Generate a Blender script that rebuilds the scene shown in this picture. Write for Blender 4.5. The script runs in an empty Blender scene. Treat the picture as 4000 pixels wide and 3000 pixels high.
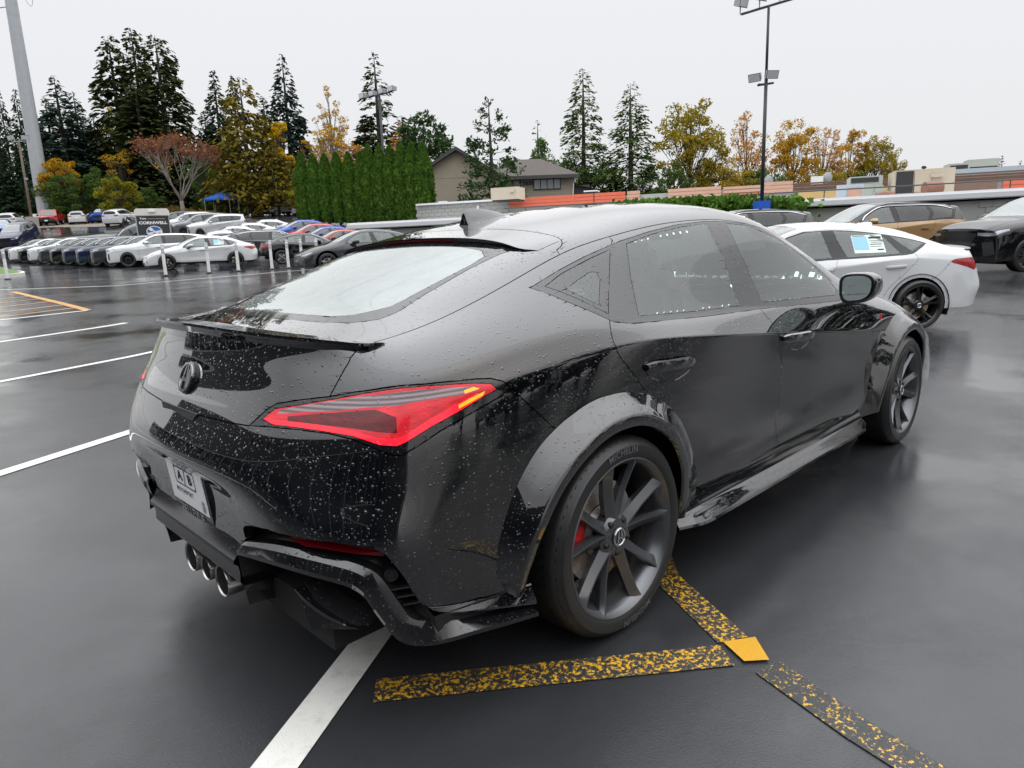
import bpy, bmesh, math, random
import numpy as np
from mathutils import Vector, Matrix
random.seed(7); np.random.seed(7)
SC=bpy.context.scene; COL=SC.collection
R_=math.radians
# ------------------------------------------------------------------ camera
cam=bpy.data.cameras.new('camera'); camo=bpy.data.objects.new('camera',cam); COL.objects.link(camo); SC.camera=camo
CAM_POS=(-1.6178,-2.1202,1.2164); YAW,PITCH,ROLL=R_(45.8347),R_(11.2700),R_(-2.0372)
def cam_matrix():
    f=Vector((math.cos(YAW)*math.cos(PITCH),math.sin(YAW)*math.cos(PITCH),-math.sin(PITCH)))
    r=Vector((math.sin(YAW),-math.cos(YAW),0)); u=r.cross(f)
    c,s=math.cos(ROLL),math.sin(ROLL)
    r2=r*c+u*s; u2=u*c-r*s
    m=Matrix(((r2.x,u2.x,-f.x,CAM_POS[0]),(r2.y,u2.y,-f.y,CAM_POS[1]),(r2.z,u2.z,-f.z,CAM_POS[2]),(0,0,0,1)))
    return m
camo.matrix_world=cam_matrix()
cam.sensor_width=36; cam.lens=2666.41/4000*36; cam.clip_start=.05; cam.clip_end=3000
# ------------------------------------------------------------------ sky, soft sun, exposure (overcast)
W=bpy.data.worlds.new('World'); SC.world=W; W.use_nodes=True
nt=W.node_tree; nt.nodes.clear()
def wn(t): return nt.nodes.new(t)
out=wn('ShaderNodeOutputWorld'); bg=wn('ShaderNodeBackground'); bg.inputs['Strength'].default_value=.10
sky=wn('ShaderNodeTexSky'); sky.sky_type='NISHITA'; sky.sun_disc=False; sky.sun_elevation=R_(38); sky.sun_rotation=R_(150)
sky.air_density=1.0; sky.dust_density=6.0; sky.ozone_density=1.0
tc=wn('ShaderNodeTexCoord'); sx=wn('ShaderNodeSeparateXYZ'); nt.links.new(tc.outputs['Generated'],sx.inputs[0])
rp=wn('ShaderNodeValToRGB'); nt.links.new(sx.outputs['Z'],rp.inputs[0])     # cloud deck: brighter towards the zenith
rp.color_ramp.elements[0].position=0.0; rp.color_ramp.elements[0].color=(6.9,6.95,7.1,1)
rp.color_ramp.elements[1].position=1.0; rp.color_ramp.elements[1].color=(26,26.5,27.6,1)
e=rp.color_ramp.elements.new(.38); e.color=(7.5,7.55,7.75,1)
e=rp.color_ramp.elements.new(.68); e.color=(18.5,18.9,19.6,1)
mx=wn('ShaderNodeMix'); mx.data_type='RGBA'; mx.inputs[0].default_value=.93
nt.links.new(sky.outputs[0],mx.inputs[6]); nt.links.new(rp.outputs[0],mx.inputs[7])
nt.links.new(mx.outputs[2],bg.inputs[0]); nt.links.new(bg.outputs[0],out.inputs[0])
sun=bpy.data.lights.new('sun','SUN'); sun.energy=.5; sun.angle=R_(120); sun.color=(1,.98,.95)
suno=bpy.data.objects.new('sun',sun); COL.objects.link(suno); suno.rotation_euler=(R_(35),0,R_(150))
SC.view_settings.view_transform='Standard'; SC.view_settings.look='None'; SC.view_settings.exposure=.30; SC.view_settings.gamma=1
SC.view_settings.use_curve_mapping=False
SC.render.engine='CYCLES'; SC.cycles.use_denoising=True; SC.cycles.max_bounces=10; SC.cycles.transparent_max_bounces=16
SC.cycles.glossy_bounces=6; SC.cycles.transmission_bounces=8; SC.cycles.caustics_reflective=False; SC.cycles.caustics_refractive=False
# ------------------------------------------------------------------ helpers
def tag(o,label=None,cat=None,group=None,kind=None):
    if label: o['label']=label
    if cat: o['category']=cat
    if group: o['group']=group
    if kind: o['kind']=kind
    return o
def empty(name,loc=(0,0,0),rz=0,label=None,cat=None,group=None):
    o=bpy.data.objects.new(name,None); COL.objects.link(o); o.location=loc; o.rotation_euler=(0,0,rz); o.empty_display_size=.2
    return tag(o,label,cat,group)
def link(name,me,parent=None):
    o=bpy.data.objects.new(name,me); COL.objects.link(o)
    if parent: o.parent=parent
    return o
def mesh(name,V,F,mat=None,parent=None,smooth=False,fm=None,N=None,ang=None):
    me=bpy.data.meshes.new(name); me.from_pydata([tuple(map(float,v)) for v in V],[],[list(map(int,f)) for f in F])
    mats=mat if isinstance(mat,(list,tuple)) else [mat]
    for m in mats:
        if m: me.materials.append(m)
    if fm is not None: me.polygons.foreach_set('material_index',np.asarray(fm,dtype=np.int32))
    if smooth: me.polygons.foreach_set('use_smooth',[True]*len(me.polygons))
    if N is not None: me.normals_split_custom_set_from_vertices([tuple(map(float,n)) for n in N])
    elif ang: me.set_sharp_from_angle(angle=R_(ang))
    me.update()
    return link(name,me,parent)
class MB:
    """collects primitive pieces into one mesh"""
    def __init__(s): s.V=[];s.F=[];s.M=[]
    def add(s,V,F,m=0):
        o=len(s.V); s.V+=[tuple(v) for v in V]; s.F+=[[i+o for i in f] for f in F]; s.M+=[m]*len(F); return s
    def box(s,c,d,rz=0,m=0,rot=None):
        x,y,z=d[0]/2,d[1]/2,d[2]/2
        P=[Vector(p) for p in ((-x,-y,-z),(x,-y,-z),(x,y,-z),(-x,y,-z),(-x,-y,z),(x,-y,z),(x,y,z),(-x,y,z))]
        Rm=rot if rot is not None else Matrix.Rotation(rz,3,'Z')
        return s.add([Vector(c)+Rm@p for p in P],[(0,3,2,1),(4,5,6,7),(0,1,5,4),(1,2,6,5),(2,3,7,6),(3,0,4,7)],m)
    def tube(s,P,r,n=8,m=0,cap=True,closed=False):
        P=[Vector(p) for p in P]; k=len(P); rs=r if isinstance(r,(list,tuple)) else [r]*k
        V=[];prev=None
        for i,p in enumerate(P):
            if closed: t=(P[(i+1)%k]-P[i-1]).normalized()
            else: t=(P[min(i+1,k-1)]-P[max(i-1,0)]).normalized()
            if prev is None:
                a=t.orthogonal().normalized()
            else:
                a=(prev-t*prev.dot(t)); a=a.normalized() if a.length>1e-6 else t.orthogonal().normalized()
            prev=a; b=t.cross(a)
            V+=[p+(a*math.cos(2*math.pi*q/n)+b*math.sin(2*math.pi*q/n))*rs[i] for q in range(n)]
        F=[]
        for i in range(k if closed else k-1):
            j=(i+1)%k
            for q in range(n): F.append((i*n+q,i*n+(q+1)%n,j*n+(q+1)%n,j*n+q))
        if cap and not closed: F.append(tuple(range(n))[::-1]); F.append(tuple(range((k-1)*n,k*n)))
        return s.add(V,F,m)
    def lathe(s,prof,n=32,axis='y',c=(0,0,0),m=0,closed=False):
        """prof: (radius, axial)"""
        V=[];k=len(prof)
        for q in range(n):
            a=2*math.pi*q/n
            for r,h in prof:
                u,v=r*math.cos(a),r*math.sin(a)
                V.append((c[0]+u,c[1]+h,c[2]+v) if axis=='y' else ((c[0]+u,c[1]+v,c[2]+h) if axis=='z' else (c[0]+h,c[1]+u,c[2]+v)))
        F=[]
        for q in range(n):
            for i in range(k-1 if not closed else k):
                a,b=q*k+i,q*k+(i+1)%k; c2,d=((q+1)%n)*k+(i+1)%k,((q+1)%n)*k+i
                F.append((a,b,c2,d) if axis!='y' else (a,d,c2,b))
        return s.add(V,F,m)
    def loft(s,L,m=0,closed=False,flip=False):
        n=len(L[0]);V=[p for l in L for p in l];F=[]
        for i in range(len(L)-1):
            for q in range(n if closed else n-1):
                f=(i*n+q,i*n+(q+1)%n,(i+1)*n+(q+1)%n,(i+1)*n+q); F.append(f[::-1] if flip else f)
        return s.add(V,F,m)
    def poly(s,P,m=0): return s.add(P,[tuple(range(len(P)))],m)
    def prism(s,P,d,m=0):
        """closed outline P extruded by vector d"""
        d=Vector(d);n=len(P);P=[Vector(p) for p in P]
        V=P+[p+d for p in P]
        F=[tuple(range(n))[::-1],tuple(range(n,2*n))]+[(i,(i+1)%n,n+(i+1)%n,n+i) for i in range(n)]
        return s.add(V,F,m)
    def build(s,name,mat,parent=None,smooth=False,ang=None,recalc=False):
        o=mesh(name,s.V,s.F,mat,parent,smooth=smooth,fm=s.M if isinstance(mat,(list,tuple)) and len(mat)>1 else None,ang=ang)
        if recalc:
            bm=bmesh.new();bm.from_mesh(o.data);bmesh.ops.recalc_face_normals(bm,faces=bm.faces);bm.to_mesh(o.data);bm.free()
            if smooth: o.data.polygons.foreach_set('use_smooth',[True]*len(o.data.polygons))
            if ang: o.data.set_sharp_from_angle(angle=R_(ang))
        return o
def catmull(P,n=6,closed=False):
    P=np.asarray(P,float);k=len(P);out=[]
    for i in range(k if closed else k-1):
        p0=P[(i-1)%k] if closed or i>0 else 2*P[0]-P[1]
        p1=P[i];p2=P[(i+1)%k]
        p3=P[(i+2)%k] if closed or i+2<k else 2*P[-1]-P[-2]
        for q in range(n):
            t=q/n; out.append(.5*((2*p1)+(-p0+p2)*t+(2*p0-5*p1+4*p2-p3)*t*t+(-p0+3*p1-3*p2+p3)*t**3))
    if not closed: out.append(P[-1])
    return np.array(out)
def copy_tree(o,parent=None):
    c=o.copy(); COL.objects.link(c)
    if parent: c.parent=parent
    for ch in o.children: copy_tree(ch,c)
    return c
def text_mesh(s,size=1,depth=0,bold=0,width=1.0,space=1.0):
    """vertices / faces of lettering in the xy plane, centred"""
    cu=bpy.data.curves.new('lettering','FONT'); cu.body=s; cu.size=size; cu.extrude=depth; cu.offset=bold; cu.space_character=space
    cu.align_x='CENTER'; cu.align_y='CENTER'; cu.resolution_u=3
    o=bpy.data.objects.new('lettering',cu); COL.objects.link(o)
    dg=bpy.context.evaluated_depsgraph_get(); me=bpy.data.meshes.new_from_object(o.evaluated_get(dg))
    V=[(v.co.x*width,v.co.y,v.co.z) for v in me.vertices]; F=[tuple(p.vertices) for p in me.polygons]
    bpy.data.objects.remove(o); bpy.data.curves.remove(cu); bpy.data.meshes.remove(me)
    return V,F
# ------------------------------------------------------------------ materials
class NT:
    def __init__(s,name):
        s.m=bpy.data.materials.new(name); s.m.use_nodes=True; s.t=s.m.node_tree; s.b=s.t.nodes['Principled BSDF']; s.out=s.t.nodes['Material Output']
    def n(s,t,**k):
        o=s.t.nodes.new('ShaderNode'+t)
        for a,b in k.items(): setattr(o,a,b)
        return o
    def l(s,a,b): s.t.links.new(a,b)
    def val(s,sock,v):
        if hasattr(v,'is_output'): s.l(v,sock)
        else: sock.default_value=v
    def math(s,op,a,b=0,c=0,clamp=False):
        o=s.n('Math',operation=op); o.use_clamp=clamp
        s.val(o.inputs[0],a);s.val(o.inputs[1],b);s.val(o.inputs[2],c); return o.outputs[0]
    def mix(s,f,a,b):
        o=s.n('Mix',data_type='RGBA'); s.val(o.inputs[0],f)
        for q,v in ((6,a),(7,b)): s.val(o.inputs[q],v if hasattr(v,'is_output') else (*v[:3],1))
        return o.outputs[2]
    def ramp(s,f,stops):
        o=s.n('ValToRGB'); s.l(f,o.inputs[0]); e=o.color_ramp.elements
        while len(e)<len(stops): e.new(.5)
        for q,(p,c) in zip(e,stops): q.position=p; q.color=(c,c,c,1) if not hasattr(c,'__len__') else (*c,1)
        return o.outputs[0]
    def noise(s,scale,detail=4,rough=.5,co=None,dim='3D',out='Fac'):
        o=s.n('TexNoise',noise_dimensions=dim); o.inputs['Scale'].default_value=scale;o.inputs['Detail'].default_value=detail;o.inputs['Roughness'].default_value=rough
        if co is not None: s.l(co,o.inputs['Vector'])
        return o.outputs[out]
    def coord(s,k='Object'): return s.n('TexCoord').outputs[k]
    def scaled(s,co,sc):
        o=s.n('Mapping'); s.l(co,o.inputs[0]); o.inputs['Scale'].default_value=sc; return o.outputs[0]
    def bump(s,h,dist,strength=1,nrm=None):
        o=s.n('Bump'); s.l(h,o.inputs['Height']); o.inputs['Distance'].default_value=dist; o.inputs['Strength'].default_value=strength
        if nrm is not None: s.l(nrm,o.inputs['Normal'])
        return o.outputs[0]
    def set(s,**k):
        nm=dict(base='Base Color',rough='Roughness',metal='Metallic',ior='IOR',trans='Transmission Weight',coat='Coat Weight',coatr='Coat Roughness',normal='Normal',alpha='Alpha',emit='Emission Color',emits='Emission Strength',spec='Specular IOR Level',sss='Subsurface Weight',sheen='Sheen Weight')
        for a,v in k.items():
            i=s.b.inputs[nm[a]]
            if hasattr(v,'is_output'): s.l(v,i)
            elif hasattr(v,'__len__'): i.default_value=(*v[:3],1)
            else: i.default_value=v
        return s
def drops(N,scale=80,dist=.0013,strength=1.0,second=True):
    """rain beads: separate domes on a cell pattern, metres in object space"""
    co=N.coord('Object')
    def layer(sc,r0,r1,keep):
        v=N.n('TexVoronoi',feature='F1'); v.inputs['Scale'].default_value=sc; v.inputs['Randomness'].default_value=.85; N.l(co,v.inputs['Vector'])
        sep=N.n('SeparateColor'); N.l(v.outputs['Color'],sep.inputs[0])
        r=N.math('MULTIPLY_ADD',N.math('MULTIPLY',sep.outputs[0],sep.outputs[0]),r1-r0,r0)
        q=N.math('DIVIDE',v.outputs['Distance'],r); q=N.math('MULTIPLY',q,q)
        h=N.math('SUBTRACT',1,q,clamp=True); h=N.math('POWER',h,.55)
        k=N.math('LESS_THAN',sep.outputs[1],keep)
        return N.math('MULTIPLY',N.math('MULTIPLY',h,k),r)
    h=layer(scale,.14,.31,.85)
    if second:
        h2=layer(scale*2.3,.16,.30,.35); h=N.math('MAXIMUM',h,N.math('MULTIPLY',h2,.45))
    return N.bump(h,dist*4,strength)
def paint(name,base,metal=0,rough=.04,wet=True,scale=80,flake=False,spec=.5,strength=1.0,coat=0):
    N=NT(name); N.set(base=base,metal=metal,rough=rough,spec=spec,coat=coat,coatr=.015)
    if metal: N.set(coat=1,coatr=.03,rough=.35)
    if wet:
        b=drops(N,scale,strength=strength); N.set(normal=b)
        if metal or coat: N.l(b,N.b.inputs['Coat Normal'])
    return N.m
def plain(name,base,rough=.5,metal=0,spec=.5,**k):
    N=NT(name); N.set(base=base,rough=rough,metal=metal,spec=spec,**k); return N.m
def noisy(name,base,var=.3,scale=8,rough=.6,bump=0,bscale=None,metal=0):
    N=NT(name); co=N.coord('Object'); f=N.noise(scale,5,.6,co)
    a=[max(0,c*(1-var)) for c in base]; b=[min(1,c*(1+var)) for c in base]
    N.set(base=N.mix(f,a,b),rough=rough,metal=metal)
    if bump: N.set(normal=N.bump(N.noise(bscale or scale*6,4,.6,co),bump))
    return N.m
M={}

# ---------- B-spline helpers ----------
def bs_basis(n, per):
    """n control points (phantoms excluded) -> sampling matrix on n+2 points, params 0..n-1"""
    t=np.linspace(0,n-1,(n-1)*per+1); i=np.minimum(t.astype(int),n-2); f=t-i
    B=np.zeros((len(t),n+2))
    w=np.stack([(1-f)**3,3*f**3-6*f*f+4,-3*f**3+3*f*f+3*f+1,f**3],1)/6
    for k in range(4): B[np.arange(len(t)),i+k]+=w[:,k]
    return B,t
def sharpen(P,lam,axis):
    """push control points out so the smoothing of the B-spline is partly undone"""
    P=np.moveaxis(P.copy(),axis,0); Q=P.copy()
    Q[1:-1]+=lam*(P[1:-1]*2-P[:-2]-P[2:])/6
    return np.moveaxis(Q,0,axis)
def pad_lin(P): return np.concatenate([2*P[:1]-P[1:2],P,2*P[-1:]-P[-2:-1]],0)
def mir(p): q=p.copy(); q[...,1]*=-1; return q

def table(xs,T):
    """T: dict x -> list of values; linear/cubic-ish resample handled by caller"""
    k=sorted(T); A=np.array([T[q] for q in k],float); return np.array(k,float),A
def pchip(xk,Y,x):
    xk=np.asarray(xk,float);Y=np.asarray(Y,float)
    h=np.diff(xk);d=np.diff(Y,axis=0)/h.reshape((-1,)+(1,)*(Y.ndim-1))
    m=np.zeros_like(Y);m[0]=d[0];m[-1]=d[-1]
    for i in range(1,len(xk)-1):
        a=d[i-1];b=d[i];w1=2*h[i]+h[i-1];w2=h[i]+2*h[i-1]
        with np.errstate(divide='ignore',invalid='ignore'):
            hm=(w1+w2)/(w1/a+w2/b)
        m[i]=np.where(a*b>0,hm,0)
    x=np.asarray(x,float);i=np.clip(np.searchsorted(xk,x)-1,0,len(xk)-2)
    s=((x-xk[i])/h[i]);s=s.reshape(s.shape+(1,)*(Y.ndim-1));hh=h[i].reshape(s.shape)
    return (1+2*s)*(1-s)**2*Y[i]+s*(1-s)**2*hh*m[i]+s*s*(3-2*s)*Y[i+1]+s*s*(s-1)*hh*m[i+1]

# ---------- the fastback's master surface (right half, Y = distance from the centre plane) ----------
def fastback():
    R={}
    # x : t0 z | t1 (y,z) | t2 | t3 | t4 | t5
    top={
     3.52:[.665, .30,.655, .50,.635, .60,.615, .69,.59, .755,.555],
     3.30:[.780, .32,.775, .54,.758, .67,.735, .755,.705, .82,.665],
     3.00:[.868, .33,.862, .56,.845, .70,.825, .785,.795, .855,.735],
     2.70:[.925, .33,.920, .56,.905, .70,.887, .79,.855, .862,.785],
     2.45:[1.000, .34,.990, .57,.962, .705,.932, .785,.893, .848,.835],
     2.25:[1.092, .34,1.078, .56,1.040, .69,1.000, .765,.940, .828,.885],
     2.05:[1.188, .34,1.174, .54,1.138, .660,1.092, .735,1.00, .812,.915],
     1.80:[1.292, .335,1.279, .52,1.242, .628,1.192, .712,1.07, .81,.930],
     1.55:[1.371, .33,1.359, .50,1.325, .600,1.272, .705,1.105, .81,.942],
     1.25:[1.402, .32,1.391, .485,1.361, .583,1.312, .70,1.135, .812,.951],
     .95:[1.403, .32,1.392, .485,1.362, .582,1.312, .70,1.138, .814,.957],
     .65:[1.383, .32,1.373, .49,1.343, .588,1.290, .70,1.13, .815,.964],
     .40:[1.348, .325,1.337, .50,1.306, .602,1.255, .705,1.12, .815,.972],
     .15:[1.303, .335,1.293, .52,1.262, .622,1.215, .715,1.108, .815,.986],
     -.05:[1.240, .345,1.231, .54,1.202, .640,1.160, .730,1.085, .815,.993],
     -.25:[1.168, .355,1.159, .55,1.132, .652,1.095, .742,1.045, .812,.978],
     -.45:[1.094, .36,1.086, .55,1.063, .655,1.035, .742,1.005, .805,.953],
     -.60:[1.045, .36,1.038, .55,1.022, .652,1.005, .732,.978, .790,.930],
    }
    # x : s1 | s2 | s2b | s3 | s4 | s5 | s6 | s7 | s8   (y,z)
    low={
     3.52:[.80,.53, .83,.50, .832,.48, .84,.44, .845,.39, .85,.34, .85,.29, .845,.24, .83,.20],
     3.30:[.85,.635,.872,.60,.874,.582,.880,.53,.885,.46,.885,.40,.883,.33,.878,.27,.86,.22],
     3.00:[.872,.69,.885,.655,.886,.638,.888,.57,.890,.49,.890,.42,.888,.35,.88,.29,.86,.24],
     2.70:[.880,.735,.890,.690,.891,.674,.890,.60,.888,.51,.888,.44,.888,.37,.88,.31,.86,.25],
     2.45:[.872,.785,.890,.715,.891,.700,.888,.62,.884,.53,.884,.455,.886,.38,.88,.32,.86,.26],
     2.25:[.856,.842,.891,.728,.892,.714,.887,.63,.882,.54,.882,.46,.886,.385,.88,.325,.86,.265],
     2.05:[.843,.878,.892,.748,.893,.733,.886,.64,.880,.545,.880,.465,.887,.39,.88,.325,.86,.265],
     1.80:[.842,.895,.893,.773,.894,.758,.886,.65,.879,.55,.879,.47,.888,.39,.88,.325,.86,.265],
     1.55:[.842,.908,.894,.798,.895,.783,.886,.665,.879,.555,.879,.47,.889,.392,.88,.325,.86,.265],
     1.25:[.843,.920,.894,.826,.895,.811,.885,.68,.879,.56,.879,.47,.890,.394,.88,.325,.86,.265],
     .95:[.845,.930,.893,.853,.894,.838,.884,.70,.879,.565,.879,.47,.889,.395,.88,.325,.86,.265],
     .65:[.845,.940,.890,.880,.891,.865,.883,.72,.879,.57,.879,.47,.886,.395,.88,.325,.86,.265],
     .40:[.844,.948,.883,.902,.885,.887,.882,.74,.880,.58,.880,.47,.882,.395,.878,.325,.86,.265],
     .15:[.842,.957,.870,.915,.874,.898,.880,.76,.882,.60,.882,.48,.882,.395,.878,.325,.86,.265],
     -.05:[.840,.955,.862,.912,.866,.892,.878,.77,.884,.62,.884,.49,.884,.39,.88,.32,.87,.265],
     -.25:[.834,.938,.855,.895,.859,.875,.872,.77,.882,.63,.884,.49,.884,.39,.882,.32,.875,.265],
     -.45:[.825,.912,.845,.870,.849,.850,.862,.76,.872,.63,.875,.49,.876,.39,.876,.32,.872,.265],
     -.60:[.808,.890,.826,.850,.830,.830,.843,.755,.853,.63,.856,.50,.857,.40,.857,.32,.855,.265],
    }
    xs=np.array(sorted(top,reverse=True))
    N=len(xs)
    top_=np.array([top[x] for x in xs]); low_=np.array([low[x] for x in xs])
    rows=[]
    rows.append(np.stack([xs,0*xs,top_[:,0]],1))
    for k in range(5): rows.append(np.stack([xs,top_[:,1+2*k],top_[:,2+2*k]],1))
    for k in range(9): rows.append(np.stack([xs,low_[:,2*k],low_[:,1+2*k]],1))
    G=np.stack(rows,1)        # [station,row,3], rows t0..t3 = 0..3, t4=4,t5=5,s1..=6..14
    # rear corner column (closes the top patch)
    corner=np.array([(-.872,0,1.018),(-.848,.33,1.012),(-.79,.54,1.003),(-.732,.655,.992),
      (-.715,.722,.960),(-.727,.752,.918),(-.742,.765,.875),(-.758,.777,.833),(-.764,.781,.815),(-.785,.793,.750),(-.800,.799,.640),(-.828,.828,.535),(-.79,.82,.41),(-.775,.82,.33),(-.76,.82,.27)])
    G=np.concatenate([G,corner[None]],0)
    # front corner column
    fc=np.array([(3.70,0,.60),(3.67,.28,.595),(3.61,.48,.58),(3.56,.60,.565),
      (3.52,.68,.545),(3.49,.735,.515),(3.48,.765,.485),(3.475,.785,.455),(3.474,.788,.44),(3.47,.80,.40),(3.47,.805,.355),(3.47,.81,.31),(3.47,.81,.27),(3.46,.80,.23),(3.44,.78,.19)])
    G=np.concatenate([fc[None],G],0)
    # rear columns below the deck edge: rows t3..s8 (12 rows)
    def col(pts): return np.array(pts,float)
    c2=col([(-.79,.54,1.003),(-.802,.55,.962),(-.824,.555,.918),(-.845,.56,.873),(-.868,.565,.828),(-.877,.566,.81),(-.910,.572,.742),(-.936,.575,.655),(-.948,.592,.555),(-.930,.59,.47),(-.91,.59,.38),(-.89,.59,.31)])
    c3=col([(-.848,.33,1.012),(-.855,.335,.968),(-.872,.335,.920),(-.888,.335,.873),(-.912,.338,.826),(-.922,.338,.808),(-.958,.34,.735),(-.990,.342,.655),(-.952,.345,.595),(-.940,.345,.48),(-.945,.345,.38),(-.93,.345,.31)])
    c4=col([(-.872,0,1.018),(-.876,0,.972),(-.890,0,.922),(-.904,0,.873),(-.928,0,.823),(-.938,0,.804),(-.975,0,.728),(-1.006,0,.652),(-.948,0,.60),(-.935,0,.48),(-.94,0,.38),(-.93,0,.31)])
    f2=col([(3.61,.48,.58),(3.61,.50,.555),(3.61,.52,.52),(3.62,.53,.485),(3.63,.54,.455),(3.63,.54,.44),(3.635,.545,.40),(3.64,.55,.355),(3.64,.55,.31),(3.64,.55,.27),(3.63,.55,.23),(3.60,.54,.19)])
    f3=col([(3.67,.28,.595),(3.685,.285,.56),(3.69,.29,.52),(3.695,.29,.485),(3.70,.29,.455),(3.70,.29,.44),(3.71,.30,.40),(3.715,.30,.355),(3.715,.30,.31),(3.715,.30,.27),(3.70,.30,.23),(3.67,.30,.19)])
    f4=col([(3.70,0,.60),(3.715,0,.56),(3.72,0,.52),(3.725,0,.485),(3.73,0,.455),(3.73,0,.44),(3.735,0,.40),(3.74,0,.355),(3.74,0,.31),(3.74,0,.27),(3.725,0,.23),(3.69,0,.19)])
    side=np.concatenate([np.stack([f4,f3,f2]),G[:,3:],np.stack([c2,c3,c4])],0)
    return G,side
def eval_body(G,side,pu=6,pv=6,lam=.8):
    ns=G.shape[0];a=(side.shape[0]-ns)//2
    Gv=sharpen(G,lam,1);sv=sharpen(side,lam,1);sv[a:a+ns]=Gv[:,3:]
    for c in list(range(a))+list(range(a+ns,side.shape[0])): sv[c,0]=side[c,0]
    sh=sharpen(sv,lam,0)
    th=sharpen(Gv[:,:3],lam,0)
    S=np.concatenate([mir(sh[1:2]),sh,mir(sh[-2:-1])],0)
    Bu,tu=bs_basis(side.shape[0],pu)
    X=np.einsum('ij,jkl->ikl',Bu,S)                      # side rows along the whole run
    Bt,tt=bs_basis(ns,pu)
    Xt=np.einsum('ij,jkl->ikl',Bt,pad_lin(th))           # top rows on the stations
    i0=a*pu;i1=i0+(ns-1)*pu+1
    Y=np.concatenate([mir(Xt[:,1:2]),Xt,X[i0:i1,:2]],1)
    Bv,_=bs_basis(4,pv)
    T=np.einsum('ij,kjl->kil',Bv,Y)
    up=2*X[:,0]-X[:,1]
    up[i0:i1]=Xt[:,2]
    w=2*pu
    for c,sg in ((i0,1),(i1-1,-1)):                       # ease into the open edge
        for k in range(w):
            f=k/w;q=c+sg*k
            up[q]=(2*X[q,0]-X[q,1])*(1-f)+Xt[q-i0,2]*f
    Y=np.concatenate([up[:,None],X,(2*X[:,-1]-X[:,-2])[:,None]],1)
    Bv,tv=bs_basis(X.shape[1],pv)
    Sd=np.einsum('ij,kjl->kil',Bv,Y)
    # force the shared seam
    T[:,-1]=Sd[i0:i1,0]
    return T,Sd,tu,tv

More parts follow.
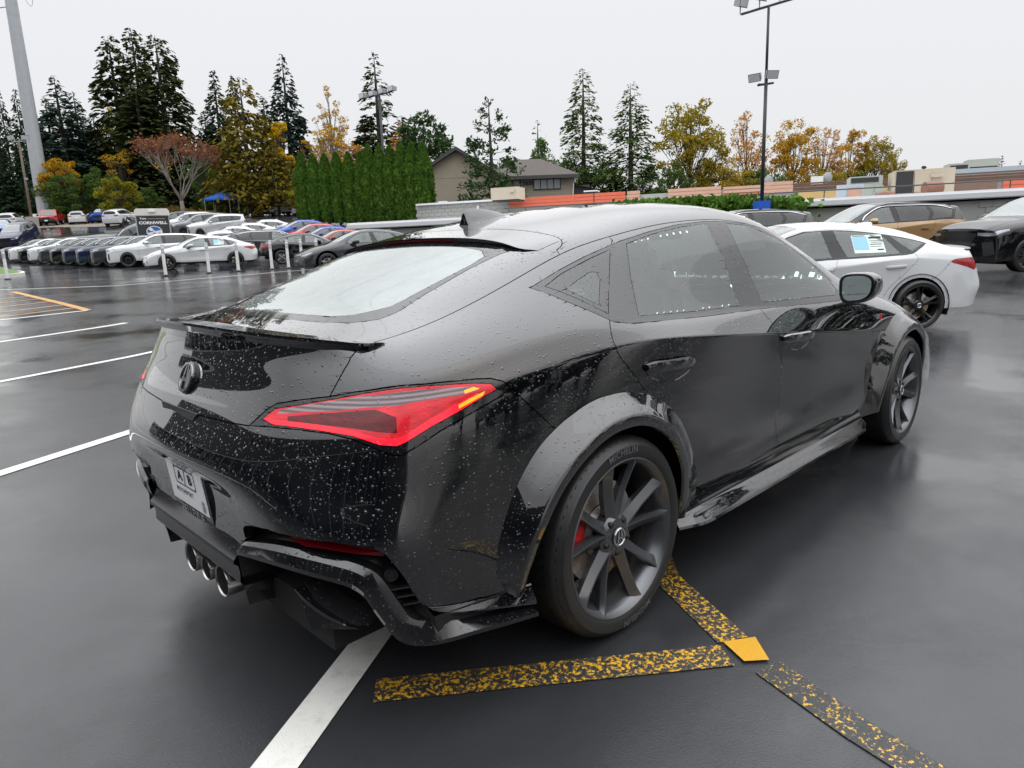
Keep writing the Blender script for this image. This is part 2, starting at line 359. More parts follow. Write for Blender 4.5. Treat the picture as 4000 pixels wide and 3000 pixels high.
# ------------------------------------------------------------------ panels cut out of a smooth body surface
def grid_normals(P):
    du=np.gradient(P,axis=0);dv=np.gradient(P,axis=1)
    n=np.cross(du,dv);l=np.linalg.norm(n,axis=-1,keepdims=True);l[l<1e-12]=1
    return n/l
class Patch:
    def __init__(s,P,N):
        s.nu,s.nv=P.shape[:2]
        s.grid=P
        s.P=[p for p in P.reshape(-1,3)];s.N=[q for q in N.reshape(-1,3)]
        s.ij=[(float(i),float(j)) for i in range(s.nu) for j in range(s.nv)]
        nv=s.nv
        s.polys=[[i*nv+j,(i+1)*nv+j,(i+1)*nv+j+1,i*nv+j+1] for i in range(s.nu-1) for j in range(nv-1)]
        s.B=np.array([(i,j,i+1,j+1) for i in range(s.nu-1) for j in range(nv-1)],float)
        s.lab=None
    def loc(s,pt,mode='xyz',rng=None):
        """fractional grid position of a point (Y positive side)"""
        G=s.grid;i0,i1=rng or (0,s.nu)
        ax={'xyz':[0,1,2],'xz':[0,2],'yz':[1,2],'xy':[0,1]}[mode]
        g=G[i0:i1][...,ax];q=np.asarray(pt,float)[ax]
        d=((g-q)**2).sum(-1);a,b=np.unravel_index(d.argmin(),d.shape);i,j=float(a+i0),float(b)
        for _ in range(12):
            ii=int(min(max(math.floor(i),0),s.nu-2));jj=int(min(max(math.floor(j),0),s.nv-2));fi,fj=i-ii,j-jj
            A,B,C,D=G[ii,jj][ax],G[ii+1,jj][ax],G[ii+1,jj+1][ax],G[ii,jj+1][ax]
            p=A*(1-fi)*(1-fj)+B*fi*(1-fj)+C*fi*fj+D*(1-fi)*fj
            J=np.stack([(B-A)*(1-fj)+(C-D)*fj,(D-A)*(1-fi)+(C-B)*fi],1)
            dl=np.linalg.lstsq(J,q-p,rcond=None)[0];dl=np.clip(dl,-1,1)
            i=min(max(i+dl[0],i0-.6),i1-.4);j=min(max(j+dl[1],-.6),s.nv-.4)
        return (i,j)
    def at(s,i,j,what='P'):
        A=s.grid if what=='P' else s.gridN
        ii=int(min(max(math.floor(i),0),s.nu-2));jj=int(min(max(math.floor(j),0),s.nv-2));fi,fj=i-ii,j-jj
        return A[ii,jj]*(1-fi)*(1-fj)+A[ii+1,jj]*fi*(1-fj)+A[ii+1,jj+1]*fi*fj+A[ii,jj+1]*(1-fi)*fj
    def cut(s,L):
        for a,b in zip(L[:-1],L[1:]): s._seg(a,b)
    def _seg(s,a,b):
        ax,ay=a;bx,by=b;dx,dy=bx-ax,by-ay;ln=math.hypot(dx,dy)
        if ln<1e-7: return
        nx,ny=-dy/ln,dx/ln
        lo=(min(ax,bx)-1e-4,min(ay,by)-1e-4);hi=(max(ax,bx)+1e-4,max(ay,by)+1e-4)
        B=s.B[:len(s.polys)]
        cand=np.nonzero((B[:,0]<=hi[0])&(B[:,2]>=lo[0])&(B[:,1]<=hi[1])&(B[:,3]>=lo[1]))[0]
        new={}
        for k in cand:
            pl=s.polys[k];ds=[]
            for v in pl:
                x,y=s.ij[v];q=(x-ax)*nx+(y-ay)*ny;ds.append(0 if abs(q)<1e-3 else q)
            if not(any(q>0 for q in ds) and any(q<0 for q in ds)): continue
            pos,neg,ts=[],[],[];n=len(pl)
            plan=[]
            for q in range(n):
                v,w=pl[q],pl[(q+1)%n];d1,d2=ds[q],ds[(q+1)%n]
                if d1>=0: pos.append(v)
                if d1<=0: neg.append(v)
                if d1==0:
                    x,y=s.ij[v];ts.append(((x-ax)*dx+(y-ay)*dy)/ln/ln)
                if d1*d2<0:
                    f=d1/(d1-d2);x=s.ij[v][0]*(1-f)+s.ij[w][0]*f;y=s.ij[v][1]*(1-f)+s.ij[w][1]*f
                    ts.append(((x-ax)*dx+(y-ay)*dy)/ln/ln)
                    plan.append((v,w,f,x,y)); pos.append(('n',len(plan)-1)); neg.append(('n',len(plan)-1))
            if max(ts)<=1e-4 or min(ts)>=1-1e-4: continue
            ids=[]
            for v,w,f,x,y in plan:
                key=(v,w) if v<w else (w,v)
                if key not in new:
                    new[key]=len(s.P)
                    s.P.append(s.P[v]*(1-f)+s.P[w]*f);m=s.N[v]*(1-f)+s.N[w]*f;s.N.append(m/max(1e-9,np.linalg.norm(m)));s.ij.append((x,y))
                ids.append(new[key])
            pos=[ids[q[1]] if isinstance(q,tuple) else q for q in pos];neg=[ids[q[1]] if isinstance(q,tuple) else q for q in neg]
            for tgt,pp in ((k,pos),(None,neg)):
                xs=[s.ij[v][0] for v in pp];ys=[s.ij[v][1] for v in pp];bb=(min(xs),min(ys),max(xs),max(ys))
                if tgt is None:
                    s.polys.append(pp)
                    if len(s.polys)>len(s.B): s.B=np.concatenate([s.B,np.zeros((2000,4))])
                    s.B[len(s.polys)-1]=bb
                else: s.polys[k]=pp;s.B[k]=bb
        # neighbours of a limited cut keep their edge: put the new point into them too
        if new:
            for k in cand:
                pl=s.polys[k];o=[];ch=False
                for q in range(len(pl)):
                    v,w=pl[q],pl[(q+1)%len(pl)];o.append(v)
                    key=(v,w) if v<w else (w,v)
                    if key in new: o.append(new[key]);ch=True
                if ch: s.polys[k]=o
    def label(s,regions,default):
        """regions: list of (name, polygon in ij); later ones win"""
        C=np.array([np.mean([s.ij[v] for v in pl],0) for pl in s.polys])
        lab=np.array([default]*len(C),dtype=object)
        for name,pg in regions: lab[inside(C,pg)]=name
        s.lab=lab
def inside(C,pg):
    pg=np.asarray(pg,float);x,y=C[:,0],C[:,1];r=np.zeros(len(C),bool);n=len(pg)
    for i in range(n):
        x1,y1=pg[i];x2,y2=pg[(i+1)%n]
        c=((y1>y)!=(y2>y))
        with np.errstate(all='ignore'): xi=(x2-x1)*(y-y1)/(y2-y1)+x1
        r^=c&(x<xi)
    return r
def panel_data(parts,gap=.0018,depth=.016,flange=True):
    """parts: list of (patch, label) -> verts, normals, faces for the Y>0 half"""
    V,N,F=[],[],[];key={}
    for pa,lb in parts:
        mp={}
        for pl,l in zip(pa.polys,pa.lab):
            if l!=lb: continue
            f=[]
            for v in pl:
                if v not in mp:
                    p=pa.P[v];k=(round(p[0],5),round(p[1],5),round(p[2],5))
                    if k in key: mp[v]=key[k]
                    else: key[k]=mp[v]=len(V);V.append(p.copy());N.append(pa.N[v].copy())
                f.append(mp[v])
            g=[f[i] for i in range(len(f)) if f[i]!=f[i-1]]
            if len(g)>2: F.append(g)
    V=np.array(V);N=np.array(N)
    if not len(F): return V,N,F
    # orient by normal
    for q,f in enumerate(F):
        a,b,c=V[f[0]],V[f[len(f)//3]],V[f[2*len(f)//3]]
        if np.dot(np.cross(b-a,c-a),N[f[0]])<0: F[q]=f[::-1]
    E={}
    for f in F:
        for i in range(len(f)):
            a,b=f[i],f[(i+1)%len(f)];E[(a,b)]=E.get((a,b),0)+1
    bnd=[(a,b) for (a,b) in E if (b,a) not in E and not(abs(V[a][1])<2e-4 and abs(V[b][1])<2e-4)]
    inw={}
    for a,b in bnd:
        n=N[a]+N[b];d=np.cross(n,V[b]-V[a]);l=np.linalg.norm(d)
        if l<1e-9: continue
        d/=l
        for v in (a,b): inw[v]=inw.get(v,0)+d
    V2=V.copy()
    for v,d in inw.items():
        l=np.linalg.norm(d)
        if l>1e-6:
            d=d/l
            if abs(V[v][1])<2e-4: d=d*np.array([1,0,1])
            V2[v]=V[v]+d*gap; inw[v]=d
    V=V2
    if flange and bnd:
        V=list(V);N=list(N);m={}
        for a,b in bnd:
            for v in (a,b):
                if v not in m:
                    d=inw.get(v,np.zeros(3));o=-d if np.linalg.norm(d)>.5 else N[v]
                    m[v]=(len(V),len(V)+1)
                    V+= [V[v].copy(),V[v]-N[v]*depth]
                    q=o*.8+N[v]*.35;q/=np.linalg.norm(q)
                    N+= [q,o]
            F.append([b,a,m[a][0],m[b][0]]) if False else None
            F.append([m[b][0],m[a][0],m[a][1],m[b][1]])
        V=np.array(V);N=np.array(N)
    return V,N,F
def panel(name,parts,mat,parent,side,gap=.0018,depth=.016,flange=True):
    """side: 'L','R' one half, 'C' both halves in one mesh"""
    V,N,F=panel_data(parts,gap,depth,flange)
    if not len(F): print('empty panel',name); return None
    S=np.array([1,-1,1.])
    if side=='R': V,N,F=V*S,N*S,[f[::-1] for f in F]
    elif side=='C':
        n=len(V);V=np.concatenate([V,V*S]);N=np.concatenate([N,N*S]);F=F+[[v+n for v in f[::-1]] for f in F]
    return mesh(name,V,F,mat,parent,smooth=True,N=N)
def resample(P,step=.03):
    P=np.asarray(P,float);o=[P[0]]
    for a,b in zip(P[:-1],P[1:]):
        k=max(1,int(np.ceil(np.linalg.norm(b-a)/step)))
        for i in range(1,k+1): o.append(a+(b-a)*i/k)
    return np.array(o)
# ------------------------------------------------------------------ terrain: flat by the car, a wet lot that climbs away to the left
_C=np.array([-1.6178,-2.1202]); _F=np.array([0.69673,0.71733]); _Rt=np.array([0.71733,-0.69673])
_pt=np.array([-60,9,12,16,25,30,36,40,44,48,52,56,60,70,80,100,140,260,700.])
_pz=np.array([0,0,.10,.30,.66,.80,.92,1.02,1.3,1.75,2.3,2.9,3.5,4.7,5.6,7.0,9.0,13,24.])
_qz=np.array([0,0,.10,.30,.50,.55,.55,.55,.55,.55,.55,.55,.55,.55,.55,.6,.8,2,8.])
def lat(x,y): return (x-_C[0])*_Rt[0]+(y-_C[1])*_Rt[1]
def dep(x,y): return (x-_C[0])*_F[0]+(y-_C[1])*_F[1]
def sm(v): v=np.clip(v,0,1);return v*v*(3-2*v)
def ground_z(x,y):
    t=dep(x,y);l=lat(x,y)
    f=np.interp(t,_pt,_pz);b=np.interp(t,_pt,_qz)
    a=(l+21.5)*-.727+(t-36.5)*.687;w=(l+21.5)*.687+(t-36.5)*.727      # along / behind the angled row
    za=.92+.024*np.clip(a,0,24)
    k=np.maximum(np.maximum(sm((w-6)/4),sm((a-23.8)/2.4)),1-sm((a+7)/6))
    f=np.where(t>33,np.minimum(f,za*(1-k)+f*k),f)
    q=sm((l+1.0-.06*t)/6+.5)
    return f*(1-q)+b*q
def world(l,t): return (_C[0]+_Rt[0]*l+_F[0]*t,_C[1]+_Rt[1]*l+_F[1]*t)
# ------------------------------------------------------------------ wet asphalt, markings
def asphalt():
    N=NT('wet asphalt'); co=N.coord('Object')
    film=N.ramp(N.noise(.55,6,.62,co),[(.40,0),(.60,1)])               # standing water film
    big=N.noise(.12,4,.5,co)
    fine=N.noise(190,3,.75,co); grit=N.noise(420,2,.6,co)
    col=N.mix(N.noise(2.2,6,.6,co),(.020,.021,.023),(.042,.043,.046))
    cr=N.n('TexVoronoi',feature='DISTANCE_TO_EDGE'); cr.inputs['Scale'].default_value=.16
    wv=N.n('VectorMath',operation='ADD'); nz=N.n('TexNoise'); nz.inputs['Scale'].default_value=1.4; nz.inputs['Detail'].default_value=5; N.l(co,nz.inputs['Vector']); ms=N.n('VectorMath',operation='SCALE'); N.l(nz.outputs['Color'],ms.inputs[0]); ms.inputs[3].default_value=.9
    N.l(co,wv.inputs[0]); N.l(ms.outputs[0],wv.inputs[1]); N.l(wv.outputs[0],cr.inputs['Vector'])
    crack=N.ramp(cr.outputs['Distance'],[(0,1),(.0022,0)])
    spk=N.ramp(grit,[(.60,0),(.72,1)]); col=N.mix(N.math('MULTIPLY',spk,.35),col,(.13,.13,.13))
    r=N.math('MULTIPLY_ADD',film,-.10,.15)
    h=N.math('MULTIPLY',fine,N.math('MULTIPLY_ADD',film,-.8,1.0))
    rip=N.noise(9,3,.6,co)
    b=N.bump(h,.0021,.9); b=N.bump(rip,.0016,.55,b)
    N.set(base=col,rough=r,spec=.6,normal=b); return N.m
M['asphalt']=asphalt()
ts=np.concatenate([np.linspace(-60,8,18),np.linspace(9,60,60),np.linspace(62,140,30),np.linspace(150,700,20)])
ls=np.concatenate([np.linspace(-500,-70,14),np.linspace(-66,40,70),np.linspace(46,420,14)])
V=[];F=[]
for t in ts:
    for l in ls:
        x,y=world(l,t);V.append((x,y,float(ground_z(x,y))))
n=len(ls)
F=[(i*n+j,i*n+j+1,(i+1)*n+j+1,(i+1)*n+j) for i in range(len(ts)-1) for j in range(n-1)]
tag(mesh('ground',V,F,M['asphalt'],smooth=True),kind='structure')
# ------------------------------------------------------------------ car materials

M['paint_black']=paint('black paint',(.0028,.003,.0042),rough=.03,spec=.8,coat=1)
M['gloss_black']=paint('gloss black trim',(.006,.006,.007),rough=.05,spec=.9)
M['trim']=plain('black rubber trim',(.012,.012,.013),rough=.45)
M['under']=plain('dark underbody',(.006,.006,.006),rough=.9)
M['plastic']=paint('satin black plastic',(.010,.010,.011),rough=.22)
M['chrome']=plain('chrome',(.75,.76,.78),rough=.08,metal=1)
M['steel']=plain('exhaust steel',(.42,.41,.40),rough=.25,metal=1)
def glass_mat(name,tint,refl=1.0,wet=True,mist=0):
    N=NT(name); t=N.t
    tr=N.n('BsdfTransparent'); tr.inputs[0].default_value=(*tint,1)
    g=N.n('BsdfGlossy'); g.inputs['Roughness'].default_value=.02; g.inputs['Color'].default_value=(.95,.97,.96,1)
    fr=N.n('Fresnel'); fr.inputs[0].default_value=1.55
    ms=N.n('MixShader'); f=N.math('MULTIPLY_ADD',fr.outputs[0],refl,.015,clamp=True)
    if wet:
        b=drops(N,80,.0014,.9); N.l(b,g.inputs['Normal'])
    base=tr.outputs[0]
    if mist:                                               # fine rain film on the pane; on lot cars' windscreens painted sky reflection
        df=N.n('BsdfTranslucent'); df.inputs[0].default_value=(.70,.78,.75,1); d2=N.n('BsdfDiffuse'); d2.inputs[0].default_value=(.66,.73,.71,1)
        a=N.n('MixShader'); a.inputs[0].default_value=.6; N.l(df.outputs[0],a.inputs[1]); N.l(d2.outputs[0],a.inputs[2])
        c=N.n('MixShader'); N.l(N.math('MULTIPLY_ADD',N.noise(14,4,.6,N.coord('Object')),mist*.5,mist*.75),c.inputs[0]); N.l(base,c.inputs[1]); N.l(a.outputs[0],c.inputs[2]); base=c.outputs[0]
    N.l(f,ms.inputs[0]);N.l(base,ms.inputs[1]);N.l(g.outputs[0],ms.inputs[2]);N.l(ms.outputs[0],N.out.inputs[0])
    return N.m
M['glass']=glass_mat('side glass',(.80,.90,.86),1.1,mist=.09)
M['glass_rear']=glass_mat('rear glass',(.6,.7,.67),1.25,mist=.55)
M['glass_dark']=glass_mat('privacy glass',(.16,.18,.18))
M['glass_bg']=glass_mat('car glass',(.30,.36,.34),1.2,wet=False)
M['tyre']=NT('tyre rubber').m
def _tyre():
    N=NT('tyre rubber wet'); co=N.coord('Object')
    N.set(base=N.mix(N.noise(30,4,.6,co),(.010,.010,.010),(.022,.022,.022)),rough=.42); return N.m
M['tyre']=_tyre()
M['rim']=plain('grey wheel paint',(.13,.134,.142),rough=.25,metal=.75)
M['rim_black']=plain('gloss black wheel',(.008,.008,.009),rough=.15)
M['rim_silver']=plain('silver wheel',(.35,.36,.37),rough=.3,metal=.8)
def _disc():
    N=NT('brake disc'); co=N.coord('Object'); f=N.noise(9,4,.6,co)
    N.set(base=N.mix(N.ramp(f,[(.45,0),(.62,1)]),(.62,.61,.60),(.42,.25,.11)),rough=.42,metal=.6); return N.m
M['disc']=_disc()
M['red_caliper']=plain('red caliper',(.55,.012,.012),rough=.3)
M['grey_metal']=plain('grey metal',(.12,.12,.12),rough=.5,metal=.5)
M['letter_grey']=plain('grey lettering',(.10,.10,.105),rough=.5)
M['letter_light']=plain('light raised lettering',(.22,.22,.23),rough=.4)
M['letter_black']=plain('black print',(.01,.01,.01),rough=.6)
M['white_plate']=plain('white plate',(.78,.79,.80),rough=.35)
M['seat']=noisy('dark seat leather',(.035,.033,.033),.2,20,.55)
M['seat_red']=plain('red seat insert',(.20,.02,.02),rough=.6)
M['interior']=plain('interior dark trim',(.03,.03,.031),rough=.8)
def lamp_mat(name,base,emit=None,es=0,stripes=0,var=0):
    N=NT(name); co=N.coord('Object'); N.set(rough=.1,spec=.6,normal=drops(N,80,.0014,.8))
    c=base
    if stripes:
        sp=N.n('SeparateXYZ'); N.l(co,sp.inputs[0]); w=N.math('SINE',N.math('MULTIPLY',sp.outputs[2],stripes)); w=N.math('MULTIPLY_ADD',w,.5,.5)
        c=N.mix(w,tuple(q*.45 for q in base),tuple(min(1,q*1.5) for q in base))
    N.set(base=c)
    if emit:
        N.set(emit=emit)
        if var:
            f=N.noise(var,3,.5,N.scaled(co,(1,1,3))); N.set(emits=N.math('MULTIPLY',N.ramp(f,[(.30,.25),(.70,1.0)]),es))
        else: N.set(emits=es)
    return N.m
M['lamp_red']=lamp_mat('red lamp lens',(.35,.008,.015),(1,.025,.045),.42,var=16)
M['lamp_bright']=lamp_mat('lit red light bar',(.6,.01,.015),(1,.010,.028),1.25)
M['lamp_dark']=lamp_mat('dark red reflector',(.05,.002,.004),(1,.012,.02),.10,stripes=260,var=45)
M['lamp_clear']=lamp_mat('clear lamp strip',(.22,.17,.18),stripes=560)
M['lamp_amber']=lamp_mat('lit amber indicator',(.8,.2,.01),(1,.26,.01),1.4)
M['lamp_off']=plain('unlit red lamp',(.30,.012,.018),rough=.1)
M['reflector']=plain('red reflector',(.16,.003,.008),rough=.2)
M['headlamp']=plain('clear headlamp',(.30,.31,.33),rough=.1,metal=.5)
M['amber_off']=plain('amber side marker',(.65,.28,.08),rough=.2)
M['red_badge']=plain('red badge',(.5,.01,.02),rough=.2)
M['dash_glow']=plain('green headrest reflection',(.02,.10,.07),rough=.5)
# ------------------------------------------------------------------ wheels
def tyre_profile(R,w,rr):
    h=w/2
    return [(rr,-h*.86),(rr+.012,-h*.95),(rr+(R-rr)*.35,-h*1.0),(rr+(R-rr)*.65,-h*.985),(R-.022,-h*.93),(R-.008,-h*.86),(R-.002,-h*.74),(R,-h*.3),(R,h*.3),(R-.002,h*.74),(R-.008,h*.86),(R-.022,h*.93),(rr+(R-rr)*.65,h*.985),(rr+(R-rr)*.35,h*1.0),(rr+.012,h*.95),(rr,h*.86)]
def make_wheel(parent,c,side,R=.3208,w=.265,rr=.245,spokes=5,style='split',mats=None,hi=True,name='wheel',spin=0,caliper=True,letter=None):
    """outer face towards +y for side=+1, -y for side=-1"""
    mt=dict(tyre=M['tyre'],rim=M['rim']); mt.update(mats or {})
    root=bpy.data.objects.new(name,None); COL.objects.link(root); root.parent=parent; root.location=c; root.empty_display_size=.1
    if side<0: root.rotation_euler=(0,0,math.pi); 
    n=72 if hi else 28
    b=MB(); b.lathe(tyre_profile(R,w,rr),n)
    if hi:                                                # circumferential and shoulder grooves as dark raised-edge sipes
        for q in range(64):
            a=2*math.pi*q/64
            for sy in (-1,1):
                ca,sa=math.cos(a),math.sin(a); ca2,sa2=math.cos(a+.035),math.sin(a+.035)
                y0,y1=sy*w/2*.50,sy*w/2*.88
                r0,r1=R+.0012,R-.009
                b.add([(r0*ca,y0,r0*sa),(r0*ca2,y0,r0*sa2),(r1*ca2,y1,r1*sa2),(r1*ca,y1,r1*sa)],[(0,1,2,3),(3,2,1,0)])
    b.build('tyre',mt['tyre'],root,smooth=True,ang=40)
    # rim barrel and lip
    yo=w/2
    prof=[(rr-.006,-yo*.8),(rr-.03,-yo*.55),(rr-.035,yo*.2),(rr-.02,yo*.62),(rr-.012,yo*.80),(rr-.004,yo*.90),(rr+.006,yo*.965),(rr+.011,yo*.95),(rr+.010,yo*.86)]
    b=MB(); b.lathe(prof,n)
    b.build('rim',mt['rim'],root,smooth=True,ang=35)
    # spokes: ridged blades from hub to barrel
    b=MB(); yh=yo-.030
    nb=spokes*2 if style in('split','pair') else spokes
    for k in range(spokes):
        a0=2*math.pi*k/spokes+math.pi/2+spin
        for s in ((-1,1) if style in('split','pair') else (0,)):
            ai=a0+s*(.24 if style=='split' else .12); ao=a0+s*(.285 if style=='split' else .17)
            L=[]
            for t,wd,dep,yy in ((0,.024,.030,yh-.002),(.15,.021,.036,yh-.007),(.5,.0175,.038,yh-.002),(.8,.0175,.034,yh+.010),(.93,.021,.030,yh+.018),(1,.027,.028,yh+.021)):
                rad=.036+t*(rr+.004-.036); a=ai+(ao-ai)*min(1,t*1.1)
                ca,sa=math.cos(a),math.sin(a); px,pz=rad*ca,rad*sa; tx,tz=-sa,ca
                hw=wd*(1.5 if style=='single' else 1)
                ring=[]
                for o,dy in ((-hw*.8,-dep),(-hw,-.016),(-s*hw*.55-.003,0),(-s*hw*.55+.003,0),(hw,-.016),(hw*.8,-dep)):
                    ring.append((px+tx*o,yy+dy,pz+tz*o))
                L.append(ring)
            b.loft(L,closed=True)
    b.lathe([(.001,yh+.004),(.028,yh+.004),(.031,yh+.001)],24)
    b.lathe([(.030,yh-.002),(.058,yh-.006),(.072,yh-.018),(.078,yh-.045)],24)
    o=b.build('spokes',mt['rim'],root,smooth=True,ang=25,recalc=True)
    # hub cap ring with emblem, lug nuts, valve
    b=MB(); b.lathe([(.024,yh+.0045),(.027,yh+.0065),(.030,yh+.0045)],24)
    for s in (-1,1):
        b.prism([(s*.004,yh+.005,.020),(s*.008,yh+.005,.020),(s*.015,yh+.005,-.016),(s*.009,yh+.005,-.016)],(0,.002,0))
    b.prism([(-.010,yh+.005,-.005),(.010,yh+.005,-.005),(.010,yh+.005,-.001),(-.010,yh+.005,-.001)],(0,.002,0))
    b.build('hub_emblem',M['chrome'],root,recalc=True)
    if hi:
        for k in range(5):
            a=2*math.pi*(k+.5)/5+math.pi/2+spin
            b=MB(); b.lathe([(.0,.012),(.007,.012),(.0105,.006),(.0105,-.004)],10,c=(.055*math.cos(a),yh-.012,.055*math.sin(a)))
            b.build('lug_nut',M['trim'],root,smooth=True,ang=40)
        a=-.75; b=MB(); b.tube([(.197*math.cos(a),yo*.45,.197*math.sin(a)),(.190*math.cos(a),yo*.78,.190*math.sin(a))],[.006,.004],8); b.build('valve_stem',M['chrome'],root)
    # brake disc and caliper
    b=MB(); b.lathe([(.085,.022),(.090,.030),(.165,.030),(.165,.004),(.085,.004)],40 if hi else 20); b.lathe([(.0,.050),(.075,.050),(.086,.030)],24)
    b.build('brake_disc',M['disc'],root,smooth=True,ang=35)
    if caliper:
        b=MB(); th0=(math.pi*.93) if side<0 else math.pi*.07
        cm=(mats or {}).get('caliper',M['red_caliper']); fr=caliper
        th0=fr if not isinstance(fr,bool) else th0
        L=[]
        for q in range(7):
            a=th0+(q-3)*.115; ca,sa=math.cos(a),math.sin(a)
            e=.010 if q in(0,6) else 0
            L.append([(r*ca,y,r*sa) for r,y in ((.122+e,.036),(.122+e,.062-e),(.150,.066-e),(.176-e,.060-e),(.180-e,.030),(.180-e,-.02),(.122+e,-.02))])
        b.loft(L,closed=True); b.F.append(tuple(range(7))); b.M.append(0); k=len(b.V); b.F.append(tuple(range(k-7,k))); b.M.append(0)
        b.build('brake_caliper',cm,root,smooth=True,ang=30,recalc=True)
    if letter:
        V,F=text_mesh(letter,.030,0,.0006,1.0,1.1)
        for ang in (math.pi/2-.05,-math.pi/2-.2):
            b=MB(); rm=rr+(R-rr)*.50; V2=[]
            for x,y,z in V:
                a=ang+x/rm ; r=rm+y      # face is seen from +y with x flipped, so run clockwise
                V2.append((r*math.cos(a),yo*1.001+.0018-abs(y)*.05,r*math.sin(a)))
            b.add(V2,F); b.build('tyre_lettering',M['letter_grey'],root)
    return root
def arch_strip(name,mat,parent,side,cx,Ro,Ra,Yc,surf,th,lipw=.035,n=72):
    """flared arch: ledge from the body surface to a crest, lip, then a return into the well"""
    b=MB();L=[]
    for q in range(n+1):
        t=th[0]+(th[1]-th[0])*q/n;d=math.degrees(t)
        ro,ra,yc=Ro(d),Ra(d),Yc(d);c,s_=math.cos(t),math.sin(t)
        p=lambda r:(cx+r*c,.32+r*s_)
        x0,z0=p(ro);y0=surf(x0,z0)
        rc=ra+lipw;x1,z1=p(rc);y1=max(yc,surf(x1,z1)+.003)
        xm,zm=p(ro*.5+rc*.5);ym=(y0+y1)/2-.004*min(1,(y1-y0)/.03)
        x2,z2=p(ra+.004);x3,z3=p(ra);x4,z4=p(ra+.012)
        xa,za=p(rc+.008*min(1,(ro-rc)/.03));xb,zb=p(rc-.007)
        L.append([(x0,side*(y0+.0006),z0),(xm,side*ym,zm),(xa,side*(y1-.005*min(1,(y1-y0)/.03)),za),(x1,side*y1,z1),(xb,side*(y1+.0015),zb),(x2,side*(y1-.003),z2),(x3,side*(y1-.010),z3),(x4,side*(y1-.075),z4)])
    b.loft(L,flip=side>0)
    return b.build(name,mat,parent,smooth=True,ang=28),L
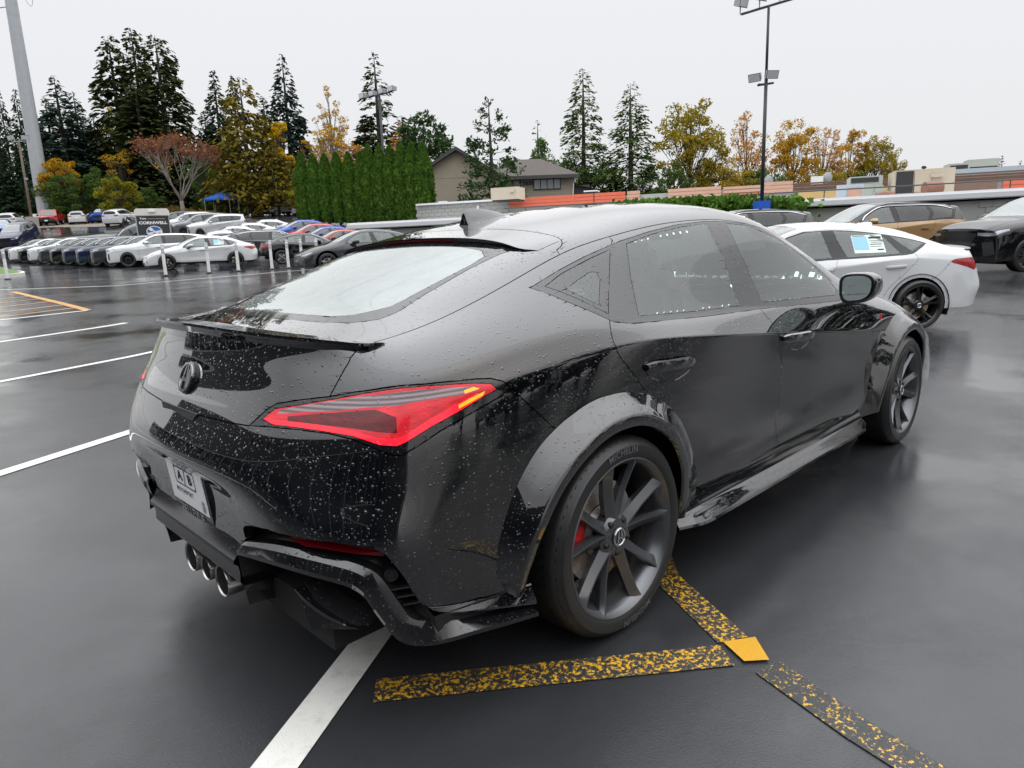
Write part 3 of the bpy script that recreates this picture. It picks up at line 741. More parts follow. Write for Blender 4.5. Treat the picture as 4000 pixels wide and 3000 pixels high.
# ------------------------------------------------------------------ fastback (hero and its lot-mates)
def build_fastback(opt):
    hi=opt.get('hi',True); sport=opt.get('sport',True)
    G,side=fastback()
    if not sport:                                           # plain body: a touch narrower
        G[...,1]*=.985; side[...,1]*=.985
    pu,pv=(6,6) if hi else (2,2)
    T,S,tu,tv=eval_body(G,side,pu,pv)
    NTt,NS=grid_normals(T),grid_normals(S)
    fx=lambda A,P,sgn: A*np.sign((A*sgn).sum(-1))[...,None]
    NTt=fx(NTt,T,np.array([0,0,1.])); 
    ctr=np.array([1.3,0,.55]); NS=NS*np.sign((NS*np.stack([(S[...,0]-1.3)*.35,S[...,1],(S[...,2]-.5)*.4],-1)).sum(-1))[...,None]
    i0=3*pu;i1=i0+(G.shape[0]-1)*pu+1
    m=NTt[:,-1]+NS[i0:i1,0];m/=np.linalg.norm(m,axis=-1,keepdims=True)
    sm=slice(2*pu,-2*pu);NTt[sm,-1]=m[sm];NS[i0:i1][sm,0]=m[sm]
    NTt[:,0,1]=0;NS[0,:,1]=0;NS[-1,:,1]=0
    for A in (NTt,NS): A/=np.maximum(1e-9,np.linalg.norm(A,axis=-1,keepdims=True))
    TP,SP=Patch(T,NTt),Patch(S,NS);SP.gridN=NS;TP.gridN=NTt
    nu=SP.nu;J=SP.nv-1;rear=(i1-4*pu,nu)
    step=.03 if hi else .09
    def LS(pts,mode='xyz',smooth=0,rng=None):
        pts=np.asarray(pts,float)
        if smooth: pts=catmull(pts,smooth)
        return [SP.loc(q,mode,rng) for q in resample(pts,step)]
    def LT(pts,smooth=0):
        pts=np.asarray(pts,float)
        if smooth: pts=catmull(pts,smooth)
        q=resample(np.c_[pts,np.zeros(len(pts))],step)
        return [TP.loc((a,b,0),'xy') for a,b,_ in q]
    surf=lambda x,z: SP.at(*SP.loc((x,0,z),'xz',(3*pu,i1)))[1]
    # ---- lines on the side
    door_r=LS([(.09,.81,.997),(.06,.835,.965),(.043,.86,.926),(.055,.868,.885),(.105,.876,.833),(.206,.881,.728),(.311,.881,.635),(.427,.88,.504),(.480,.883,.387),(.510,.88,.337),(.56,.872,.306),(.62,.871,.300)],smooth=4)
    door_b=LS([(.62,.871,.300),(1.187,.871,.297),(2.19,.875,.297)])
    mid=LS([(1.187,.871,.297),(1.15,.88,.37),(1.138,.883,.442),(1.165,.88,.52),(1.179,.88,.588),(1.165,.883,.70),(1.10,.897,.835),(1.089,.88,.867),(1.061,.828,.94)],smooth=3)
    bshut=LS([(1.061,.828,.94),(1.089,.745,1.065),(1.101,.664,1.196),(1.122,.585,1.318)])
    front=LS([(2.19,.875,.297),(2.231,.884,.357),(2.265,.884,.48),(2.276,.886,.618),(2.224,.892,.730),(2.153,.849,.857),(2.06,.80,.935)],smooth=3)
    front_up=[front[-1],(front[-1][0]-.5*pu,-1)]
    jl=lambda L: [(a,-1.5) for a,_ in L]
    dtop_r=LS([(.36,.62,1.231)])[0]
    quarter_post=LS([(.355,.62,1.231),(.22,.71,1.12),(.09,.81,.997)])
    rear_door=[(quarter_post[0][0],-2)]+quarter_post+door_r+LS([(.62,.871,.300),(1.187,.871,.297)])+mid+bshut+[(bshut[-1][0],-2)]
    front_door=[(bshut[-1][0],-2)]+bshut[::-1]+mid[::-1]+LS([(1.187,.871,.297),(2.19,.875,.297)])+front+[(front[-1][0],-2)]
    # glass and its black surround
    g_q=LS([(-.094,.707,1.099),(.0,.757,1.053),(.092,.804,1.003),(.20,.73,1.10),(.313,.644,1.201),(.159,.665,1.169),(.006,.686,1.132),(-.094,.707,1.099)])
    g_qc=LS([(-.02,.727,1.085),(.03,.757,1.055),(.075,.778,1.032),(.16,.72,1.108),(.165,.70,1.13),(.135,.697,1.130),(.06,.712,1.11),(-.02,.727,1.085)])
    g_r=LS([(.418,.634,1.217),(.60,.617,1.248),(.82,.603,1.274),(1.032,.597,1.285),(1.00,.70,1.14),(.924,.816,.961),(.60,.816,.968),(.242,.815,.984),(.33,.72,1.11),(.418,.634,1.217)])
    g_f=LS([(1.191,.599,1.288),(1.30,.599,1.285),(1.396,.601,1.277),(1.617,.630,1.218),(1.74,.655,1.165),(1.855,.687,1.102),(1.977,.740,1.008),(1.985,.77,.965),(1.963,.79,.945),(1.925,.808,.931),(1.50,.812,.945),(1.124,.814,.959),(1.16,.70,1.13),(1.191,.599,1.288)])
    dlo=LS([(-.145,.697,1.099),(-.06,.755,1.052),(.09,.822,.982),(.168,.831,.967),(.275,.832,.962),(.65,.834,.946),(1.045,.831,.937),(1.524,.833,.918),(1.878,.831,.904),(2.06,.815,.905),(2.075,.79,.945),(2.01,.722,1.01),(1.87,.675,1.115),(1.74,.642,1.18),(1.62,.617,1.232),(1.42,.594,1.286),(1.2,.592,1.297),(1.03,.588,1.295),(.82,.595,1.284),(.60,.608,1.258),(.40,.625,1.228),(.30,.638,1.209),(.159,.655,1.179),(.006,.676,1.142),(-.145,.697,1.099)],rng=(3*pu,i1))
    # ---- rear
    lamp=LS([(-.918,.427,.793),(-.905,.45,.815),(-.890,.466,.832),(-.873,.495,.851),(-.842,.574,.867),(-.806,.648,.878),(-.744,.736,.895),(-.637,.80,.899),(-.493,.828,.892),(-.447,.837,.887),(-.415,.846,.876),(-.392,.853,.855),(-.427,.853,.839),(-.515,.847,.815),(-.621,.837,.784),(-.693,.826,.755),(-.724,.817,.743),(-.742,.808,.745),(-.766,.788,.759),(-.803,.738,.785),(-.834,.681,.797),(-.885,.554,.800),(-.918,.427,.793)])
    lid_side=LS([(-.715,.665,1.02),(-.726,.660,.989),(-.764,.659,.943),(-.788,.654,.907),(-.804,.649,.881)])
    lid_bot=LS([(-.918,.427,.792),(-.930,.346,.789),(-.938,.248,.787),(-.944,.128,.783),(-.948,0,.781)])
    lid=[(lid_side[0][0],-2)]+lid_side+LS([(-.806,.648,.878),(-.842,.574,.867),(-.873,.495,.851),(-.890,.466,.832),(-.918,.427,.793)])+lid_bot+[(nu,lid_bot[-1][1]),(nu,-2)]
    qb=LS([(-.392,.853,.855),(-.384,.854,.851),(-.364,.859,.827),(-.316,.868,.779),(-.258,.875,.725),(-.10,.88,.60)])
    bumper_r=LS([(-.803,.738,.785),(-.742,.808,.745),(-.693,.826,.755),(-.621,.837,.784),(-.515,.847,.815),(-.427,.853,.839)])[::-1]
    bump_reg=[(nu+1,lid_bot[-1][1])]+lid_bot[::-1]+LS([(-.918,.427,.793),(-.885,.554,.800),(-.834,.681,.797),(-.803,.738,.785),(-.766,.788,.759),(-.742,.808,.745),(-.724,.817,.743),(-.693,.826,.755),(-.621,.837,.784),(-.515,.847,.815),(-.427,.853,.839)])+qb+[(qb[-1][0],J+2),(nu+1,J+2)]
    crease=LS([(-.955,.0,.425),(-.955,.33,.44),(-.955,.395,.485),(-.958,.42,.527),(-.947,.533,.549),(-.920,.627,.553),(-.867,.730,.549),(-.812,.793,.537),(-.787,.810,.515),(-.774,.818,.492),(-.750,.829,.441),(-.732,.836,.395),(-.712,.842,.358),(-.687,.848,.344),(-.634,.857,.330),(-.537,.866,.312),(-.363,.876,.288),(-.25,.88,.280)])
    if sport: below=[(nu+1,crease[0][1])]+crease+[(crease[-1][0],J+2),(nu+1,J+2)]
    else:
        crease=LS([(-.955,.0,.30),(-.93,.5,.30),(-.78,.82,.29),(-.6,.855,.27),(-.3,.87,.266)]);below=[(nu+1,crease[0][1])]+crease+[(crease[-1][0],J+2),(nu+1,J+2)]
    circ=lambda cx,r:[SP.loc((cx+r*math.cos(t),0,.32+r*math.sin(t)),'xz',(3*pu,i1)) for t in np.linspace(-.32,math.pi+.32,40 if hi else 20)]
    ra=.405 if sport else .352
    a_r,a_f=circ(0,ra),circ(2.736,ra)
    cl=lambda A:A+[(A[-1][0],J+3),(A[0][0],J+3)]
    # ---- front
    nose=3*pu
    fb=LS([(3.20,.80,.70),(3.10,.88,.60),(3.07,.888,.52),(3.04,.89,.45)],'xz',rng=(nose,i1))
    hl=LS([(3.60,.50,.60),(3.55,.60,.585),(3.45,.72,.60),(3.20,.835,.70),(3.24,.85,.665),(3.42,.79,.56),(3.56,.64,.52),(3.63,.48,.535),(3.60,.50,.60)])
    gr=[(-1,SP.loc((3.71,0,.575),'xz',(0,2))[1])]+LS([(3.69,.27,.56),(3.66,.40,.53),(3.67,.36,.46),(3.71,.2,.40)])+[(-1,SP.loc((3.735,0,.39),'xz',(0,2))[1])]
    it=[(-1,SP.loc((3.74,0,.33),'xz',(0,2))[1])]+LS([(3.715,.30,.34),(3.66,.50,.36),(3.62,.56,.30),(3.64,.5,.22)])+[(-1,J+1)]
    vent=LS([(3.56,.68,.40),(3.50,.77,.42),(3.48,.80,.33),(3.55,.72,.28),(3.56,.68,.40)])
    fend_b=fb+[(fb[-1][0],J+2)]
    fr_reg=[(-1,-1),(3*pu,-1)]+LS([(3.52,.70,.56),(3.44,.735,.60),(3.20,.82,.70)])+fb+[(fb[-1][0],J+2),(-1,J+2)]
    # ---- cutting
    cuts=[rear_door,front_door,g_q+[g_q[0]],g_qc,g_r,g_f,dlo,lamp,lid,qb,crease,a_r,a_f,hl,gr+[gr[0]],it,vent,fr_reg]
    lampz={}
    if hi:
        lampz=dict(red=LS([(-.898,.471,.814),(-.876,.499,.838),(-.85,.57,.853),(-.798,.666,.872),(-.735,.745,.889),(-.639,.802,.894),(-.50,.832,.882),(-.452,.842,.874),(-.44,.848,.858),(-.488,.846,.846),(-.565,.84,.822),(-.641,.831,.800),(-.711,.816,.772),(-.732,.808,.766),(-.763,.786,.772),(-.801,.736,.793),(-.845,.653,.803),(-.894,.509,.805),(-.898,.471,.814)]),
          clear=LS([(-.876,.52,.840),(-.798,.666,.869),(-.72,.757,.882),(-.639,.802,.886),(-.50,.834,.874),(-.49,.838,.866),(-.53,.835,.861),(-.712,.786,.857),(-.808,.678,.847),(-.880,.51,.828),(-.876,.52,.840)]),
          dark=LS([(-.87,.55,.826),(-.808,.678,.842),(-.745,.755,.848),(-.715,.79,.83),(-.725,.805,.795),(-.76,.775,.80),(-.81,.71,.812),(-.875,.555,.815),(-.87,.55,.826)]),
          bar=LS([(-.898,.471,.814),(-.845,.640,.815),(-.803,.725,.806),(-.763,.778,.786),(-.732,.806,.783),(-.711,.814,.788),(-.641,.829,.818),(-.565,.838,.840),(-.50,.844,.858),(-.488,.846,.846),(-.565,.84,.822),(-.641,.831,.800),(-.711,.816,.772),(-.732,.808,.766),(-.763,.786,.772),(-.801,.736,.793),(-.845,.653,.803),(-.894,.509,.805),(-.898,.471,.814)]),
          amber=LS([(-.560,.838,.838),(-.52,.842,.850),(-.475,.846,.860),(-.485,.847,.850),(-.56,.840,.829),(-.560,.838,.838)]),
          blink=LS([(-.535,.834,.871),(-.505,.835,.874),(-.49,.838,.868),(-.535,.835,.862),(-.535,.834,.871)]))
        cuts+=list(lampz.values())
        plate_fuel=LS([(-.30,.82,.93),(-.17,.825,.945),(-.16,.85,.86),(-.19,.86,.83),(-.28,.86,.82),(-.32,.85,.85),(-.30,.82,.93)])
    for c in cuts: SP.cut(c)
    SP.label([('front_bumper',fr_reg),('bumper',bump_reg),('rear_door',rear_door),('front_door',front_door),('trim',dlo),
      ('g_q',g_q),('g_qc',g_qc),('g_r',g_r),('g_f',g_f),('hatch',lid),('lamp',lamp)]+[('lamp_'+k,lampz[k]) for k in ('red','clear','dark','bar','amber','blink') if k in lampz]+
      [('headlamp',hl),('grille',gr),('intake',it),('vent',vent),('none',below),('none',cl(a_r)),('none',cl(a_f))],'flank')
    # flank = everything else; split into fender / quarter / sill by position
    C=np.array([np.mean([SP.P[v] for v in pl],0) for pl in SP.polys])
    for k,l in enumerate(SP.lab):
        if l=='flank':
            SP.lab[k]='quarter' if C[k,0]<.75 and C[k,2]>.31 else ('fender' if C[k,0]>1.9 and C[k,2]>.31 else 'sill')
        if C[k,2]<.31 and .2<C[k,0]<2.4 and l in('flank','quarter','fender'): SP.lab[k]='sill'
        if l in('trim','front_door') and C[k,0]>2.02 and C[k,2]>.95: SP.lab[k]='pillar'
    # ---- top
    seam=LT([(.118,0),(.119,.234),(.121,.39),(.128,.484),(.136,.545),(.134,.575),(.11,.600),(.07,.612)],smooth=3)
    seam=[(seam[0][0],-1)]+seam+[(seam[-1][0]+.5,TP.nv+1)]
    g_w=LT([(-.688,0),(-.685,.207),(-.660,.362),(-.622,.463),(-.563,.515),(-.505,.520),(-.39,.502),(-.214,.495),(-.087,.505),(-.040,.520),(-.010,.44),(.005,.3),(.018,.15),(.022,0)])
    g_w=[(g_w[0][0],-1)]+g_w+[(g_w[-1][0],-1)]
    g_c=LT([(-.628,0),(-.620,.2),(-.605,.33),(-.575,.395),(-.485,.465),(-.332,.468),(-.178,.475),(-.118,.468),(-.085,.42),(-.070,.3),(-.062,0)])
    g_c=[(g_c[0][0],-1)]+g_c+[(g_c[-1][0],-1)]
    ws=LT([(1.535,0),(1.53,.2),(1.51,.40),(1.48,.49),(1.46,.525),(1.60,.555),(1.80,.588),(2.05,.625),(2.22,.66),(2.30,.65),(2.40,.50),(2.46,.25),(2.475,0)])
    ws=[(ws[0][0],-1)]+ws+[(ws[-1][0],-1)]
    hood=LT([(2.44,0),(2.43,.25),(2.36,.50),(2.28,.68),(2.30,.70)])
    hood=[(hood[0][0],-1)]+hood+[(hood[-1][0],TP.nv+1)]
    hoodf=LT([(3.62,0),(3.60,.28),(3.54,.50),(3.50,.62)]);hoodf=[(hoodf[0][0],-1)]+hoodf+[(hoodf[-1][0],TP.nv+1)]
    for c in (seam,g_w,g_c,ws,hood,hoodf): TP.cut(c)
    far=TP.nu+1
    TP.label([('hood',hood+[(-1,TP.nv+1),(-1,-1)]),('front_bumper',hoodf+[(-1,TP.nv+1),(-1,-1)]),('windscreen',ws),('hatch',seam+[(far,TP.nv+1),(far,-1)]),('glass_frit',g_w),('rear_window',g_c)],'roof')
    # windscreen wins over hood at the cowl
    Cc=np.array([np.mean([TP.ij[v] for v in pl],0) for pl in TP.polys]);TP.lab[inside(Cc,ws)]='windscreen'
    Cp=np.array([np.mean([TP.P[v] for v in pl],0) for pl in TP.polys])
    for k,l in enumerate(TP.lab):
        if l=='roof' and Cp[k,0]>2.2: TP.lab[k]='cowl'
    root=empty(opt['name'],label=opt['label'],cat='car',group=opt.get('group'))
    body=opt['mat']; black=M['gloss_black'] if hi else M['trim']
    gl=M['glass'] if hi else M['glass_bg']
    fl=hi
    par=dict(parent=root,flange=hi)
    B=panel('roof',[(TP,'roof')],body,root,'C',flange=fl)
    panel('hood',[(TP,'hood')],body,root,'C',flange=fl)
    for sd in 'LR': panel('cowl',[(TP,'cowl')],M['trim'],root,sd,flange=False)
    panel('windscreen',[(TP,'windscreen')],gl if hi else M['glass_screen'],root,'C',flange=fl)
    hat=panel('hatch',[(TP,'hatch'),(SP,'hatch')],body,root,'C',flange=fl)
    panel('window_border',[(TP,'glass_frit')],M['gloss_black'] if hi else M['trim'],hat,'C',flange=fl,depth=.006)
    panel('rear_window',[(TP,'rear_window')],M['glass_rear'] if hi else M['glass_bg'],hat,'C',gap=0,flange=False)
    rb=panel('rear_bumper',[(SP,'bumper')],body,root,'C',flange=fl)
    fbm=panel('front_bumper',[(SP,'front_bumper'),(TP,'front_bumper')],body,root,'C',flange=fl)
    panel('grille',[(SP,'grille')],M['trim'],fbm,'C',flange=False); panel('lower_intake',[(SP,'intake')],M['trim'],fbm,'C',flange=False)
    for sd in 'LR':
        s=1 if sd=='L' else -1
        panel('front_fender',[(SP,'fender'),(SP,'pillar')],body,root,sd,flange=fl)
        panel('quarter_panel',[(SP,'quarter')],body,root,sd,flange=fl)
        panel('sill',[(SP,'sill')],body if sport else M['trim'],root,sd,flange=False)
        dr=panel('rear_door',[(SP,'rear_door')],body,root,sd,flange=fl); df=panel('front_door',[(SP,'front_door')],body,root,sd,flange=fl)
        panel('window',[(SP,'g_r')],gl,dr,sd,flange=fl,depth=.006); panel('window',[(SP,'g_f')],gl,df,sd,flange=fl,depth=.006)
        qw=panel('quarter_window',[(SP,'g_q')],M['gloss_black'] if hi else gl,root,sd,flange=fl,depth=.006)
        panel('clear_pane',[(SP,'g_qc')],gl,qw,sd,gap=0,flange=False)
        panel('window_trim',[(SP,'trim')],black,root,sd,gap=.0008,flange=fl,depth=.008)
        tl=panel('tail_lamp',[(SP,'lamp')],M['gloss_black'] if hi else M['lamp_off'],root,sd,flange=fl)
        if hi:
            lit=(M['lamp_red'],M['lamp_clear'],M['lamp_dark'],M['lamp_bright'],M['lamp_amber'],M['lamp_amber'])
            for nm,k,mt in (('red_lens','red',M['lamp_red']),('clear_strip','clear',M['lamp_clear']),('reflector_bowl','dark',M['lamp_dark']),('light_bar','bar',M['lamp_bright']),('indicator','amber',M['lamp_amber']),('indicator','blink',M['lamp_amber'])):
                panel(nm,[(SP,'lamp_'+k)],mt,tl,sd,gap=0,flange=False)
        panel('headlamp',[(SP,'headlamp')],M['headlamp'],root,sd,flange=False)
        panel('bumper_vent',[(SP,'vent')],M['trim'],root,sd,flange=False)
    return dict(root=root,SP=SP,TP=TP,surf=surf,hatch=hat,bumper=rb,body=body,nose=nose,i1=i1,pu=pu,hi=hi,sport=sport)
# ------------------------------------------------------------------ details shared by the fastbacks
def bowl(SP,rim,depth,rng,rings=5):
    """concave cup whose rim lies on the body surface; rim: list of (x,z)"""
    rim=catmull([(a,0,b) for a,b in rim],3,closed=True)
    P=np.array([SP.at(*SP.loc((x,0,z),'xz',rng)) for x,_,z in rim]);c=P.mean(0)
    V=[];F=[];n=len(P)
    for k in range(rings):
        s=1-k/rings
        for p in P:
            q=c+(p-c)*s;q=q.copy();q[1]-=depth*(1-s*s)**.8;V.append(q)
    V.append(c-np.array([0,depth,0]))
    for k in range(rings-1):
        for i in range(n): F.append((k*n+i,k*n+(i+1)%n,(k+1)*n+(i+1)%n,(k+1)*n+i))
    for i in range(n): F.append(((rings-1)*n+i,(rings-1)*n+(i+1)%n,rings*n))
    return V,F
def mirrored(V,s): return [(x,y*s,z) for x,y,z in V]
def loft_obj(name,L,mat,parent,s,closed=False,ang=30,flip=False):
    b=MB(); b.loft([[(x,y*s,z) for x,y,z in l] for l in L],closed=closed)
    return b.build(name,mat,parent,smooth=True,ang=ang,recalc=True)
def interior(root,hi):
    b=MB()
    b.box((1.35,0,.34),(4.1,1.20,.22)); b.box((1.36,0,.34),(1.70,1.60,.22)); b.box((-.35,0,.55),(.9,1.25,.30))
    b.build('underbody',M['under'],root)
    def rb(c,d,rot=0,sub=2):
        bm=bmesh.new();bmesh.ops.create_cube(bm,size=1)
        bmesh.ops.scale(bm,vec=d,verts=bm.verts);bmesh.ops.bevel(bm,geom=bm.edges[:],offset=min(d)*.32,segments=2 if hi else 1,affect='EDGES')
        m=Matrix.Translation(c)@Matrix.Rotation(rot,4,'Y')
        bmesh.ops.transform(bm,matrix=m,verts=bm.verts)
        V=[v.co.copy() for v in bm.verts];F=[[v.index for v in f.verts] for f in bm.faces];bm.free();return V,F
    for sy in (-1,1):
        b=MB()
        for c,d,r in (((1.18,sy*.37,.56),(.52,.50,.20),-.1),((.90,sy*.37,.80),(.17,.50,.62),-.30),((.80,sy*.37,1.115),(.12,.27,.21),-.25)):
            b.add(*rb(c,d,r))
        b.build('front_seat',M['seat'],root,smooth=True,ang=50)
    b=MB(); b.add(*rb((.28,0,.53),(.5,1.22,.18),0)); b.add(*rb((-.04,0,.74),(.16,1.22,.50),-.42))
    for y in (-.42,.42): b.add(*rb((-.17,y,.985),(.10,.26,.10),-.4))
    b.build('rear_bench',M['seat'],root,smooth=True,ang=50)
    b=MB(); b.add(*rb((2.10,0,.80),(.62,1.42,.24),.1)); b.build('dashboard',M['interior'],root,smooth=True,ang=50)
    b=MB(); n=24
    b.tube([(1.72+.10*math.sin(2*math.pi*q/n)*.5,.37+.185*math.cos(2*math.pi*q/n),.88+.18*math.sin(2*math.pi*q/n)) for q in range(n)],.015,8,closed=True)
    b.tube([(1.72,.19,.88),(1.74,.55,.88)],.02,6); b.tube([(1.73,.37,.88),(1.95,.37,.80)],.03,6)
    b.build('steering_wheel',M['interior'],root,smooth=True)
    if hi:
        b=MB(); b.add(*rb((1.62,0,1.265),(.04,.24,.065),-.1)); b.tube([(1.62,0,1.29),(1.66,0,1.34)],.012,6); b.build('rear_view_mirror',M['interior'],root,smooth=True,ang=50)
def well(root,cx,s,r=.40,y0=.60,y1=.885):
    b=MB();n=24;L=[]
    for q in range(n+1):
        t=-.35+(math.pi+.7)*q/n;L.append([(cx+r*math.cos(t),s*y1,.32+r*math.sin(t)),(cx+r*math.cos(t),s*y0,.32+r*math.sin(t)),(cx,s*y0,.32)])
    b.loft(L); b.build('wheel_arch_liner',M['under'],root)
def mirror_unit(root,s,mat,hi):
    L=[];n=28 if hi else 12
    c0=np.array([1.70,.992,.984])
    for dx,sc,dz in ((-.035,.94,0),(-.03,1.0,0),(.0,1.04,0),(.05,1.0,0),(.10,.85,-.003),(.14,.60,-.006),(.16,.30,-.01),(.165,.04,-.012)):
        l=[]
        for q in range(n):
            a=2*math.pi*q/n;ca,sa=math.cos(a),math.sin(a);e=2/3.0
            y=.092*np.sign(ca)*abs(ca)**e*sc*(1+.10*sa);z=.068*np.sign(sa)*abs(sa)**e*sc*(1-.16*(ca))
            l.append((c0[0]+dx-.42*y,s*(c0[1]+y),c0[2]+dz+z+.10*y))
        L.append(l)
    b=MB();b.loft(L,closed=True);o=b.build('door_mirror',mat,root,smooth=True,ang=50,recalc=True)
    b=MB();b.poly([(x+.004,y,z) for x,y,z in L[0]]);b.build('mirror_rim',M['trim'],o)
    g=[(c0[0]-.036-.42*((y*s)-c0[1]),s*(c0[1]+((y*s)-c0[1])*.86),c0[2]+(z-c0[2])*.86) for x,y,z in L[0]]
    gl=NT('mirror glass') if 'mirror' not in M else None
    if gl: gl.set(base=(.62,.68,.68),metal=1,rough=.03); M['mirror']=gl.m
    b=MB();b.poly(g);b.build('mirror_glass',M['mirror'],o)
    b=MB();b.loft([[(x+dx,s*(y+dy),z+dz) for dx,dy,dz in ((.05,0,.018),(-.06,0,.012),(-.06,0,-.012),(.05,0,-.012))] for x,y,z in ((1.76,.965,.925),(1.80,.92,.905),(1.85,.87,.888),(1.88,.835,.88))],closed=True)
    b.build('mirror_arm',M['gloss_black'],o,smooth=True,ang=40,recalc=True)
    return o
def handle(root,SP,rng,s,x0,x1,z0,z1,mat):
    L=[];n=8
    for q in range(n+1):
        t=q/n;x=x0+(x1-x0)*t;z=z0+(z1-z0)*t
        y=SP.at(*SP.loc((x,0,z),'xz',rng))[1]
        e=min(1,min(t,1-t)*6+.25);yo=y+.012+.016*math.sin(math.pi*t)**.4
        h=.016*e**.5+.003
        L.append([(x,s*(yo-.012),z+h),(x,s*yo,z+h*.8),(x,s*(yo+.003),z),(x,s*yo,z-h*.7),(x,s*(yo-.012),z-h)])
    b=MB();b.loft([l for l in L],closed=True);b.F.append((0,1,2,3,4));b.M.append(0);k=len(b.V);b.F.append((k-5,k-4,k-3,k-2,k-1));b.M.append(0)
    return b.build('door_handle',mat,root,smooth=True,ang=45,recalc=True)
CUP_R=[(.182,.832),(.200,.797),(.262,.772),(.32,.757),(.385,.763),(.450,.785),(.458,.82),(.40,.843),(.317,.856),(.245,.850)]
CUP_F=[(1.138,.815),(1.170,.772),(1.235,.755),(1.306,.740),(1.375,.748),(1.435,.778),(1.435,.812),(1.36,.832),(1.273,.841),(1.19,.836)]
def finish_fastback(C,wheel):
    root,SP,hi,s0=C['root'],C['SP'],C['hi'],C['sport'];rng=(C['nose'],C['i1'])
    body=C['body'];ch={o.name.split('.')[0]:o for o in root.children}
    interior(root,hi)
    doors={}
    for o in root.children:
        if o.name.startswith(('front_door','rear_door')): doors.setdefault(o.name.split('.')[0],[]).append(o)
    for k,s in enumerate((1,-1)):
        for cx in (0,2.736): well(root,cx,s)
        handle(doors['rear_door'][k],SP,rng,s,.185,.455,.826,.812,body); handle(doors['front_door'][k],SP,rng,s,1.14,1.435,.808,.796,body)
        if hi:
            for d,c in (('rear_door',CUP_R),('front_door',CUP_F)):
                V,F=bowl(SP,c,.022,rng);b=MB();b.add(mirrored([v+np.array([0,.0012,0]) for v in V],s),F);b.build('handle_cup',body,doors[d][k],smooth=True,ang=60,recalc=True)
        mirror_unit(doors['front_door'][k],s,wheel.get('mirror',body),hi)
        for cx in (0,2.736):
            make_wheel(root,(cx,s*(.806 if s0 else .795),.3208),s,hi=hi,style=wheel['style'],spokes=5,mats=wheel['mats'],spin=(wheel.get('spin',0)+(.33 if cx else 0))*(1 if s<0 else -1),
              caliper=(.32 if s<0 else math.pi-.32),letter=wheel.get('letter') if hi and s<0 else None)
    # antenna fin
    L=[]
    for x,h,w in ((.205,.052,.030),(.212,.060,.033),(.235,.061,.033),(.28,.055,.031),(.34,.040,.026),(.40,.020,.018),(.445,.004,.006)):
        z=float(C['TP'].at(*C['TP'].loc((x,0,0),'xy'))[2])-.003
        L.append([(x-(.0 if h<.05 else 0),-w,z),(x,-w*.62,z+h*.35),(x,-w*.30,z+h*.8),(x,0,z+h),(x,w*.30,z+h*.8),(x,w*.62,z+h*.35),(x,w,z)])
    b=MB();b.loft(L);b.F.append(tuple(range(7)));b.M.append(0);b.build('antenna_fin',body,root,smooth=True,ang=40,recalc=True)
    # deck lip spoiler
    ed=np.array([(-.868,0,1.020),(-.846,.33,1.014),(-.792,.54,1.005),(-.750,.625,.998),(-.715,.668,.992),(-.66,.682,.994)])
    ed=np.concatenate([ed[::-1]*np.array([1,-1,1]),ed[1:]]);ed=catmull(ed,6);L=[];k=len(ed)
    for q,e in enumerate(ed):
        t=min(1,min(q,k-1-q)/7);t2=t**.6
        tn=ed[min(q+1,k-1)]-ed[max(q-1,0)];tn/=np.linalg.norm(tn);o=np.array([-tn[1],tn[0],0]);o/=max(1e-6,np.linalg.norm(o))
        if o[0]>0: o=-o
        z=np.array([0,0,1.])
        L.append([e-o*.085*t2+z*.0015,e-o*.03+z*(.004*t2+.002),e+o*.018*t2+z*.010*t2,e+o*.019*t2+z*(.003*t2-.001),e+o*.004-z*.020*t2,e-o*.02-z*.024*t2])
    b=MB();b.loft([[tuple(p) for p in l] for l in L]);b.build('deck_spoiler',M['gloss_black'],C['hatch'],smooth=True,ang=30,recalc=True)
    # emblem on the hatch
    def disc_on(cx,r,name,mat,th,n=32):
        b=MB();V=[];L=[]
        for rr,d in ((r,0),(r,th),(r*.93,th+.002)):
            L.append([(cx[0]-d-.10*0-(r*0),cx[1]+rr*math.cos(2*math.pi*q/n),cx[2]+rr*math.sin(2*math.pi*q/n)) for q in range(n)])
        b.loft(L,closed=True);b.poly(L[-1]);return b.build(name,mat,C['hatch'],smooth=True,ang=40,recalc=True)
    tilt=Matrix.Translation((-.900,0,.866))@Matrix.Rotation(R_(21),4,'Y')
    b=MB();n=36
    ring=lambda r,d:[tilt@Vector((d,r*math.cos(2*math.pi*q/n),r*math.sin(2*math.pi*q/n))) for q in range(n)]
    b.loft([ring(.049,.01),ring(.049,-.012),ring(.045,-.015)],closed=True);b.poly(ring(.045,-.015));e=b.build('emblem',M['gloss_black'],C['hatch'],smooth=True,ang=35,recalc=True)
    b=MB();b.loft([ring(.0455,-.014),ring(.0455,-.019),ring(.0395,-.019),ring(.0395,-.014)],closed=True)
    for s in (-1,1):
        q=[(s*.0035,.0385),(s*.0095,.0365),(s*.0235,-.031),(s*.0125,-.0375)]
        b.prism([tilt@Vector((-.0145,y,z)) for y,z in q],tilt.to_3x3()@Vector((-.004,0,0)))
    b.prism([tilt@Vector((-.0145,y,z)) for y,z in ((-.013,-.012),(.013,-.012),(.012,-.004),(-.012,-.004))],tilt.to_3x3()@Vector((-.003,0,0)))
    b.build('emblem_letter',M['chrome'],e,recalc=True)
    if not hi: return
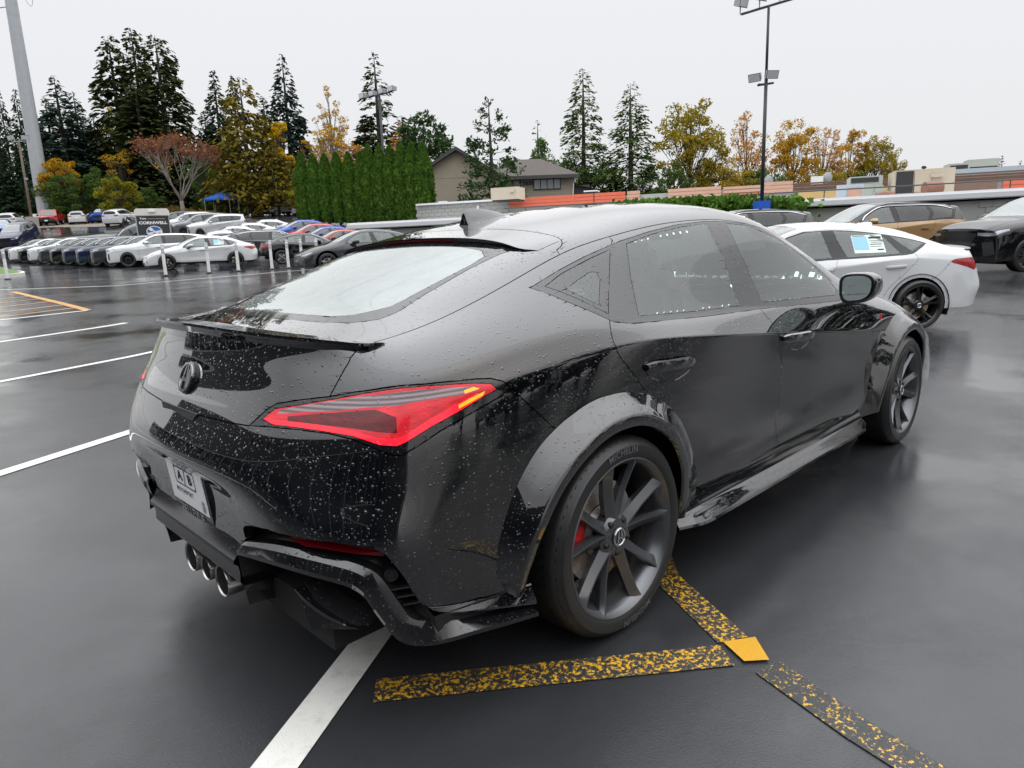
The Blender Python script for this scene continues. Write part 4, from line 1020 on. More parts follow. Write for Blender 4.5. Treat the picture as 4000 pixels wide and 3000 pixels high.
def hero_extras(C):
    root,SP,TP=C['root'],C['SP'],C['TP'];body=C['body'];rng=(C['nose'],C['i1']);rrng=(C['i1']-4*C['pu'],SP.nu)
    surf=C['surf'];gb=M['gloss_black'];hat,bp=C['hatch'],C['bumper']
    S3=lambda p:np.asarray(p,float)
    # flared arches
    def tabf(T): 
        k=np.array(T,float);return lambda d:float(np.interp(d,k[:,0],k[:,1]))
    for s in (1,-1):
        Ro=tabf([(-12,.515),(0,.510),(12,.505),(24,.498),(36,.490),(50,.475),(63,.462),(76,.452),(90,.449),(112,.456),(120,.464),(132,.478),(144,.486),(156,.489),(167,.494),(176,.488),(182,.455),(190,.42)])
        Ra=tabf([(-12,.378),(0,.372),(30,.362),(60,.355),(90,.352),(120,.358),(150,.378),(170,.395),(180,.402),(190,.405)])
        Yc=tabf([(-12,.893),(0,.905),(20,.928),(45,.944),(90,.947),(130,.946),(155,.938),(170,.922),(180,.905),(190,.885)])
        arch_strip('fender_flare',body,root,s,0,Ro,Ra,Yc,surf,(R_(-9),R_(188)))
        Ro=tabf([(-12,.46),(0,.455),(30,.46),(60,.455),(90,.45),(120,.47),(135,.50),(150,.497),(160,.49),(172,.505),(182,.55),(190,.58)])
        Ra=tabf([(-12,.39),(0,.38),(30,.365),(90,.352),(150,.36),(180,.38),(190,.385)])
        Yc=tabf([(-12,.885),(0,.90),(20,.925),(45,.945),(90,.95),(130,.95),(155,.946),(172,.935),(182,.925),(190,.915)])
        arch_strip('fender_flare',body,root,s,2.736,Ro,Ra,Yc,surf,(R_(-9),R_(187)))
        # side skirt blade
        L=[]
        for x in np.linspace(.345,2.165,40):
            t=(x-.345)/1.82;e=min(1,t*14+.15,(1-t)*10+.2)
            L.append([(x,.862,.318),(x,.872,.300),(x,.886,.262),(x,.903,.250),(x,.903+.050*e,.238),(x,.906+.052*e,.230),(x,.890+.04*e,.222),(x,.80,.215)])
        loft_obj('side_skirt',L,gb,root,s)
        # lower rear: recess wall, reflector, wing, lip
        CR=S3([(-.952,.400,.488),(-.958,.42,.529),(-.947,.533,.549),(-.920,.627,.553),(-.867,.730,.549),(-.812,.793,.537),(-.787,.810,.515),(-.774,.818,.492),(-.750,.829,.441),(-.732,.836,.395),(-.712,.842,.358),(-.687,.848,.344)])
        O=S3([(-.950,.395,.474),(-.950,.41,.480),(-.930,.533,.502),(-.900,.64,.506),(-.848,.745,.494),(-.822,.780,.479),(-.805,.796,.463),(-.79,.808,.435),(-.768,.822,.385),(-.750,.834,.345),(-.735,.843,.330),(-.712,.853,.322)])
        IN=np.array([.045,-.030,-.006])
        CRd,Od=catmull(CR,3),catmull(O,3)
        loft_obj('bumper_recess',[[tuple(a),tuple(a+IN*.7),tuple((a+b)/2+IN*1.2),tuple(b+IN*.7),tuple(b)] for a,b in zip(CRd,Od)],M['plastic'],bp,s)
        I=S3([(-.958,.352,.432),(-.967,.388,.452),(-.945,.545,.466),(-.918,.66,.468),(-.872,.752,.455),(-.852,.778,.440),(-.838,.790,.420),(-.824,.800,.385),(-.806,.812,.345),(-.790,.822,.316),(-.772,.834,.292),(-.745,.850,.278)])
        Id=catmull(I,3)
        wing=[]
        for k,(a,b) in enumerate(zip(Od,Id)):
            m=a*.6+b*.4+np.array([-.004,.003,.003])
            wing.append([tuple(a),tuple(m),tuple(b),tuple(b+np.array([.003,-.004,-.014])),tuple(b+np.array([.022,-.012,-.022])),tuple(b+np.array([.10,-.02,-.03]))])
        loft_obj('bumper_wing',wing,gb,bp,s,ang=25)
        # bevel under the bumper side, dark slot, lower lip
        U=S3([(-.700,.845,.352),(-.687,.848,.344),(-.634,.857,.330),(-.537,.866,.312),(-.45,.872,.298),(-.363,.878,.289)])
        Vv=S3([(-.690,.857,.342),(-.672,.868,.334),(-.620,.882,.318),(-.537,.899,.300),(-.46,.913,.282),(-.392,.925,.266)])
        L=[]
        for a,b in zip(catmull(U,4),catmull(Vv,4)):
            L.append([tuple(a+np.array([0,-.003,.004])),tuple(a),tuple(b),tuple(b+np.array([0,-.002,-.006])),tuple(b+np.array([.0,-.04,-.010]))])
        loft_obj('bumper_edge',L,body,bp,s,ang=25)
        Li=S3([(-.735,.843,.330),(-.712,.853,.322),(-.67,.866,.310),(-.60,.880,.287),(-.50,.896,.264),(-.398,.915,.250)])
        Lo=S3([(-.772,.834,.292),(-.745,.850,.278),(-.69,.880,.270),(-.60,.912,.270),(-.50,.928,.258),(-.402,.940,.246)])
        L=[]
        for a,b in zip(catmull(Li,4),catmull(Lo,4)):
            L.append([tuple(a+np.array([.01,-.03,.004])),tuple(a),tuple(b),tuple(b+np.array([0,0,-.011])),tuple(b+np.array([.0,-.05,-.014]))])
        loft_obj('bumper_lip',L,gb,bp,s,ang=25)
        b=MB();b.loft([[(x,s*.80,z) for x,z in ((-.72,.40),(-.72,.27),(-.40,.25),(-.40,.40))],[(x,s*.872,z) for x,z in ((-.70,.335),(-.69,.285),(-.41,.255),(-.41,.30))]]);b.poly([(-.70,s*.872,.335),(-.69,s*.872,.285),(-.41,s*.872,.255),(-.41,s*.872,.30)]);b.build('lip_slot',M['under'],bp)
        RF=S3([(-.930,.585,.530),(-.922,.618,.538),(-.870,.715,.533),(-.815,.786,.523),(-.797,.801,.512),(-.793,.805,.500),(-.844,.755,.509),(-.912,.640,.517)])
        b=MB();b.prism([(x+.012,s*(y-.008),z) for x,y,z in RF],(.03,-s*.02,0));b.build('reflector',M['reflector'],bp,recalc=True)
        b=MB();n=20;c=Vector((-.772,s*.806,.452));ax=Vector((-.55,s*.8,0)).normalized();t1=Vector((0,0,1));t2=ax.cross(t1)
        ringp=lambda r,d:[c+ax*d+(t1*math.cos(2*math.pi*q/n)+t2*math.sin(2*math.pi*q/n))*r for q in range(n)]
        b.loft([ringp(.017,-.02),ringp(.017,.004),ringp(.012,.005),ringp(.011,.0)],closed=True);b.poly(ringp(.011,.0));b.build('parking_sensor',M['plastic'],bp,smooth=True,ang=40)
        for k in range(3):
            b=MB();t=k/2;p=Vector((-.752+.025*t,s*(.812+.012*t),.418-.045*t));b.box(p,(.05,.035,.004),rz=s*.5);b.build('louvre',gb,bp)
        # panel under the wing and the fin that hangs from it
        L=[]
        for b_ in Id[:31]:
            x,y,z=b_;f=min(1,max(0,(z-.27)/.16))
            L.append([(x+.022,s*(y-.012),z-.022),(x+.050,s*(y-.016),z-.050*f-.01),(x+.075,s*(y*.985-.01),z-(z-.30)*.75*f-.015),(x+.125,s*(y*.96-.01),.262),(x+.20,s*(y*.94-.02),.250)])
        loft_obj('diffuser_panel',L,M['plastic'],bp,s,ang=40)
        b=MB();b.add([(-.958,s*.350,.430),(-.936,s*.318,.30),(-.93,s*.318,.255),(-.72,s*.32,.235),(-.72,s*.35,.43)],[(0,1,2,3,4)]);b.build('diffuser_side',M['plastic'],bp)
        b=MB();b.prism([(-.905,s*.577,.385),(-.900,s*.622,.288),(-.815,s*.742,.300),(-.850,s*.690,.325)],(.05,-s*.01,.02));fn=b.build('diffuser_fin',M['plastic'],bp,recalc=True)
        L=[];
        for t in np.linspace(0,1,9):
            p=(1-t)**2*np.array([-.908,.577,.388])+2*t*(1-t)*np.array([-.885,.645,.318])+t*t*np.array([-.818,.745,.302]);w=.010*math.sin(math.pi*min(1,t+.12))+.002
            L.append([(p[0]-.004,s*p[1],p[2]-w*.6),(p[0]-.006,s*(p[1]+.004),p[2]+w*.6),(p[0]+.02,s*p[1],p[2]+w)])
        loft_obj('fin_edge',L,gb,fn,1,ang=60)
        # seams over the arch
        # badge on the fender
        y=surf(2.34,.785)
        b=MB();b.box((2.352,s*(y+.004),.786),(.075,.006,.022));bd=b.build('type_badge',M['chrome'],root)
        b=MB();b.box((2.385,s*(y+.0055),.783),(.026,.006,.030));b.build('badge_letter',M['red_badge'],bd)
    # panel behind / under the plate that bridges the exhaust tips
    prof=lambda y:[(-.938,y,.462-.02*(1-min(1,abs(y)/.3))),(-.952,y,.430),(-.968,y,.412),(-.970,y,.402),(-.958,y,.392),(-.955,y,.370),(-.957,y,.345),(-.948,y,.330),(-.80,y,.315)]
    L=[prof(y) for y in np.linspace(-.345,.345,15)]
    loft_obj('lower_valance',L,M['plastic'],bp,1,ang=28)
    L=[[(-.951,y,.352),(-.953,y,.326),(-.935,y,.318)] for y in np.linspace(-.33,.33,9)]
    b=MB();b.box((-.68,0,.27),(.35,1.3,.10));b.build('rear_silencer',M['under'],root)
    for y,r in ((-.125,.050),(0,.040),(.125,.050)):
        b=MB();b.lathe([(r*.94,.30),(r,0.02),(r,-.012),(r*.965,-.016),(r*.90,-.012),(r*.88,.03),(r*.86,.2)],36,axis='x',c=(-.915,y,.262));o=b.build('exhaust_tip',M['steel'],root,smooth=True,ang=30)
        b=MB();b.lathe([(0,.0),(r*.87,0)],24,axis='x',c=(-.85,y,.262));b.build('exhaust_bore',M['under'],o)
    # upper hatch lip over the glass with the stop lamp
    lip=S3([(-.028,.0,0),(-.032,.16,0),(-.036,.32,0),(-.036,.45,0),(-.030,.54,0),(.01,.585,0)])
    seam=S3([(.108,0,0),(.110,.17,0),(.112,.33,0),(.118,.47,0),(.124,.54,0),(.12,.58,0)])
    up=lambda p:TP.at(*TP.loc(p,'xy'))
    full=lambda A:np.concatenate([A[::-1]*np.array([1,-1,1]),A[1:]])
    Lp,Sp=catmull(lip,4),catmull(seam,4)
    rows=[];rear=[]
    for a,b_ in zip(Lp,Sp):
        e=max(0,1-(a[1]/.585)**6)
        r=[];
        for t in (1,.75,.5,.25,.08,0):
            p=up(a*(1-t)+b_*t);r.append(p+np.array([0,0,.0012+.017*e*(1-t)**1.5]))
        rows.append(r);g=up(a+np.array([.012,0,0]));rear.append([r[-1],r[-1]+np.array([.003,0,-.004]),g+np.array([0,0,-.001])])
    mirr=lambda R:[[p*np.array([1,-1,1]) for p in l] for l in R[::-1]]+R[1:]
    tp=lambda R:[[tuple(p) for p in l] for l in R]
    loft_obj('roof_spoiler',tp(mirr(rows)),body,hat,1,ang=30)
    loft_obj('spoiler_edge',tp(mirr(rear)),M['plastic'],hat,1,ang=60)
    L=[]
    for y in np.linspace(-.215,.215,15):
        k=np.array([np.interp(abs(y),[l[0][1] for l in rear],[l[q][c] for l in rear]) for q in (1,2) for c in (0,2)])
        L.append([(k[0]-.0035,y,k[1]-.001),(k[2]-.010,y,k[3]+.004)])
    loft_obj('stop_lamp',L,M['reflector'],hat,1)
    # lettering debossed along the bumper
    V,F=text_mesh('INTEGRA',.021,0,.0004,1.15,1.45)
    xs=[v[0] for v in V];w=max(xs)-min(xs);P=[]
    for x,y,z in V:
        Y=.555+x*(.20/w)*1.0;Z=.757+y-(.03*(x/w))*.0
        i,j=SP.loc((0,Y,Z),'yz',rrng);p=SP.at(i,j);nn=SP.at(i,j,'N');p=p+nn*.0016;P.append((p[0],-p[1],p[2]))
    b=MB();b.add(P,F);b.build('wordmark',M['gloss_black'],bp)
    # notch handle under the hatch edge
    b=MB();b.prism([(-.948,.145,.786),(-.952,.125,.766),(-.954,-.125,.766),(-.948,-.147,.786)],(.03,0,0));b.build('hatch_release',M['trim'],hat,recalc=True)
    # number plate, frame and print
    px=-.949;b=MB()
    tilt=lambda y,z,d=0:(px-d-(z-.52)*.10,y,z)
    b.prism([tilt(y,z) for y,z in ((.158,.428),(.158,.612),(.150,.618),(-.150,.618),(-.158,.612),(-.158,.428))],(.012,0,0));fr=b.build('plate_frame',gb,bp,recalc=True)
    b=MB();b.prism([tilt(y,z,.001) for y,z in ((.146,.474),(.146,.608),(-.146,.608),(-.146,.474))],(-.002,0,0));pl=b.build('number_plate',M['white_plate'],fr,recalc=True)
    def prt(V,F,cy,cz,name,mat,parent,d=.0042,sh=0):
        b=MB();b.add([tilt(cy-x,cz+y,d) for x,y,z in V],[f[::-1] for f in F]);return b.build(name,mat,parent)
    def outline(w,h,r,t,sk=0):
        V=[];n=5
        for rr,o in ((r,0),(max(r-t,.001),t)):
            for cx,cy,a0 in ((w/2-r,h/2-r,0),(-w/2+r,h/2-r,90),(-w/2+r,-h/2+r,180),(w/2-r,-h/2+r,270)):
                for q in range(n):
                    a=R_(a0+90*q/(n-1));V.append((cx+rr*math.cos(a),cy+rr*math.sin(a),0))
        k=4*n;return V,[(i,(i+1)%k,k+(i+1)%k,k+i) for i in range(k)]
    V,F=outline(.165,.058,.010,.004);prt(V,F,.0,.567,'plate_box',M['letter_black'],pl)
    prt([(-.010,-.028,0),(-.006,-.028,0),(.010,.028,0),(.006,.028,0)],[(0,1,2,3)],0,.567,'plate_divider',M['letter_black'],pl)
    V,F=text_mesh('A',.044,0,.0016,1.25);prt(V,F,.040,.567,'plate_letter',M['letter_black'],pl)
    V,F=text_mesh('B',.044,0,.0016,1.25);prt(V,F,-.042,.567,'plate_letter',M['letter_black'],pl)
    V,F=text_mesh('MOTORSPORT',.021,0,.0002,.95,1.05);prt(V,F,.025,.516,'plate_line',M['letter_black'],pl)
    V=[];n=24
    for r in (.0165,.0145): V+=[(r*.8*math.cos(2*math.pi*q/n),r*math.sin(2*math.pi*q/n)*1.15,0) for q in range(n)]
    prt(V,[(i,(i+1)%n,n+(i+1)%n,n+i) for i in range(n)],-.118,.500,'plate_ring',M['letter_black'],pl)
    for s in (-1,1): prt([(s*.001,.014,0),(s*.003,.014,0),(s*.007,-.013,0),(s*.0035,-.014,0)],[(0,1,2,3),(3,2,1,0)],-.118,.500,'plate_mark',M['letter_black'],pl)
    V,F=text_mesh('BELLEVUE',.040,0,.0012,1.05,1.02);prt(V,F,0,.450,'frame_lettering',M['letter_light'],fr,.002)
    V,F=text_mesh('ACURA',.018,0,.0004,1.25,1.1);prt(V,F,0,.604,'frame_lettering',M['letter_grey'],fr,.006)
    b=MB()
    for y in (-.07,.07): b.box(tilt(y,.607,.006),(.006,.016,.012))
    b.build('plate_screw',M['chrome'],fr)
# ------------------------------------------------------------------ the black car in front
HERO=build_fastback(dict(name='fastback_car',hi=True,sport=True,mat=M['paint_black'],label='large black fastback covered in raindrops with its red tail lamp lit'))
finish_fastback(HERO,dict(style='split',mats=dict(rim=M['rim']),spin=.02,letter='MICHELIN'))
hero_extras(HERO)
# ------------------------------------------------------------------ other cars of the lot: one body per type, copied with its parts
def bg_wheel(parent,c,side,R=.33,w=.24,rr=.24,mat='rim_black',spokes=5,seg=28):
    root=bpy.data.objects.new('wheel',None); COL.objects.link(root); root.parent=parent; root.location=c
    if side<0: root.rotation_euler=(0,0,math.pi)
    b=MB(); b.lathe(tyre_profile(R,w,rr),seg); b.build('tyre',M['tyre'],root,smooth=True,ang=40)
    yo=w/2; b=MB(); b.lathe([(rr-.03,-yo*.3),(rr-.025,yo*.5),(rr-.006,yo*.9),(rr+.010,yo*.97),(rr+.010,yo*.86)],seg)
    for k in range(spokes):
        for s in (-1,1):
            a0=2*math.pi*k/spokes+math.pi/2; L=[]
            for t,wd,yy in ((0,.022,yo-.03),(.5,.016,yo-.035),(1,.020,yo-.012)):
                rad=.04+t*(rr-.04); a=a0+s*(.20+.03*t); ca,sa=math.cos(a),math.sin(a)
                L.append([(rad*ca-sa*o,yy+dy,rad*sa+ca*o) for o,dy in ((-wd,-.025),(-wd*.6,0),(wd*.6,0),(wd,-.025))])
            b.loft(L,closed=True)
    b.lathe([(.001,yo-.022),(.05,yo-.024),(.07,yo-.05)],12)
    b.build('rim',M[mat],root,smooth=True,ang=30,recalc=True)
    b=MB(); b.lathe([(.0,.0),(.16,.0)],16); b.build('brake_disc',M['grey_metal'],root)
    return root
def suv_grid(kind='suv'):
    G,side=fastback()
    xs=G[1:-1,0,0]
    new={.65:[1.405,.33,1.396,.50,1.366,.600,1.318,.71,1.15,.815,.965],.40:[1.398,.335,1.389,.505,1.360,.605,1.312,.715,1.15,.818,.972],.15:[1.386,.335,1.377,.505,1.348,.607,1.302,.718,1.15,.82,.98],
     -.05:[1.372,.335,1.363,.505,1.334,.607,1.290,.72,1.148,.82,.985],-.25:[1.355,.335,1.346,.50,1.318,.604,1.276,.72,1.142,.818,.985],-.45:[1.335,.33,1.326,.495,1.30,.598,1.258,.716,1.13,.812,.98],-.60:[1.315,.33,1.307,.49,1.28,.59,1.24,.71,1.115,.805,.972]}
    if kind=='wagon': pass
    for i,x in enumerate(xs):
        for k,v in new.items():
            if abs(x-k)<1e-6:
                q=G[i+1];q[0,2]=v[0]
                for m in range(5): q[1+m,1]=v[1+2*m];q[1+m,2]=v[2+2*m]
    up={2.45:.02,2.70:.045,3.0:.085,3.30:.135,3.52:.185}
    for i,x in enumerate(xs):
        for k,dz in up.items():
            if abs(x-k)<1e-6:
                for m in range(15): G[i+1,m,2]+=dz*max(0,min(1,(13-m)/8))
    for m in range(15): G[0,m,2]+=.215*max(0,min(1,(13-m)/8))
    for cc in side[:3]:
        for m in range(12): cc[m,2]+=.215*max(0,min(1,(10-m)/8));
        cc[:6,0]+=np.linspace(.03,.0,6)
    c=G[-1]
    c[:]=np.array([(-.80,0,1.285),(-.79,.32,1.278),(-.77,.47,1.255),(-.735,.565,1.22),(-.80,.665,1.09),(-.835,.735,.965),(-.845,.76,.90),(-.85,.775,.84),(-.852,.778,.82),(-.86,.79,.75),(-.875,.805,.64),(-.875,.812,.52),(-.865,.82,.42),(-.85,.82,.33),(-.83,.82,.27)])
    for i,x in enumerate(xs):
        if x<-.3:                                           # squarer flanks at the tail
            G[i+1,6:,1]=np.maximum(G[i+1,6:,1],.86)
    def col(y,x0,x1): 
        zs=[0,1.09,.965,.90,.84,.82,.75,.64,.52,.42,.33,.27]; return zs
    cols=[]
    for y,xo in ((.52,-.03),(.32,-.055),(0,-.065)):
        t=c[{.52:2,.32:1,0:0}[y]]
        cols.append(np.array([t]+[(c[3+k,0]+xo-.02*min(1,k/3),y*(1.0 if k<2 else 1.02),c[3+k,2]+.004) for k in range(1,12)]))
    side=np.concatenate([side[:3],G[:,3:],np.stack(cols)],0)
    return G,side
def build_suv(opt):
    """opt: zs,xs,ys scale of the base body; R wheel radius"""
    G,side=suv_grid()
    pu,pv=3,2
    zs,xs,ys=opt.get('zs',1.2),opt.get('xs',1.03),opt.get('ys',1.06)
    T,S,_,_=eval_body(G,side,pu,pv)
    NTt,NS=grid_normals(T),grid_normals(S)
    NTt*=np.sign((NTt*np.array([0,0,1.])).sum(-1))[...,None]
    NS*=np.sign((NS*np.stack([(S[...,0]-1.3)*.35,S[...,1],(S[...,2]-.5)*.4],-1)).sum(-1))[...,None]
    NTt[:,0,1]=0;NS[0,:,1]=0;NS[-1,:,1]=0
    i0=3*pu;i1=i0+(G.shape[0]-1)*pu+1
    m=NTt[:,-1]+NS[i0:i1,0];m/=np.linalg.norm(m,axis=-1,keepdims=True);NTt[2*pu:-2*pu,-1]=m[2*pu:-2*pu];NS[i0+2*pu:i1-2*pu,0]=m[2*pu:-2*pu]
    for A in (NTt,NS): A/=np.maximum(1e-9,np.linalg.norm(A,axis=-1,keepdims=True))
    TP,SP=Patch(T,NTt),Patch(S,NS);nu=SP.nu;J=SP.nv-1;rr=(i1-1,nu)
    fr=(i0,i1)
    X=lambda pts,rng=fr:[SP.loc((a,0,b),'xz',rng) for a,b in resample([(q[0],q[1],0) for q in pts],.10)[:,:2]]
    Yz=lambda pts:[SP.loc((0,a,b),'yz',rr) for a,b in resample([(q[0],q[1],0) for q in pts],.10)[:,:2]]
    g1=X([(1.191,1.285),(1.40,1.275),(1.62,1.21),(1.86,1.09),(1.97,1.0),(1.95,.945),(1.50,.955),(1.124,.968),(1.191,1.285)])
    g2=X([(.22,1.285),(.6,1.296),(1.04,1.292),(.99,.972),(.25,.99),(.14,1.13),(.22,1.285)])
    g3=X([(-.52,1.20),(-.2,1.262),(.13,1.284),(.06,1.13),(.17,.995),(-.40,1.03),(-.52,1.20)])
    dl=X([(2.03,.99),(1.86,1.11),(1.62,1.228),(1.40,1.294),(1.0,1.308),(.2,1.302),(-.2,1.275),(-.60,1.205),(-.46,1.012),(.2,.975),(1.2,.95),(1.95,.925),(2.03,.99)])
    fd=X([(1.12,1.35),(1.10,1.15),(1.06,.95),(1.15,.70),(1.15,.33),(2.19,.33),(2.25,.60),(2.20,.80),(2.06,.95),(1.9,1.12),(1.6,1.26),(1.4,1.32),(1.12,1.35)])
    rd=X([(.26,1.34),(.14,1.13),(.06,.97),(.10,.83),(.31,.64),(.45,.45),(.52,.33),(1.15,.33),(1.15,.70),(1.06,.95),(1.10,1.15),(1.12,1.35),(.26,1.34)])
    rw=Yz([(0,1.235),(.40,1.215),(.52,1.18),(.60,1.03),(.50,1.00),(0,.995)]);rw=[(nu+1,rw[0][1])]+rw+[(nu+1,rw[-1][1])]
    lp=opt.get('lamp',[(.80,.93),(.80,.83),(.62,.82),(.42,.87),(.42,.90),(.70,.925),(.80,.93)])
    tl=[SP.loc((0,a,b),'yz',(i1-2*pu,nu)) for a,b in lp]
    tg=Yz([(0,.56),(.45,.56),(.60,.80),(.64,1.0),(.56,1.22),(.55,1.27)]);tg=[(nu+1,tg[0][1])]+tg+[(tg[-1][0],-2),(nu+1,-2)]
    rb=[(nu+1,SP.loc((0,.1,.56),'yz',rr)[1])]+Yz([(0,.56),(.45,.56),(.70,.62)])+X([(-.66,.66),(-.40,.60),(-.36,.40)])+[(SP.loc((-.3,0,.3),'xz',fr)[0],J+2),(nu+1,J+2)]
    hl=[SP.loc(q,'xyz',(0,i0+5*pu)) for q in ((3.63,.45,.735),(3.58,.58,.735),(3.45,.75,.745),(3.22,.845,.80),(3.24,.86,.755),(3.45,.78,.68),(3.58,.60,.665),(3.64,.45,.68),(3.63,.45,.735))]
    gr=[(-1,SP.loc((3.71,0,.76),'xz',(0,2))[1])]+[SP.loc(q,'xyz',(0,i0+3*pu)) for q in ((3.69,.25,.755),(3.63,.44,.71),(3.66,.36,.52),(3.71,.2,.42))]+[(-1,SP.loc((3.735,0,.375),'xz',(0,2))[1])]
    it=[SP.loc(q,'xyz',(0,i0+3*pu)) for q in ((3.62,.55,.56),(3.52,.73,.58),(3.49,.79,.34),(3.60,.60,.30),(3.62,.55,.56))]
    lo=[(-1,SP.loc((3.74,0,.32),'xz',(0,2))[1])]+[SP.loc(q,'xyz',(0,i0+3*pu)) for q in ((3.715,.30,.32),(3.65,.50,.30),(3.6,.55,.2))]+[(-1,J+1)]
    fb=[(-1,-1),(i0,-1)]+X([(3.50,.60),(3.20,.70),(3.10,.60),(3.05,.44)])+[(SP.loc((3.05,0,.4),'xz',fr)[0],J+2),(-1,J+2)]
    circ=lambda cx,r:[SP.loc((cx+r*math.cos(t),0,.30+r*math.sin(t)),'xz',fr) for t in np.linspace(-.35,math.pi+.35,22)]
    clad=[SP.loc((cx,0,z),'xz',fr) for cx,z in ()]
    a1,a2=circ(0,.345),circ(2.736,.345);k1,k2=circ(0,.385),circ(2.736,.385)
    cl=lambda A:A+[(A[-1][0],J+3),(A[0][0],J+3)]
    low=X([(-.9,.33),(0,.335),(1.2,.335),(2.3,.335),(3.4,.30)]);lowp=[(low[0][0]+3*pu,low[0][1])]+low+[(low[-1][0]-3*pu,low[-1][1]),(low[-1][0]-3*pu,J+2),(low[0][0]+3*pu,J+2)]
    cuts=[fd,rd,dl,g1,g2,g3,rw,tl,tg,rb,hl,gr,it,lo,fb,a1,a2,low]+([k1,k2] if opt.get('clad') else [])
    for c in cuts: SP.cut(c)
    SP.label([('front_bumper',fb),('rear_bumper',rb),('tailgate',tg),('front_door',fd),('rear_door',rd),('trim',dl),('g1',g1),('g2',g2),('g3',g3),('rear_window',rw),('tail_lamp',tl),('headlamp',hl),('grille',gr),('intake',it),('intake',lo)]
       +([('cladding',lowp),('cladding',cl(k1)),('cladding',cl(k2))] if opt.get('clad') else [])+[('none',cl(a1)),('none',cl(a2))],'flank')
    Cs=np.array([np.mean([SP.P[v] for v in pl],0) for pl in SP.polys])
    for k,l in enumerate(SP.lab):
        if l=='flank' and Cs[k,2]>.985: SP.lab[k]='pillar' if Cs[k,0]<1 else 'pillar2'
    ws=[TP.loc((a,b,0),'xy') for a,b in ((1.535,0),(1.51,.40),(1.46,.525),(1.80,.588),(2.22,.66),(2.30,.65),(2.40,.50),(2.475,0))];ws=[(ws[0][0],-1)]+ws+[(ws[-1][0],-1)]
    hd=[TP.loc((a,b,0),'xy') for a,b in ((2.44,0),(2.36,.50),(2.28,.70))];hd=[(hd[0][0],-1)]+hd+[(hd[-1][0],TP.nv+1)]
    for c in (ws,hd): TP.cut(c)
    TP.label([('hood',hd+[(-1,TP.nv+1),(-1,-1)]),('windscreen',ws)],'roof')
    Cc=np.array([np.mean([TP.ij[v] for v in pl],0) for pl in TP.polys]);TP.lab[inside(Cc,ws)]='windscreen'
    for P_ in (TP,SP):                                       # real size of this type
        for k in range(len(P_.P)):
            P_.P[k]=P_.P[k]*np.array([xs,ys,zs])
            n=P_.N[k]/np.array([xs,ys,zs]);P_.N[k]=n/np.linalg.norm(n)
    root=empty(opt['name'],label=opt['label'],cat=opt.get('cat','car'),group=opt.get('group'))
    body=opt['mat'];gl=M['glass_bg'];gd=M['glass_bgdark'];tr=M['trim']
    pn=lambda n,p,m,sd,par=root:panel(n,p,m,par,sd,gap=.004,depth=.02,flange=True)
    rf=pn('roof',[(TP,'roof')],body,'C');pn('hood',[(TP,'hood')],body,'C');pn('windscreen',[(TP,'windscreen')],M['glass_screen'],'C')
    tgo=pn('tailgate',[(SP,'tailgate')],body,'C');pn('rear_window',[(SP,'rear_window')],gd,'C',tgo)
    pn('rear_bumper',[(SP,'rear_bumper')],body,'C');fbo=pn('front_bumper',[(SP,'front_bumper')],body,'C')
    pn('grille',[(SP,'grille')],M['grille'],'C',fbo);pn('lower_intake',[(SP,'intake')],tr,'C',fbo)
    for sd,s in (('L',1),('R',-1)):
        pn('body_side',[(SP,'flank')],body,sd);pn('rear_pillar',[(SP,'pillar')],body,sd);pn('front_pillar',[(SP,'pillar2')],body,sd)
        d1=pn('front_door',[(SP,'front_door')],body,sd);d2=pn('rear_door',[(SP,'rear_door')],body,sd)
        pn('window',[(SP,'g1')],gl,sd,d1);pn('window',[(SP,'g2')],gd,sd,d2);pn('quarter_window',[(SP,'g3')],gd,sd)
        pn('window_trim',[(SP,'trim')],tr,sd)
        pn('tail_lamp',[(SP,'tail_lamp')],M['lamp_off'],sd);pn('headlamp',[(SP,'headlamp')],M['headlamp'],sd)
        if opt.get('clad'): pn('wheel_cladding',[(SP,'cladding')],tr,sd)
        if opt.get('rails'):
            b=MB();b.tube([(x*xs,s*(.575+.02*math.sin((x+.5)*1.6))*ys,(z+.03)*zs) for x,z in ((-.5,1.255),(-.35,1.29),(.2,1.325),(.8,1.335),(1.25,1.325),(1.42,1.285))],.014,5);b.build('roof_rail',M[opt['rails']],root,smooth=True)
        if opt.get('brightline'):
            b=MB();P=[(1.98,1.0),(1.86,1.112),(1.62,1.232),(1.40,1.298),(1.0,1.313),(.2,1.308),(-.2,1.28),(-.56,1.20)]
            b.tube([(x*xs,s*(SP_y(SP,S,x,z,fr)+.004)*ys,z*zs) for x,z in catmull([(a,b_,0) for a,b_ in P],3)[:,:2]],.016,4);b.build('window_moulding',M['chrome'],root,smooth=True)
        # mirror, handles
        b=MB();c=np.array([1.80*xs,.99*ys,1.0*zs]);L=[]
        for dx,sc in ((-.06,.8),(-.05,1),(.03,1),(.09,.75),(.12,.2)):
            L.append([(c[0]+dx,s*(c[1]+.10*sc*math.cos(q*math.pi/4)),c[2]+.075*sc*math.sin(q*math.pi/4)) for q in range(8)])
        b.loft(L,closed=True);b.F.append(tuple(range(8)));b.M.append(0);b.tube([(c[0],s*(c[1]-.05),c[2]-.06),(c[0]+.10,s*.82*ys,.93*zs)],.03,5)
        b.build('door_mirror',body,root,smooth=True,ang=50,recalc=True)
        for d,x in ((d1,1.22),(d2,.25)):
            y=SP_y(SP,S,x+.1,.80,fr);b=MB();b.box(((x+.1)*xs,s*(y*ys+.018),.815*zs),(.22,.022,.028));b.build('door_handle',body,d)
        Rw=opt.get('R',.37)
        for cx in (0,2.736): bg_wheel(root,(cx*xs,s*(.80*ys-.02),Rw),s,R=Rw,w=.25,rr=Rw*.68,mat=opt.get('rim','rim_black'))
